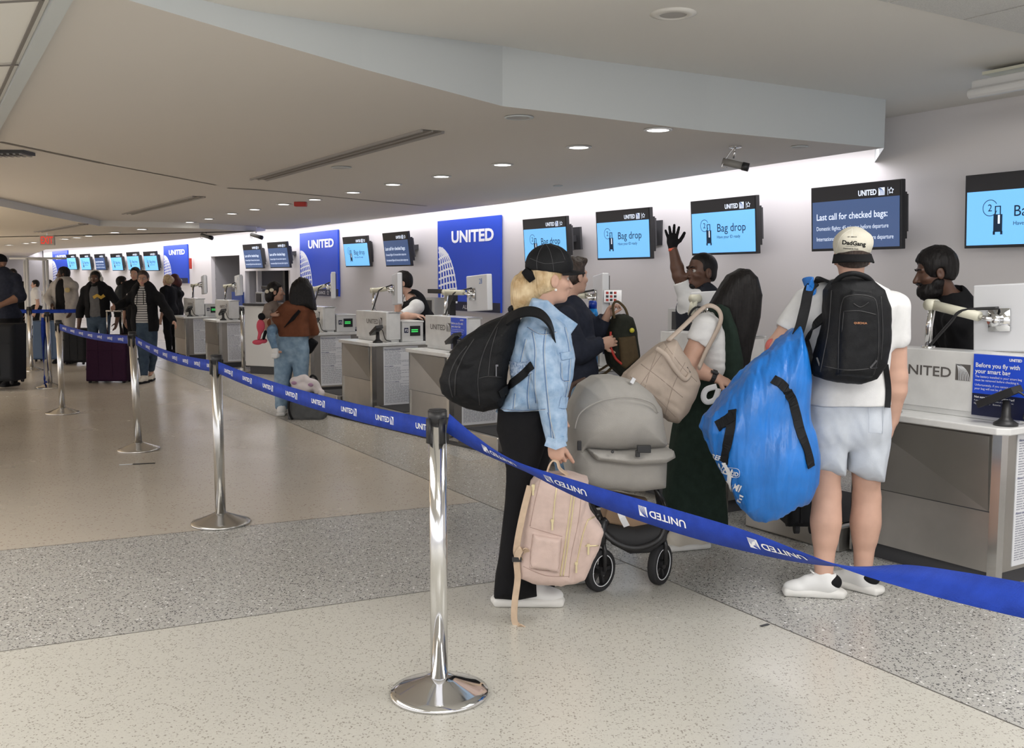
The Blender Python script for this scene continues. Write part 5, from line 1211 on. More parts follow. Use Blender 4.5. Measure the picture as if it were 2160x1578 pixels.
m = MB(); m.strap(spl([Pt(1118, 1025, Yp - .1), Pt(1104, 1080, Yp - .13), Pt(1092, 1140, Yp - .13), Pt(1090, 1170, Yp - .12), Pt(1104, 1180, Yp - .12), Pt(1112, 1165, Yp - .13), Pt(1100, 1158, Yp - .14), Pt(1090, 1180, Yp - .13), Pt(1092, 1220, Yp - .12), Pt(1086, 1270, Yp - .12), Pt(1085, 1308, Yp - .12), Pt(1094, 1322, Yp - .13), Pt(1104, 1320, Yp - .15)], 6), .028, .005, (1, -.3, 0)); m.obj('shoulder_strap', C_str, t)
m = MB(); m.box(Pt(1090, 1180, Yp - .13), (.04, .012, .02)); m.obj('buckle', M_black, t)
# ---------------------------------------------------------------- man in white shirt and pale shorts
Y5 = Z(1770, 1250).y
C_short = cloth_mat('cotton_pale_blue', (.56, .60, .66), .85, .03)
b = Fig('man in white shirt and pale shorts seen from behind in a cream and black cap', Z(1772, 1252), 1.76, pi / 2, build=1.08); J = b.J
b.set(pel=Pt(1785, 880, Y5), neck=Pt(1795, 608, Y5), head=Pt(1797, 540, Y5 + .03), shL=Pt(1706, 645, Y5), shR=Pt(1882, 650, Y5), elL=Pt(1640, 735, Y5 - .02), wrL=Pt(1640, 760, Y5 + .2), elR=Pt(1888, 795, Y5 + .03), wrR=Pt(1880, 885, Y5 + .06),
      hipL=Pt(1742, 900, Y5), hipR=Pt(1826, 905, Y5), knL=Pt(1744, 1045, Y5), knR=Pt(1828, 1052, Y5 + .04), anL=Pt(1737, 1222, Z(1720, 1262).y + .03), anR=Pt(1820, 1205, Z(1822, 1250).y + .03), ftL=(-1, .18, 0), ftR=(-.75, .8, 0)); b.look(pi / 2 - .12)
b.hs = 1.0; zr = J['anL'][2]; J['anL'][2] = J['anR'][2] = .085; b.base[2] = 0
b.body(.0048, {'R': dict(d=(-.02, .15, -1), n=(-1, .2, 0), curl=.45, side=1), 'L': dict(d=(.3, 1, .1), n=(0, 0, -1), curl=.9, side=1)}, armr=(.060, .052, .052, .034), legr=(.075, .058, .058, .038), tg=-.035, extra=lambda S: [S.cone(J['kn' + s_] + (J['an' + s_] - J['kn' + s_]) * .18 + A((0, -.006, 0)), J['kn' + s_] + (J['an' + s_] - J['kn' + s_]) * .50 + A((0, -.004, 0)), .061, .055, .03) for s_ in 'LR']); b.eyes()
b.shoes(C_shoe, C_sole, .005, .96, 'sneaker')
for o in list(b.t.children):
    if o.name.startswith('sneaker'):
        sd = 'L' if 'L' not in b.__dict__ else 'R'; b.__dict__['L'] = 1; an, ff = J['an' + sd], A(J['ft' + sd]); ff = ff / np.linalg.norm(ff); c = A((an[0], an[1], 0)); R = fr(ff); g = lambda x, y, z_: c + R @ np.array([x, y, z_])
        S = SDF(.004); S.ell(g(0, -.030, .072), (.048, .054, .042), R, .004); S.box(g(0, .075, .07), (.1, .07, .1), R, .01, .004, 's'); S.ell(g(0, -.01, .115), (.036, .045, .03), R, .004, 's'); S.obj('heel_patch', C_blk, o)
        m = MB()
        for q in range(4): m.strap([g(-.032, .035 + .02 * q, .078 - .008 * q), g(0, .04 + .02 * q, .104 - .009 * q), g(.032, .035 + .02 * q, .078 - .008 * q)], .010, .004, tuple(ff))
        m.tube(spl([g(0, .04, .106), g(-.025, .05, .118), g(-.01, .06, .122), g(.02, .055, .118), g(.0, .042, .108)], 5), .0035, 6); m.obj('laces', C_shoe, o, True)
S = SDF(.006); S.poly([(1712, 800), (1700, 850), (1696, 900), (1702, 950), (1715, 985), (1742, 992), (1775, 1001), (1781, 950), (1784, 990), (1820, 1008), (1857, 1013), (1866, 960), (1872, 900), (1867, 850), (1858, 800)], Y5 + .01, .125, .085, .02)
S.cone(Pt(1783, 930, Y5 - .2), Pt(1781, 1010, Y5 - .2), .012, .03, .03, op='s'); S.ell(Pt(1742, 905, Y5 - .05), (.095, .09, .09), None, .03); S.ell(Pt(1824, 905, Y5 - .05), (.095, .09, .09), None, .03)
S.cone(Pt(1742, 1002, Y5), Pt(1740, 1050, Y5), .066, .068, .004, op='s'); S.cone(Pt(1826, 1016, Y5 + .02), Pt(1826, 1060, Y5 + .03), .066, .068, .004, op='s'); S.noise(.0035, 26, 3, (1, 1, .5)); S.noise(.003, 46, 12, (1.6, 1, .6)); sh = S.obj('pale_shorts', C_short, b.t)
m = MB(); m.tube([Pt(1833, 855, Y5 - .125), Pt(1833, 912, Y5 - .15), Pt(1862, 915, Y5 - .135), Pt(1864, 858, Y5 - .115)], .0018, 5); m.obj('back_pocket', C_short, sh)
S = SDF(.006); e = J['shL'] + (J['elL'] - J['shL']) * .50
S.cone(J['shL'], e, .082, .080, .02); d = J['elL'] - J['shL']; d = d / np.linalg.norm(d); S.cone(e + d * .085, e + d * .3, .080, .09, .006, op='s')
e = J['shR'] + (J['elR'] - J['shR']) * .42; S.cone(J['shR'], e, .080, .078, .02); d = J['elR'] - J['shR']; d = d / np.linalg.norm(d); S.cone(e + d * .08, e + d * .3, .078, .09, .006, op='s')
S.poly([(1762, 588), (1722, 600), (1690, 620), (1698, 720), (1704, 790), (1698, 850), (1700, 890), (1730, 895), (1830, 895), (1870, 890), (1870, 850), (1868, 780), (1876, 700), (1890, 640), (1868, 608), (1828, 590)], Y5, .135, .10, .03); S.ell(Pt(1796, 572, Y5 + .02), (.066, .07, .06), None, .006, 's')
S.noise(.0035, 24, 11, (1, 1, .8)); S.plane(Pt(1780, 851, Y5), (0, 0, -1)); S.obj('white_shirt', C_white, b.t)
b.hair(H_brown, .005, .004, .04, -.03, None, 0, 'hair')
S = SDF(.004); f = b.hfn; R = b.hR; S.ell(f(0, -.008, .048), (.086, .104, .088), R, .01); S.box(f(0, -.02, .06), (.082, .085, .052), R, .05, .01); S.plane(f(0, 0, .006), -(b.hu)); cp = S.obj('cream_cap', cloth_mat('cap_cream', (.66, .63, .53), .9, .03), b.t)
brim(b, .086, .094, .070, .012, .038, C_blk, cp, -1, .004, 1.45)
sk = Skin(cp); m = MB(); sk.write(m, 'DadGang', 1776, 515, 8.5, .09, .035, 1.08, .0012); sk.write(m, 'Designed By Dads', 1779, 525, 2.6, .05, .02, 1.15, .0012); sk.write(m, 'EST. MMXXII', 1788, 501, 2.2, .0, .02, 1.1, .0012); sk.line(m, [(1784, 519), (1808, 520)], .0005, .0008); m.obj('cap_lettering', C_blk, cp)
m = MB(); sk.line(m, [(1798, 482), (1797, 500)], .0008, .0); sk.line(m, [(1798, 482), (1775, 498), (1764, 530)], .0008, .0); sk.line(m, [(1798, 482), (1822, 498), (1834, 530)], .0008, .0); m.obj('cap_seam', C_brim if 'C_brim' in globals() else M_ceil2, cp, True)
m = MB(); m.ell(Pt(1628, 730, Y5 - .045), (.030, .012, .035)); m.obj('forearm_mark', mat('skin_reddened', (.55, .12, .10), .6), b.bd if False else b.t, True)
# his backpack
t = thing('backpack', 'black backpack with curved pocket worn by the man in pale shorts', 'backpack', tuple(Pt(1790, 808, Y5 - .2))); Yb = Y5 - .23
S = SDF(.005); S.poly([(1757, 590), (1742, 612), (1738, 690), (1722, 745), (1711, 780), (1722, 796), (1760, 805), (1810, 810), (1842, 800), (1864, 768), (1873, 720), (1872, 650), (1860, 610), (1832, 588), (1790, 582)], Yb, .105, .075, .01)
S.poly([(1775, 625), (1770, 690), (1764, 790), (1838, 795), (1855, 740), (1852, 640), (1835, 618), (1795, 614)], Yb - .09, .045, .035, .012); S.noise(.002, 34, 6); S.noise(.001, 110, 1); S.obj('bag_body', C_blk2, t)
bp = [o for o in t.children][0]; sk = Skin(bp); m = MB()
for pts in ([(1768, 792), (1770, 700), (1776, 640), (1790, 624), (1832, 625), (1850, 645), (1853, 740), (1843, 790)], [(1780, 657), (1812, 656), (1848, 664)], [(1780, 657), (1776, 700)], [(1754, 612), (1748, 690), (1738, 745), (1730, 785)], [(1735, 772), (1790, 781), (1850, 776)], [(1858, 625), (1862, 700), (1858, 760)], [(1800, 640), (1815, 648), (1832, 638)]): sk.line(m, pts, .0028, .0)
m.obj('zip', M_black, t, True)
m = MB()
for x, y, rt_ in ((1841, 768, .7), (1728, 764, -.35)):
    g = sk.at(x, y, .005)
    if g: m.box(g[0], (.007, .006, .042), Matrix.Rotation(rt_, 3, 'Y'))
m.obj('zip_puller', M_dark, t)
m = MB(); sk.write(m, 'QUECHUA', 1801, 683, 4, 0.03, .02, 1.0, .0015); m.obj('lettering', mat('label_orange', (.55, .25, .12), .6), t)
m = MB(); m.tube(spl([Pt(1757, 600, Yb - .02), Pt(1775, 583, Yb - .07), Pt(1800, 577, Yb - .09), Pt(1828, 585, Yb - .07), Pt(1845, 602, Yb - .02)], 6), .012, 8); m.obj('handle', C_blk2, t, True)
m = MB()
m.strap(spl([Pt(1750, 596, Yb + .09), Pt(1738, 590, Y5 - .06), Pt(1728, 596, Y5 + .06), Pt(1725, 640, Y5 + .14)], 6), .05, .012, (1, 0, -.4)); m.obj('shoulder_strap', C_blk2, t); m = MB()
m.strap(spl([Pt(1742, 665, Yb + .02), Pt(1715, 690, Yb + .05), Pt(1702, 718, Yb + .08)], 6), .045, .008, (.5, 0, .9)); m.strap(spl([Pt(1702, 718, Yb + .08), Pt(1710, 760, Yb + .03), Pt(1700, 850, Yb + .08), Pt(1696, 862, Yb + .09)], 6), .02, .005, (1, 0, 0)); m.obj('adjuster_strap', C_blk2, t); m = MB()
m.strap(spl([Pt(1868, 770, Yb + .09), Pt(1874, 820, Y5 - .12), Pt(1872, 860, Y5 - .13)], 6), .025, .006, (1, 0, 0)); m.obj('strap_end', C_blk2, t)
# blue padded bag
C_bag = mat('nylon_blue', (.012, .17, .58), .38, noise=(8, .15), bump=(26, .5, (1.5, 1, .5)), spec=.6)
Yg = Y5 - .02; t = thing('travel_bag', 'large bright blue car seat bag slung from the shoulder of the man in shorts', 'bag', tuple(Pt(1600, 1098, Yg)))
S = SDF(.006); S.poly([(1682, 690), (1694, 740), (1700, 800), (1700, 880), (1712, 950), (1714, 1010), (1695, 1045), (1650, 1078), (1600, 1098), (1560, 1070), (1545, 1030), (1505, 965), (1486, 905), (1492, 880), (1530, 830), (1590, 765), (1640, 728)], Yg - .16, .20, .13, .02)
S.ell(Pt(1640, 970, Yg - .22), (.16, .18, .20), None, .06)
rs = random.Random(5)
for k in range(0):      # gathered folds that fan out from the top edge
    x0 = 1684 - 9 * k; y0 = 740 + 9 * k; x1 = 1690 - 19 * k; y1 = 900 + rs.randint(-30, 60) - 5 * k; zz = Yg - .36 + .01 * (k % 3)
    S.cone(Pt(x0, y0, zz + .08), Pt(x1, y1, zz), .004, .011, .012, op='s' if k % 2 else 'u')
S.noise(.010, 19, 6, (2.0, 1, .35)); S.noise(.004, 52, 2, (1.8, 1, .3)); S.obj('bag_body', C_bag, t)
gb = [o for o in t.children][0]; sk = Skin(gb); m = MB()
m.strap(spl([Pt(1718, 598, Y5 - .10), Pt(1706, 612, Y5 - .13), Pt(1698, 650, Yg - .17), Pt(1688, 690, Yg - .19), Pt(1680, 712, Yg - .19)], 6), .045, .01, (1, 0, .2)); m.obj('shoulder_strap', C_blk2, t)
m = MB(); sk.band(m, [(1630, 800), (1650, 812), (1668, 838), (1678, 870), (1688, 910), (1702, 950), (1710, 985)], .040, .006, .004); m.obj('webbing', C_blk2, t)
m = MB(); sk.band(m, [(1546, 865), (1542, 900), (1534, 940), (1528, 975)], .040, .006, .004); sk.band(m, [(1514, 900), (1530, 890), (1548, 878)], .05, .008, .006); m.obj('webbing_buckle', C_blk2, t)
m = MB(); m.strap(spl([Pt(1698, 600, Y5 - .06), Pt(1702, 596, Y5 - .09), Pt(1714, 597, Y5 - .11), Pt(1712, 612, Y5 - .135), Pt(1700, 612, Y5 - .13)], 5), .05, .012, (.3, 0, -1)); m.obj('shoulder_pad', C_bag, t, bev=.005)
m = MB()
for w_, x, y, h_, r_ in (('REPL', 1500, 966, 10, .30), ('KID', 1540, 1001, 8, .2), ('NDL', 1509, 990, 15, .42), ('MI', 1543, 1030, 14, .42), ('CA', 1521, 1024, 15, .5), ('E', 1554, 1056, 15, .45)): sk.write(m, w_, x, y, h_, r_, .03, .95, .003)
sk.line(m, [(1537, 986), (1558, 990), (1558, 1006), (1537, 1002), (1537, 986)], .001, .003); m.obj('bag_lettering', M_let, t)
m = MB(); sk.band(m, [(1528, 975), (1540, 1000), (1540, 1020), (1547, 1050), (1548, 1062)], .026, .002, .006); m.obj('luggage_tag', M_paper, t)
# ---------------------------------------------------------------- woman in green overalls
C_green = cloth_mat('fabric_dark_green', (.018, .032, .024), .9, .15); C_navyf = cloth_mat('fabric_navy', (.022, .026, .042), .85, .15); C_cream = cloth_mat('bag_cream', (.52, .43, .36), .75, .04, 12)
C_grey = cloth_mat('fabric_grey', (.13, .13, .135)); C_pale = cloth_mat('fabric_pale', (.42, .39, .36), .9, .06); C_jean = C_denim2
Y4 = Z(1452, 1160).y
c = Fig('woman with long dark hair, white top and dark green overalls leaning forward', Z(1450, 1160), 1.66, .5, fem=True); J = c.J
c.set(pel=Pt(1478, 850, Y4), neck=Pt(1512, 668, Y4 + .02), head=Pt(1558, 625, Y4 + .05), shR=Pt(1490, 690, Y4 - .15), shL=Pt(1530, 690, Y4 + .18), elR=Pt(1449, 772, Y4 - .18), wrR=Pt(1510, 797, Y4 - .22), elL=Pt(1545, 770, Y4 + .2), wrL=Pt(1570, 800, Y4 + .05),
      hipR=Pt(1470, 870, Y4 - .08), hipL=Pt(1488, 870, Y4 + .08), knR=Pt(1450, 1010, Y4 - .07), knL=Pt(1490, 1010, Y4 + .08), anR=Pt(1433, 1140, Y4), anL=Pt(1490, 1130, Y4 + .22)); c.look(.2, -.45)
c.body(.0055, {'R': dict(d=(.9, -.1, -.35), n=(0, .4, -1), curl=.8, side=-1), 'L': dict(d=(.8, -.4, -.2), n=(0, 0, -1), curl=.7)}, armr=(.060, .052, .050, .030), legr=(.06, .045, .04, .03), tg=-.03); c.shoes(mat('shoe_cream', (.60, .55, .47), .7), C_sole, .007)
S = SDF(.006); e = J['shR'] + (J['elR'] - J['shR']) * .30; S.cone(J['shR'], e, .076, .074, .02); d = J['elR'] - J['shR']; d = d / np.linalg.norm(d); S.cone(e + d * .075, e + d * .3, .072, .09, .006, op='s')
S.poly([(1502, 655), (1478, 668), (1470, 700), (1478, 760), (1486, 800), (1545, 800), (1540, 740), (1538, 690), (1530, 662)], Y4, .15, .09, .02); S.noise(.003, 42, 3, (.6, .6, 1.6)); S.obj('white_top', C_white, c.t)
S = SDF(.007); S.poly([(1448, 800), (1432, 850), (1418, 930), (1404, 1020), (1397, 1095), (1410, 1105), (1455, 1112), (1530, 1108), (1528, 1020), (1530, 900), (1545, 800), (1500, 775)], Y4, .15, .10, .03)
S.poly([(1508, 640), (1500, 655), (1517, 700), (1518, 780), (1512, 830), (1550, 830), (1558, 760), (1545, 690), (1530, 650)], Y4 - .02, .155, .06, .02); S.cone(Pt(1470, 980, Y4 - .2), Pt(1466, 1120, Y4 - .2), .01, .03, .03, op='s'); S.noise(.006, 18, 4, (1.6, 1, .4)); S.obj('green_overalls', C_green, c.t)
def lh(S):
    S.poly([(1560, 566), (1536, 580), (1516, 610), (1497, 642), (1510, 668), (1524, 700), (1534, 760), (1545, 830), (1556, 870), (1563, 830), (1573, 770), (1589, 715), (1601, 670), (1605, 622), (1595, 585), (1578, 568)], Y4 + .02, .105, .075, .02)
    for k in range(7): S.cone(Pt(1580 - 5 * k, 635, Y4 - .03), Pt(1578 - 7 * k, 800 + 6 * k, Y4 - .055), .014, .005, .03)
c.hair(H_black, .005, .012, .05, -.09, lh, .0018, cut=False)
m = MB(); m.tube([J['wrR'] + A((-.025, 0, .012)), J['wrR'] + A((-.002, 0, .004))], .036, 14); m.box(Vector(J['wrR'] + A((-.012, -.02, .03))), (.04, .04, .014), Matrix.Rotation(.35, 3, 'Y')); m.obj('wristwatch', M_black, c.t, bev=.004)
t = thing('shoulder_bag', 'large puffy cream shoulder bag of the woman in green overalls', 'bag', tuple(Pt(1400, 890, Y4 - .3))); Yt = Y4 - .30
S = SDF(.006); S.poly([(1422, 716), (1395, 722), (1350, 760), (1318, 788), (1310, 806), (1330, 830), (1372, 862), (1408, 886), (1428, 890), (1448, 865), (1462, 838), (1474, 806), (1468, 785), (1440, 745)], Yt, .17, .11, .01)
for p0, p1 in (((1360, 770), (1465, 835)), ((1395, 728), (1350, 850)), ((1440, 750), (1392, 875)), ((1335, 800), (1440, 870))): S.chain([Pt(p0[0], p0[1], Yt - .165), Pt((p0[0] + p1[0]) / 2, (p0[1] + p1[1]) / 2, Yt - .18), Pt(p1[0], p1[1], Yt - .165)], (.006,) * 3, .02, op='s')
S.noise(.004, 22, 6); S.noise(.0015, 70, 2); cb = S.obj('bag_body', C_cream, t)
sk = Skin(cb); m = MB()
for pts in ([(1352, 768), (1395, 800), (1440, 838)], [(1392, 728), (1372, 780), (1352, 845)], [(1445, 765), (1420, 815), (1402, 880)], [(1330, 795), (1380, 835), (1425, 880)], [(1400, 722), (1440, 775), (1470, 805)], [(1408, 730), (1380, 770), (1345, 820)], [(1318, 800), (1350, 838), (1410, 880)]): sk.line(m, pts, .0022, -.0006)
m.obj('seam', mat('seam_cream', (.36, .29, .24), .7), t, True)
m = MB(); m.tube(spl([Pt(1385, 735, Yt - .15), Pt(1405, 750, Yt - .18), Pt(1425, 780, Yt - .18), Pt(1445, 800, Yt - .17), Pt(1455, 790, Yt - .16)], 6), .013, 8); m.tube(spl([Pt(1410, 718, Yt - .12), Pt(1440, 690, Yt - .05), Pt(1480, 652, Y4 - .21), Pt(1500, 645, Y4 - .22), Pt(1518, 658, Y4 - .22), Pt(1518, 685, Y4 - .225), Pt(1490, 740, Y4 - .235), Pt(1475, 775, Yt - .08)], 8), .016, 10, q=.6); m.obj('handle', C_cream, t, True)
m = MB(); m.tube([Pt(x, y, Yt - .14) for x, y in ((1440, 782), (1450, 775), (1456, 785), (1446, 790), (1440, 782))], .003, 6); m.obj('ring', M_dark, t, True)
m = MB(); m.tube(spl([Pt(1512, 815, Y4 - .27), Pt(1490, 822, Y4 - .26), Pt(1484, 838, Y4 - .26), Pt(1492, 848, Y4 - .26), Pt(1508, 842, Y4 - .26), Pt(1516, 820, Y4 - .27)], 6), .005, 6, q=3); m.obj('x', M_paper); o = bpy.data.objects['x']; o.name = 'paper_tag'; tag(o, 'looped white paper luggage tag held in the hand of the woman in green', 'tag')
# black spinner case on the scale behind the blue bag
def suitcase(px0, px1, pyt, pyb, Y, T, m_, label, handle=None, R0=.03, wh=.03, stripes=0, group=None):
    b_ = W((px0 + px1) / 2, pyb, Y); t = thing('suitcase', label, 'suitcase', tuple(b_), group)
    S = SDF(.012 if Y > 8 else .007); k = F / Y; S.poly([(px0, pyt), (px1, pyt), (px1, pyb - wh * k * 1.3), (px0, pyb - wh * k * 1.3)], Y, T, R0, .005); S.obj('shell', m_, t)
    m = MB(); xa, xb = W(px0, pyb, Y).x, W(px1, pyb, Y).x; zb = b_.z
    for x in (xa + .05, xb - .05):
        for y in (-T + .05, T - .05): m.cyl((x - .012, Y + y, zb + wh), (x + .012, Y + y, zb + wh), wh, 14); m.obj('wheel', M_rubber, t); m = MB()
    m = MB(); zm = W(px0, pyt, Y).z
    for f in (.33, .67): x = xa + (xb - xa) * f; m.box((x, Y - T - .002, (zb + zm) / 2 + .03), (.012, .01, (zm - zb) * .8))
    m.box(((xa + xb) / 2, Y - T - .004, zb + (zm - zb) * .68), ((xb - xa) * .86, .012, .012)); m.obj('trim', m_, t)
    if handle:
        m = MB(); hx, hy = handle; h = W(hx, hy, Y + T * .5)
        for s_ in (-1, 1): m.cyl((h.x + s_ * .11, Y + T * .5, zm - .05), (h.x + s_ * .11, Y + T * .5, h.z), .010, 8)
        m.tube([(h.x - .12, Y + T * .5, h.z), (h.x + .12, Y + T * .5, h.z)], .014, 8); m.obj('pull_handle', M_steel2, t, True)
    return t
suitcase(1652, 1722, 960, 1118, 5.45, .13, C_blk2, 'black spinner case standing on the scale behind the blue bag', R0=.05)
# ---------------------------------------------------------------- man in the navy sweater
Y2 = 6.35
d_ = Fig('man in a navy sweater and jeans facing the desk beyond the stroller', (W(1215, 900, Y2).x, Y2, 0), 1.66, .75, build=.95); J = d_.J
d_.set(head=Pt(1210, 582, Y2), neck=Pt(1196, 648, Y2), pel=Pt(1212, 790, Y2), shR=Pt(1190, 672, Y2 - .16), shL=Pt(1222, 668, Y2 + .15), elR=Pt(1222, 745, Y2 - .2), wrR=Pt(1266, 726, Y2 - .12), elL=Pt(1262, 700, Y2 + .1), wrL=Pt(1278, 672, Y2 + .06)); d_.look(.62, .02); d_.hs = .98
d_.body(.0065, {'R': dict(d=(1, .1, .25), n=(.2, 1, 0), curl=.7, side=-1), 'L': dict(d=(.4, 0, 1), n=(.6, -.3, 0), curl=.8, side=1)}); d_.hair(H_brown, .006, .010, .055, -.04, lambda S: S.cone(d_.hfn(-.03, .06, .108), d_.hfn(.04, .06, .098), .020, .018, .03), .003); d_.eyes()
d_.shirt(C_navyf, .022, 1.93, .0075, -.10, .004, seed=5, name='sweater'); d_.pants(C_jean, .014, 1.93, .01); d_.shoes(C_blk, C_sole, .01)
t = thing('rucksack', 'dark green and brown rucksack held by the man in the navy sweater', 'backpack', tuple(Pt(1320, 795, Y2 - .1))); Yk = Y2 + .02
C_olv = cloth_mat('canvas_olive', (.022, .024, .018), .85, .2); C_brn = cloth_mat('canvas_brown', (.085, .06, .032), .85, .1)
S = SDF(.006); S.poly([(1296, 665), (1286, 690), (1276, 740), (1285, 770), (1312, 796), (1334, 775), (1345, 750), (1340, 700), (1330, 670), (1312, 662)], Yk, .10, .06, .01, yaw=.2); S.noise(.003, 30, 2); S.obj('bag_body', C_olv, t)
S = SDF(.005); S.poly([(1304, 712), (1338, 708), (1346, 755), (1318, 778), (1308, 770)], Yk - .09, .04, .025, .005, yaw=.2); S.obj('front_pocket', C_brn, t)
m = MB(); m.tube(spl([Pt(1288, 700, Yk - .1), Pt(1288, 730, Yk - .12), Pt(1298, 755, Yk - .12), Pt(1312, 768, Yk - .12)], 6), .008, 8); m.obj('red_piping', M_red, t, True)
m = MB(); m.tube(spl([Pt(1296, 672, Yk - .05), Pt(1293, 645, Yk - .03), Pt(1302, 636, Yk - .03), Pt(1318, 650, Yk - .03), Pt(1326, 672, Yk - .03)], 6), .008, 8); m.strap(spl([Pt(1282, 770, Yk - .05), Pt(1262, 782, Yk - .08), Pt(1252, 776, Yk - .08), Pt(1256, 790, Yk - .1), Pt(1275, 788, Yk - .1), Pt(1290, 776, Yk - .05)], 6), .025, .005, (0, 1, .3)); m.obj('strap', C_brn, t)
m = MB(); m.ell(Pt(1333, 697, Yk - .1), (.016,) * 3); m.obj('yellow_charm', mat('yellow_plastic', (.6, .55, .05), .5), t, True)
# ---------------------------------------------------------------- agent with raised gloved arm
Y3 = 7.75
e_ = Fig('agent in a white shirt and dark waistcoat raising a black gloved hand', (W(1475, 900, Y3).x, Y3, 0), 1.80, pi + .9, S_dark, S_lipd, 1.05); J = e_.J
e_.set(head=Pt(1479, 573, Y3), neck=Pt(1480, 622, Y3), shR=Pt(1446, 648, Y3), shL=Pt(1512, 648, Y3 - .02), elR=Pt(1432, 582, Y3 - .02), wrR=Pt(1419, 522, Y3), pel=Pt(1470, 740, Y3 + .05), elL=Pt(1520, 710, Y3 - .05), wrL=Pt(1500, 750, Y3 - .25))
J['shR'] = Pt(1452, 634, Y3); e_.look(pi + .42, .04); e_.hs = 1.27
e_.body(.0055, {'R': None, 'L': dict(curl=.5)}, armr=(.052, .046, .044, .030)); e_.eyes(); e_.brows(H_black)
S = SDF(.0035); G = e_; G.hand(S, 'R', (-.06, 0, 1), (-.1, -1, 0), .03, 1, .38, 1.02, thumb=(1, 0, .75), g=.0025); S.cone(G.J['wrR'] - A((0, 0, .01)), G.J['wrR'] + A((0, 0, .03)), .032, .032, .01); S.obj('black_glove', C_blk, e_.t)
m = MB(); m.tube([J['wrR'] + A((.001, 0, -.028)), J['wrR'] + A((0, 0, -.006))], .034, 16); m.obj('orange_wristband', mat('band_orange', (.75, .12, .06), .5), e_.t, True)
e_.hair(H_black, .005, .003, .045, -.03, None, 0); 
S = SDF(.005); f = e_.hfn; R = e_.hR; S.ell(f(0, .060, -.090), (.044, .042, .030), R, .01); S.ell(f(0, .086, -.060), (.028, .018, .016), R, .006, 's'); S.ell(f(0, .03, -.06), (.058, .052, .048), R, .01, 's'); S.obj('beard', H_black, e_.t)
m = MB(); m.strap([f(-.016, .096, -.050), f(0, .100, -.048), f(.016, .096, -.050)], .006, .003, (0, 0, 1)); m.strap([f(-.010, .0925, -.063), f(.010, .0925, -.063)], .005, .002, (0, 0, 1), 1); m.obj('moustache', [H_black, M_let], e_.t)
def vest(S, fg, g=.02): pass
e_.shirt(C_white, .012, .72, .007, -.05, .002, seed=3)
def waistcoat(F_, mt, h=.008, g=.020, split=True):
    S = SDF(h); F_.torso(S, g); J = F_.J; a = J['neck'] - J['pel']; au = a / np.linalg.norm(a); ax = F_.f
    for sd, sg in (('L', 1), ('R', -1)): S.ell(J['sh' + sd] + F_.l * sg * .02, (.105 * F_.k, .11 * F_.k, .11 * F_.k), None, .01, 's')
    S.cone(J['neck'] + ax * .06 - a * .05, J['neck'] + ax * .16 - a * .42, .075, .02, .005, op='s'); S.ell(J['neck'] + au * .03, (.085, .085, .07), None, .005, 's'); S.plane(J['pel'] - a * .04, -au); return S.obj('waistcoat', mt, F_.t)
C_vest = cloth_mat('waistcoat_navy', (.018, .020, .028)); waistcoat(e_, C_vest)
m = MB(); fn = A(e_.f); nk = J['neck'] + fn * .082 * 1 - A((0, 0, .02)); m.strap([nk, nk + fn * .045 + A((0, 0, -.08)), nk + fn * .045 + A((0, 0, -.30))], [.03, .05, .06], .008, tuple(e_.l)); m.obj('necktie', C_vest, e_.t)
m = MB()
for sg in (-1, 1): m.box(Vector(J['neck'] + fn * .06 + e_.l * sg * .045 + A((0, 0, .005))), (.06, .02, .05), Matrix.Rotation(e_.yaw + pi / 2, 3, 'Z') @ Matrix.Rotation(-.5 * sg, 3, 'Y'))
m.obj('collar', C_white, e_.t, bev=.004)
e_.pants(C_blk, .012, 1.93, .012); e_.shoes(C_blk, C_blk, .012)
# ---------------------------------------------------------------- bearded agent at desk 31
Y6 = 5.95
b6 = Dpx('31', 1.16, 2035)
g_ = Fig('bearded agent dressed in black looking down beside the monitor at the right', tuple(b6), 1.76, pi - .35, S_dark, S_lipd, 1.05); J = g_.J
g_.set(head=Pt(1972, 572, Y6), neck=Pt(2012, 640, Y6 + .02), pel=(b6.x, b6.y, .93), shR=Pt(1995, 668, Y6 + .19), shL=Pt(2022, 680, Y6 - .19), elL=Pt(2030, 780, Y6 - .02), wrL=Pt(1995, 775, Y6 - .10), elR=Pt(1990, 780, Y6 + .25), wrR=Pt(1960, 770, Y6 + .1))
g_.look(pi - .12, -.20); g_.hs = 1.16
g_.body(.0055, {'L': dict(curl=.5), 'R': dict(curl=.5)}); g_.brows(H_black)
g_.hair(H_black, .005, .020, .062, -.035, None, .003)
S = SDF(.005); f = g_.hfn; R = g_.hR; q = g_.hq; S.ell(f(0, .040, -.092), (.062 * q, .066 * q, .056 * q), R, .02); S.ell(f(0, .012, -.058), (.071 * q, .050 * q, .040 * q), R, .02); S.ell(f(0, .094, -.063), (.022 * q, .02 * q, .007 * q), R, .004, 's'); S.cone(f(-.03, .088, -.049), f(.03, .088, -.049), .0075 * q, None, .006); S.box(f(0, .1, .01), (.1, .075, .056), R, .02, .01, 's'); S.noise(.002, 130, 2); S.obj('beard', H_black, g_.t)
g_.shirt(C_blk, .022, 1.93, .0075, -.05, .004, seed=5, name='black_jacket', extra=lambda S: (S.cone(J['neck'] + A((.02, 0, .0)), J['neck'] + A((.01, 0, .05)), .070, .066, .03)))
g_.pants(C_blk, .012, 1.93, .012); g_.shoes(C_blk, C_blk, .012)
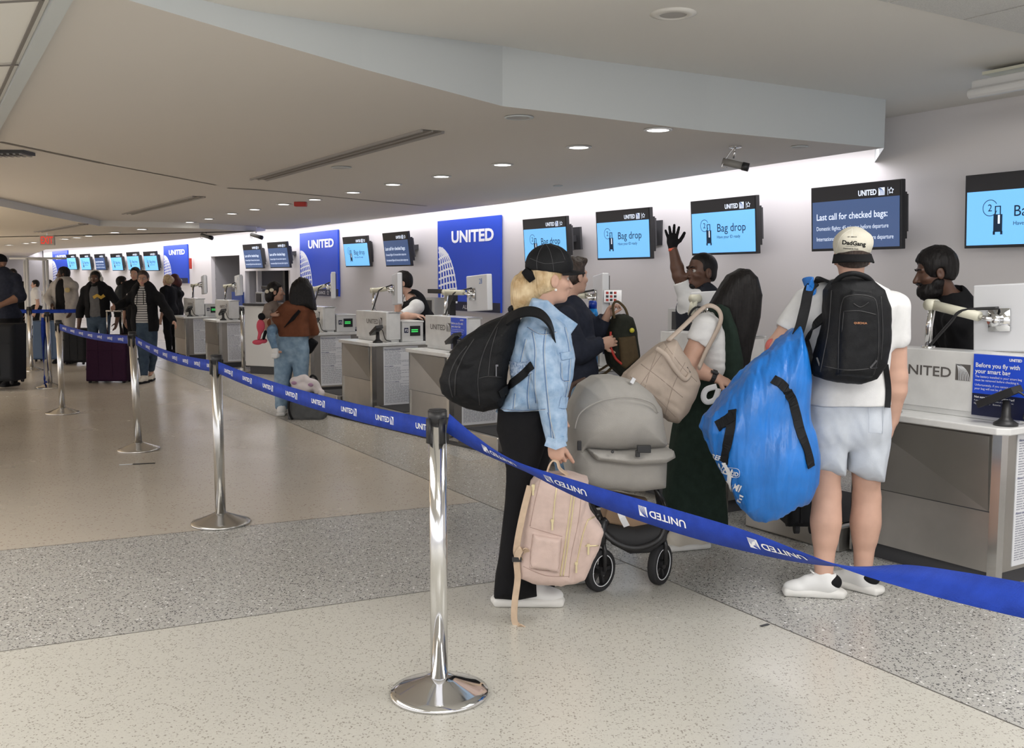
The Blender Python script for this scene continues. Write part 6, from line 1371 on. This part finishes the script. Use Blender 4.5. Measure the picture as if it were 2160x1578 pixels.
# ---------------------------------------------------------------- agent leaning on his elbow
Y7 = 11.75
b7 = Dpx('27', 1.12, 896)
h_ = Fig('agent in a white shirt and black waistcoat leaning on his elbow', tuple(b7), 1.78, pi - .1, S_light, S_lip, 1.05); J = h_.J
h_.set(head=Pt(849, 596, Y7), neck=Pt(868, 634, Y7), pel=(b7.x, b7.y, .93), shR=Pt(868, 645, Y7 + .19), shL=Pt(880, 648, Y7 - .19), elL=Pt(848, 668, Y7 - .30), wrL=Pt(876, 667, Y7 - .36), elR=Pt(843, 672, Y7 + .05), wrR=Pt(838, 628, Y7 + .02))
h_.look(pi + .12, -.15); h_.hs = 1.12
h_.body(.007, {'L': dict(d=(1, -.1, .05), n=(0, 0, -1), curl=.6), 'R': dict(d=(-.1, 0, 1), n=(1, 0, 0), curl=.9)}, armr=(.055, .048, .046, .032)); h_.eyes(); h_.brows(H_black); h_.hair(H_black, .006, .012, .050, -.045, None, .003)
S = SDF(.006); f = h_.hfn; R = h_.hR; S.ell(f(0, .045, -.085), (.052, .055, .034), R, .02); S.box(f(0, .1, .0), (.1, .075, .058), R, .02, .01, 's'); S.obj('beard', H_brown, h_.t)
h_.shirt(C_white, .016, .85, .009, -.05, .004, seed=9); waistcoat(h_, C_blk, .01, .026); h_.pants(C_blk, .012, 1.93, .014); h_.shoes(C_blk, C_blk, .014)
# ---------------------------------------------------------------- woman in the brown top with a child
p8 = Z(600, 876); Y8 = p8.y + .05
C_rust = cloth_mat('knit_rust', (.17, .062, .032), .9, .08)
w_ = Fig('woman with long black hair, rust brown top and pale jeans holding a child', p8, 1.66, pi / 2 - .1, S_tan, S_lip, 1.1, True); J = w_.J
w_.set(head=Pt(635, 612, Y8), neck=Pt(630, 650, Y8), pel=Pt(618, 730, Y8), shL=Pt(597, 662, Y8), shR=Pt(652, 662, Y8), elL=Pt(566, 690, Y8 + .05), wrL=Pt(560, 672, Y8 + .18), elR=Pt(662, 700, Y8 + .1), wrR=Pt(645, 715, Y8 + .28), hipL=Pt(603, 745, Y8), hipR=Pt(632, 745, Y8), knL=Pt(598, 800, Y8 - .02), knR=Pt(632, 800, Y8 + .1), anL=Pt(594, 862, Y8 - .05), anR=Pt(636, 850, Y8 + .25))
w_.look(pi / 2 - .2, 0); w_.body(.009, {'L': dict(curl=.5), 'R': dict(curl=.5)}, tg=-.06, legr=(.06, .05, .05, .035))
S = SDF(.01); S.poly([(588, 675), (580, 745), (580, 800), (583, 862), (606, 864), (612, 800), (618, 770), (622, 800), (630, 852), (652, 850), (648, 790), (652, 740), (644, 675)], Y8 + .02, .13, .09, .02); S.noise(.004, 24, 3); S.obj('jeans', mat('denim_pale', (.17, .27, .38), .85, noise=(16, .2, 6), col2=(.30, .42, .54)), w_.t)
S = SDF(.009); S.poly([(606, 634), (580, 655), (575, 672), (588, 700), (590, 720), (640, 722), (654, 715), (652, 680), (660, 650), (646, 638)], Y8, .14, .10, .02)
S.cone(J['shL'], J['shL'] + (J['elL'] - J['shL']) * .7, .068, .066, .02); S.cone(J['shR'], J['elR'], .066, .062, .02); S.noise(.005, 24, 7); S.plane(Pt(620, 709, Y8), (0, 0, -1)); S.obj('rust_top', C_rust, w_.t)
def bl(S): S.poly([(634, 584), (616, 598), (611, 620), (612, 648), (622, 655), (650, 652), (668, 655), (664, 630), (658, 605), (648, 588)], Y8 - .02, .10, .07, .02)
w_.hair(H_black, .008, .014, .06, -.08, bl, .004); w_.shoes(C_shoe, C_sole, .01)
m = MB(); m.strap([Pt(600, 690, Y8 - .16), Pt(618, 672, Y8 - .17), Pt(632, 655, Y8 - .16)], .04, .008, (1, 0, 1)); m.obj('bag_strap', C_blk, w_.t)
tg = tag(MB().box(Pt(655, 730, Y8 + .1), (.10, .12, .16), Matrix.Rotation(.6, 3, 'Y')).obj('waist_bag', C_blk, None, bev=.02), 'black bag at the right hip of the woman in the rust top', 'bag')
k_ = Fig('small child with white hair bow and blue jeans carried on the hip', Pt(578, 745, Y8), .95, .35, S_tan, S_lip, .62, group=None); J = k_.J; Yc = Y8 - .02
k_.set(head=Pt(582, 615, Yc), neck=Pt(576, 640, Yc), pel=Pt(585, 690, Yc), shR=Pt(566, 648, Yc - .10), shL=Pt(590, 648, Yc + .10), elR=Pt(560, 663, Yc - .14), wrR=Pt(576, 664, Yc - .17), elL=Pt(600, 655, Yc + .12), wrL=Pt(612, 650, Yc + .1), hipR=Pt(576, 694, Yc - .08), knR=Pt(573, 700, Yc - .16), anR=Pt(580, 738, Yc - .17), hipL=Pt(590, 694, Yc + .06), knL=Pt(600, 695, Yc + .2), anL=Pt(600, 730, Yc + .2)); J['knR'] = Pt(572, 696, Yc - .17)
k_.hs = .86; k_.look(.1, 0); k_.body(.007, {'R': dict(curl=.4, sz=.9), 'L': None}); k_.hair(H_black, .006, .012, .05, -.05, lambda S: S.ell(Pt(570, 625, Yc), (.06, .07, .08), None, .02), .003)
k_.shirt(mat('knit_taupe', (.24, .19, .16), .9), .016, 1.7, .008, -.02, .002, name='sleeved_top'); k_.pants(C_jean, .016, 1.9, .008); k_.eyes()
S = SDF(.006); S.box(Pt(581, 750, Yc - .18), (.035, .07, .03), None, .02); S.box(Pt(581, 744, Yc - .18), (.032, .034, .05), None, .02); S.obj('white_shoe', C_shoe, k_.t)
m = MB(); m.ell(Pt(563, 615, Yc - .11), (.022, .012, .02)); m.ell(Pt(573, 612, Yc - .11), (.024, .012, .02)); m.obj('hair_bow', mat('bow_cream', (.7, .64, .5), .7), k_.t, True)
t = thing('plush_toy', 'pink and black soft toy with dangling legs held by the child', 'toy', tuple(Pt(548, 700, Yc - .15))); S = SDF(.007); Yq = Yc - .18
S.ell(Pt(550, 688, Yq), (.045, .04, .075), None, .02); S.chain([Pt(549, 700, Yq), Pt(546, 714, Yq - .02)], (.02, .018)); S.obj('body', mat('plush_pink', (.65, .09, .14), .9), t); S = SDF(.007); S.ell(Pt(552, 668, Yq), (.04, .035, .04), None, .01); S.chain([Pt(560, 700, Yq), Pt(556, 714, Yq - .03)], (.018, .016)); S.obj('head', C_blk, t)
S = SDF(.007); S.ell(Pt(543, 722, Yq - .04), (.055, .035, .028), None, .02); S.ell(Pt(556, 719, Yq), (.04, .035, .028), None, .02); S.obj('foot', mat('plush_pink', (0, 0, 0)), t)
# grey rucksack with a white plush on the floor
pb = Z(650, 886); t = thing('rucksack', 'grey rucksack standing on the floor behind the belt', 'backpack', tuple(pb)); Yb2 = pb.y + .16
S = SDF(.008); S.poly([(624, 828), (612, 850), (611, 884), (640, 890), (684, 887), (690, 870), (688, 845), (672, 828)], Yb2, .15, .07, .02); S.noise(.004, 24, 2); S.obj('bag_body', mat('canvas_mid_grey', (.085, .088, .09), .8, noise=(14, .15)), t)
m = MB(); m.tube(spl([Pt(622, 832, Yb2 - .1), Pt(610, 848, Yb2 - .16), Pt(610, 870, Yb2 - .16), Pt(617, 885, Yb2 - .14)], 5), .012, 8); m.tube(spl([Pt(650, 806, Yb2), Pt(658, 792, Yb2), Pt(668, 800, Yb2), Pt(672, 826, Yb2)], 5), .012, 8); m.obj('strap', C_blk2, t, True)
m = MB(); m.tube([Pt(625, 850, Yb2 - .15), Pt(650, 846, Yb2 - .16), Pt(686, 850, Yb2 - .14)], .005, 6); m.obj('zip', M_black, t, True)
t = thing('plush_toy', 'white and lilac plush lying on top of the grey rucksack', 'toy', tuple(Pt(648, 815, Yb2))); S = SDF(.008); Yw = Yb2 - .02
S.chain([Pt(622, 805, Yw - .03), Pt(640, 800, Yw), Pt(662, 810, Yw), Pt(672, 825, Yw)], (.05, .048, .05, .05), .02); S.ell(Pt(640, 818, Yw), (.12, .09, .06), None, .03); S.ell(Pt(678, 830, Yw - .05), (.035, .03, .045), None, .02); S.noise(.005, 40, 2); S.obj('body', mat('plush_white', (.66, .60, .60), .95), t); m = MB(); m.ell(Pt(620, 808, Yw - .08), (.03, .012, .02)); m.ell(Pt(655, 812, Yw - .055), (.03, .012, .02)); m.obj('lilac_patch', mat('plush_lilac', (.40, .24, .36), .9), t, True)
# ---------------------------------------------------------------- travellers farther away
def far(label, px, py, H, yaw, skin, build=1.0, fem=False, hx=None, hy=None, hl=None, Y=None, h=.012, hair=H_black, hairx=None, pants=C_blk, top=C_blk, tg=.016, sleeve=1.93, shoes=C_blk, hem=-.02, cap=None, over=None, hs=None, topname='shirt', eyes=True):
    b_ = Z(px, py) if Y is None else Vector((W(px, 600, Y).x, Y, 0)); F_ = Fig(label, b_, H, yaw, skin, S_lipd if skin in (S_dark, S_brown) else S_lip, build, fem)
    YY = b_.y
    if hx: 
        n = Pt(hx, hy, YY); dv = n - F_.J['head']; F_.J['head'] = n; F_.J['neck'] = F_.J['neck'] + dv * .9; F_.shift(('shL', 'shR', 'elL', 'elR', 'wrL', 'wrR'), dv * .9); F_.J['pel'] = F_.J['pel'] + dv * .3
    if over: over(F_, YY)
    F_.look(hl if hl is not None else yaw); F_.hs = hs or F_.k * 1.02
    F_.body(h, tg=-.02, legr=(.07, .05, .045, .034)); 
    if eyes: F_.eyes()
    if cap is None: F_.hair(hair, h * .8, .012, .052, -.05, hairx, .003)
    F_.shirt(top, tg, sleeve, h, hem, .004, name=topname); F_.pants(pants, .016, 1.93, h); F_.shoes(shoes, C_sole if shoes is C_shoe else C_blk, h * .8)
    return F_, YY
def o10(F_, Y):
    F_.set(elR=Pt(262, 640, Y - .05), wrR=Pt(243, 648, Y - .25), elL=Pt(352, 655, Y), wrL=Pt(366, 678, Y - .1), anR=Pt(304, 795, Y - .15), anL=Pt(319, 783, Y + .2), knR=Pt(303, 745, Y - .1), knL=Pt(320, 740, Y)); F_.J['shR'] = Pt(277, 628, Y); F_.J['shL'] = Pt(334, 628, Y)
C_strp = bpy.data.materials.new('striped_cotton'); C_strp.use_nodes = True; nt = C_strp.node_tree; bb = nt.nodes['Principled BSDF']; tcn = nt.nodes.new('ShaderNodeTexCoord'); wv = nt.nodes.new('ShaderNodeTexWave'); wv.bands_direction = 'Z'; wv.inputs['Scale'].default_value = 9.5; wv.inputs['Distortion'].default_value = .6
cr = nt.nodes.new('ShaderNodeValToRGB'); cr.color_ramp.elements[0].color = (.03, .03, .04, 1); cr.color_ramp.elements[1].color = (.55, .54, .53, 1); cr.color_ramp.elements[0].position = .18; cr.color_ramp.elements[1].position = .30
nt.links.new(tcn.outputs['Object'], wv.inputs['Vector']); nt.links.new(wv.outputs['Fac'], cr.inputs['Fac']); nt.links.new(cr.outputs['Color'], bb.inputs['Base Color']); bb.inputs['Roughness'].default_value = .9
s_, Ya = far('woman in a striped top, black open jacket and blue jeans walking toward the camera', 310, 806, 1.66, -pi / 2, S_tan, 1.02, True, 302, 588, hl=-pi / 2 + .15, h=.010, hair=H_brown, pants=mat('denim_dark', (.022, .042, .075), .85, noise=(12, .2), col2=(.045, .075, .115)), top=C_strp, sleeve=.12, shoes=mat('shoe_cream', (0, 0, 0)), over=o10, topname='striped_top')
def jacket(F_, mt, w=.085, g=.024, h=.011, hem=-.12, name='open_jacket', arm=1.93):
    S = SDF(h)
    for sd in 'LR': F_.arm(S, sd, .024, arm, .02, (.046, .040, .036, .026))
    F_.torso(S, g); J = F_.J; a = J['neck'] - J['pel']; S.cone(J['neck'] - a * .1, J['pel'] - a * .15, (.16 if F_.fem else .155) * F_.k + g, (.175) * F_.k + g, .03, .74, F_.f)
    f = F_.f; c0 = J['neck'] + f * .20 + a * .15; c1 = J['pel'] + f * .22 - a * .4; S.cone(c0 - a * .1, c1, w * .8, w, .01, op='s'); S.cone(c0 - f * .06 - a * .1, c1 - f * .07, w * .7, w, .01, op='s')
    S.ell(J['neck'] + a * .1, (.085, .085, .06), None, .01, 's'); S.noise(.004, 26, 5); S.plane(J['pel'] + a * hem, -a); return S.obj(name, mt, F_.t)
jacket(s_, C_blk, .10, hem=-.28)
m = MB()
for sg in (-1, 1): m.tube([s_.J['neck'] + s_.l * sg * .04 + s_.f * .14 + A((0, 0, -.02)), s_.J['neck'] + s_.l * sg * .05 + s_.f * .17 + A((0, 0, -.22))], .005, 6)
m.obj('drawstring', C_blk, s_.t, True)
m = MB(); f = s_.hfn
for sg in (-1, 1):
    m.tube([f(sg * .032 + .022 * math.cos(i * .7), .098, .002 + .017 * math.sin(i * .7)) for i in range(10)], .0018, 5)
m.obj('glasses', M_dark, s_.t, True)
suitcase(190, 275, 706, 808, Z(232, 806).y, .16, cloth_mat('case_purple', (.035, .010, .032), .8), 'dark purple soft suitcase pulled by the woman in the striped top', (241, 656), stripes=1)
def o11(F_, Y): F_.set(elL=Pt(252, 645, Y), wrL=Pt(246, 680, Y - .1), elR=Pt(170, 650, Y), wrR=Pt(166, 690, Y - .05))
t11, Yb_ = far('man in a grey printed shirt, black jacket and large white headphones', 205, 784, 1.78, -pi / 2, S_dark, 1.0, False, 202, 588, Y=16.4, h=.012, pants=mat('denim_dark', (0, 0, 0)), top=C_grey, sleeve=.12, over=o11, hem=-.08)
jacket(t11, C_blk, .10, hem=-.10)
m = MB(); f = t11.hfn
for sg in (-1, 1): m.ell(f(sg * .092, 0, -.005), (.028, .035, .045))
m.tube(spl([f(-.092, 0, .02), f(-.07, 0, .10), f(0, 0, .135), f(.07, 0, .10), f(.092, 0, .02)], 5), .009, 8); m.obj('headphones', mat('headphones_white', (.7, .68, .64), .4), t11.t, True)
m = MB(); m.strap([Pt(197, 628, Yb_ - .165), Pt(205, 623, Yb_ - .175), Pt(213, 628, Yb_ - .175), Pt(220, 623, Yb_ - .165)], .05, .01, (0, 0, 1)); m.obj('shirt_print', mat('print_yellow', (.5, .32, .05), .8), t11.t)
S = SDF(.008); S.ell(f(0, .060, -.085), (.055, .05, .045), t11.hR, .01); S.ell(f(0, .09, -.06), (.03, .02, .014), t11.hR, .005, 's'); S.obj('beard', H_black, t11.t)
def o12(F_, Y): F_.set(elR=Pt(100, 628, Y), wrR=Pt(112, 650, Y - .25), elL=Pt(158, 630, Y), wrL=Pt(150, 655, Y - .1))
t12, Yc_ = far('man in a pale hooded jacket over a black shirt looking to the left', 134, 770, 1.82, -pi / 2 - .2, S_dark, 1.0, False, 133, 578, hl=pi + .4, Y=17.6, h=.012, pants=C_pale, top=C_blk, sleeve=.12, over=o12, hem=-.06)
jacket(t12, C_pale, .11, hem=-.06, name='pale_jacket'); m = MB(); m.ell(Pt(142, 612, Yc_ - .17), (.05, .02, .045)); m.obj('shirt_print', mat('print_cream', (.5, .4, .2), .8), t12.t, True)
far('person with short dark hair and glasses behind the man with headphones', 258, 770, 1.72, .3, S_tan, 1.1, False, 258, 596, Y=19.0, h=.015, top=mat('fabric_slate', (.04, .045, .05), .9), sleeve=.6)
far('person with dark hair standing right behind the woman in stripes', 287, 770, 1.78, -pi / 2, S_tan, 1.0, False, 285, 578, Y=18.2, h=.015)
def o14(F_, Y): F_.set(shL=Pt(30, 590, Y), elL=Pt(44, 625, Y - .05), wrL=Pt(5, 642, Y - .25))
t14, Yd = far('large man in dark blue and a black cap at the left edge', 2, 800, 1.86, -pi / 2 - .4, S_brown, 1.35, False, -2, 556, Y=13.9, h=.012, hair=H_black, top=C_navyf, sleeve=1.25, over=o14, cap=1, hem=-.08)
S = SDF(.008); f = t14.hfn; S.ell(f(0, -.01, .045), (.090, .108, .088), t14.hR, .01); S.plane(f(0, 0, .02), -t14.hu); S.ell(f(0, .12, .03), (.07, .07, .014), t14.hR, .01); S.obj('cap', C_blk, t14.t)
suitcase(-40, 44, 682, 808, Yd - .55, .20, cloth_mat('case_black', (.012, .014, .018), .7), 'big black suitcase at the left edge before the man in dark blue', R0=.06)
suitcase(76, 140, 676, 762, Z(100, 762).y, .15, mat('case_blue', (.045, .085, .16), .5), 'blue hard suitcase with spinner wheels near the fourth post', R0=.03)
suitcase(140, 188, 692, 768, Z(160, 768).y - .1, .16, C_blk2, 'black suitcase with a hanging tag below the man with headphones', R0=.05)
suitcase(36, 51, 655, 733, Z(43, 733).y, .1, mat('case_red', (.12, .008, .01), .5), 'narrow dark red suitcase behind the big black one')
m = MB(); m.box(Pt(163, 708, Z(160, 768).y + .02), (.06, .01, .16), Matrix.Rotation(.2, 3, 'Y')); tag(m.obj('luggage_tag', M_paper), 'white luggage tag on the black suitcase left of the purple one', 'tag')
def bun(S): pass
t15, Y15 = far('agent with a blonde bun dressed in black at the far desk', 357, 760, 1.66, pi - .3, S_light, 1.0, True, 353, 592, Y=19.6, h=.014, hair=H_blond, hairx=lambda S: S.ell(Pt(361, 590, 19.65), (.06, .06, .06), None, .02))
far('agent with dark red hair dressed in black beside the blonde agent', 372, 760, 1.68, 0, S_tan, 1.0, True, 370, 590, Y=20.6, h=.014, hair=mat('hair_auburn', (.07, .012, .008), .6), hairx=lambda S: S.ell(Pt(372, 596, 20.6), (.11, .10, .13), None, .02))
far('far agent in white with dark hair bending over a desk', 74, 760, 1.6, pi + .5, S_light, 1.0, False, 74, 600, Y=25, h=.018, top=C_white, sleeve=.6)
far('far person in black with dark curly hair behind the man in dark blue', 30, 760, 1.74, -1.2, S_tan, 1.0, False, 27, 580, Y=20, h=.016)
far('far agent in white beside the pale frame', 104, 760, 1.6, pi, S_light, 1.0, False, 102, 600, Y=24, h=.018, top=C_white, sleeve=.6)
for k, (px, lb) in enumerate(((78, 'beyond the pale pipe frame, nearer'), (48, 'beyond the pale pipe frame, farther'))):
    cpt = Z(px, 640 - 3 * k, .8); c2 = Vector((cpt.x, cpt.y))
    place(desk0, 'd', c2, 'far steel check-in desk ' + lb, 'check-in desks'); place(sh0, 's', c2, 'far white desk screen ' + lb, 'desk screens')
for o in list(bpy.data.objects):       # drop construction leftovers
    if o.get('label') == '-': bpy.data.objects.remove(o)
# ---------------------------------------------------------------- pushchair
Ys = Z(1265, 1250).y + .03; Yr = Z(1392, 1236).y + .03
C_hood = cloth_mat('canvas_grey', (.42, .40, .37), .9, .03, 20, .1, .2); M_frame = mat('frame_black', (.02, .02, .022), .35)
t = thing('stroller', 'grey hooded baby stroller with black frame beside the woman in denim', 'stroller', (W(1325, 1240, Ys).x, Ys, 0))
yw = .18
S = SDF(.006); S.poly([(1206, 985), (1204, 940), (1196, 900), (1206, 850), (1226, 812), (1255, 794), (1295, 791), (1335, 803), (1365, 826), (1384, 855), (1391, 900), (1397, 932), (1385, 942), (1300, 945), (1225, 942)], Ys + .25, .22, .16, .01, yaw=yw); S.noise(.0022, 26, 3); hd = S.obj('hood', C_hood, t)
S = SDF(.006); S.poly([(1225, 938), (1290, 943), (1392, 935), (1396, 950), (1375, 962), (1310, 965), (1235, 955)], Ys + .25, .25, .05, .01, yaw=yw); S.obj('hood_rim', C_hood, t)
S = SDF(.006); S.poly([(1206, 940), (1390, 940), (1386, 1018), (1340, 1026), (1250, 1022), (1205, 1005), (1198, 970)], Ys + .27, .20, .08, .01, yaw=yw); S.noise(.0035, 22, 8, (1, 1, .4)); S.obj('carrycot', C_hood, t)
m = MB(); m.tube(spl([Pt(1212, 905, Ys + .02), Pt(1225, 870, Ys + .0), Pt(1270, 845, Ys + .0), Pt(1330, 838, Ys + .02), Pt(1375, 850, Ys + .06), Pt(1388, 870, Ys + .1)], 6), .004, 6); m.obj('seam', C_hood, hd, True)
m = MB(); m.box(Pt(1358, 947, Ys - .01), (.065, .03, .035)); m.box(Pt(1345, 957, Ys - .01), (.02, .025, .03)); m.cyl(Pt(1292, 953, Ys - .01), Pt(1292, 953, Ys - .02), .008, 10); m.box(Pt(1222, 940, Ys + .0), (.02, .02, .045)); m.obj('clip', M_black, t, bev=.006)
m = MB(); m.box(Pt(1335, 803, Ys + .12), (.018, .01, .028), Matrix.Rotation(.5, 3, 'Y')); m.obj('label', M_paper, hd)
m = MB()
LW, RW = Pt(1265, 1210, Ys), Pt(1392, 1198, Yr); 
LH, RH = Pt(1278, 1105, Ys + .03), Pt(1398, 1080, Yr + .03)
arc = [Pt(1262, 1090, Ys + .05), Pt(1275, 1125, Ys + .0), Pt(1310, 1150, Ys - .01), Pt(1350, 1155, Ys + .0), Pt(1392, 1135, Ys + .03), Pt(1405, 1090, Ys + .06), Pt(1400, 1060, Yr + .1), Pt(1375, 1020, Ys + .25)]
m.tube(spl(arc, 6), .013, 10); m.tube(spl([Pt(1228, 1020, Ys + .25), Pt(1245, 1060, Ys + .12), Pt(1262, 1090, Ys + .05)], 6), .013, 10); m.obj('tube_frame', M_frame, t, True)
m = MB(); m.tube([Pt(1215, 1020, Ys + .35), Pt(1240, 1090, Ys + .7), Pt(1250, 1150, Ys + .9)], .013, 8); m.tube([Pt(1380, 1010, Ys + .35), Pt(1395, 1090, Ys + .7), Pt(1396, 1140, Ys + .9)], .013, 8); m.obj('rear_leg', M_frame, t, True)
m = MB(); m.tube(spl([Pt(1196, 850, Ys + .8), Pt(1205, 815, Ys + .95), Pt(1235, 800, Ys + 1.0)], 5), .014, 8); m.tube([Pt(1215, 850, Ys + .8), Pt(1215, 1020, Ys + .45)], .012, 8); m.obj('handlebar', mat('leather_brown', (.07, .035, .025), .5), t, True)
def wheel(c, r, w, yaw, nm='front_wheel'):
    ax = Vector((math.cos(yaw), math.sin(yaw), 0)); M = Matrix((ax.cross(Vector((0, 0, 1))), Vector((0, 0, 1)), ax)).transposed().to_4x4(); M.translation = Vector(c)
    def lat(m, prof, mi=0, n=32):
        V = []; Fc = []
        for rr, z_ in prof:
            for k in range(n): V.append((rr * math.cos(2 * pi * k / n), rr * math.sin(2 * pi * k / n), z_))
        L = len(prof)
        for i in range(L):
            for k in range(n):
                p = i * n + k; q = i * n + (k + 1) % n; j = ((i + 1) % L) * n; Fc.append((p, q, j + (k + 1) % n, j + k))
        m.add(V, Fc, mi, M)
    m = MB(); lat(m, [(r, -w * .3), (r, w * .3), (r * .96, w * .5), (r * .76, w * .5), (r * .74, 0), (r * .76, -w * .5), (r * .96, -w * .5)]); o = m.obj(nm, M_rubber, t, True)
    m = MB(); lat(m, [(r * .76, w * .3), (r * .70, w * .3), (r * .70, -w * .3), (r * .76, -w * .3)]); lat(m, [(r * .22, w * .6), (.001, w * .6), (.001, -w * .6), (r * .22, -w * .6)])
    for k in range(5):
        a_ = 2 * pi * k / 5; m.add([(x, y, z_) for z_ in (-w * .25, w * .25) for x, y in ((math.cos(a_ + .25) * r * .2, math.sin(a_ + .25) * r * .2), (math.cos(a_ - .25) * r * .2, math.sin(a_ - .25) * r * .2), (math.cos(a_ - .14) * r * .72, math.sin(a_ - .14) * r * .72), (math.cos(a_ + .14) * r * .72, math.sin(a_ + .14) * r * .72))], [(0, 1, 2, 3), (7, 6, 5, 4), (0, 4, 5, 1), (1, 5, 6, 2), (2, 6, 7, 3), (3, 7, 4, 0)], 0, M)
    m.obj('hub', M_frame, o); m = MB(); lat(m, [(r * .72, -w * .52), (r * .76, -w * .52), (r * .76, -w * .45), (r * .72, -w * .45)]); m.obj('reflective_ring', M_let, o, True)
R0 = .102
lc = Vector((LW[0], LW[1], R0)); rc = Vector((RW[0], RW[1], R0))
wheel(lc, R0, .04, -.75 + pi); wheel(rc, R0, .04, -.6 + pi)
for c, hp, yy in ((lc, LH, -.75), (rc, RH, -.6)):
    m = MB(); ax = Vector((math.cos(yy), math.sin(yy), 0)); top = Vector(hp)
    for s_ in (-1, 1): m.tube([c + ax * .028 * s_, c + ax * .030 * s_ + Vector((0, 0, .10)), c + ax * .02 * s_ + Vector((0, 0, .13))], .011, 8)
    m.tube([c + Vector((0, 0, .12)), Vector((c.x, c.y, top.z + .02)) * .5 + Vector((top.x, top.y, top.z + .02)) * .5], [.028, .024], 12); m.tube([Vector((c.x, c.y, top.z + .02)) * .5 + Vector((top.x, top.y, top.z + .02)) * .5, top], .02, 10); m.obj('wheel_fork', M_frame, t, True)
for px, yy in ((1245, Ys + .85), (1395, Ys + .85)):
    c = W(px, 1100, yy); wheel((c.x, yy, .12), .12, .035, 0.1, 'rear_wheel')
S = SDF(.006); S.poly([(1262, 1092), (1282, 1128), (1320, 1148), (1360, 1146), (1395, 1120), (1400, 1085), (1330, 1098)], Ys + .25, .22, .05, .01); S.obj('basket', mat('mesh_basket', (.03, .03, .032), .8), t)
m = MB(); m.box(Pt(1320, 1075, Ys + .25), (.22, .25, .12), Matrix.Rotation(.2, 3, 'Y')); tag(m.obj('cardboard_box', mat('cardboard', (.36, .24, .15), .8), None, bev=.01), 'brown cardboard box lying in the stroller basket', 'box')
m = MB(); m.strap(spl([Pt(1300, 1045, Ys + .04), Pt(1310, 1085, Ys + .0), Pt(1322, 1110, Ys + .02)], 5), .03, .004, (1, 0, 0)); m.obj('white_strap', M_let, t)
# ---------------------------------------------------------------- cream shoulder bag of the woman in green is with her below
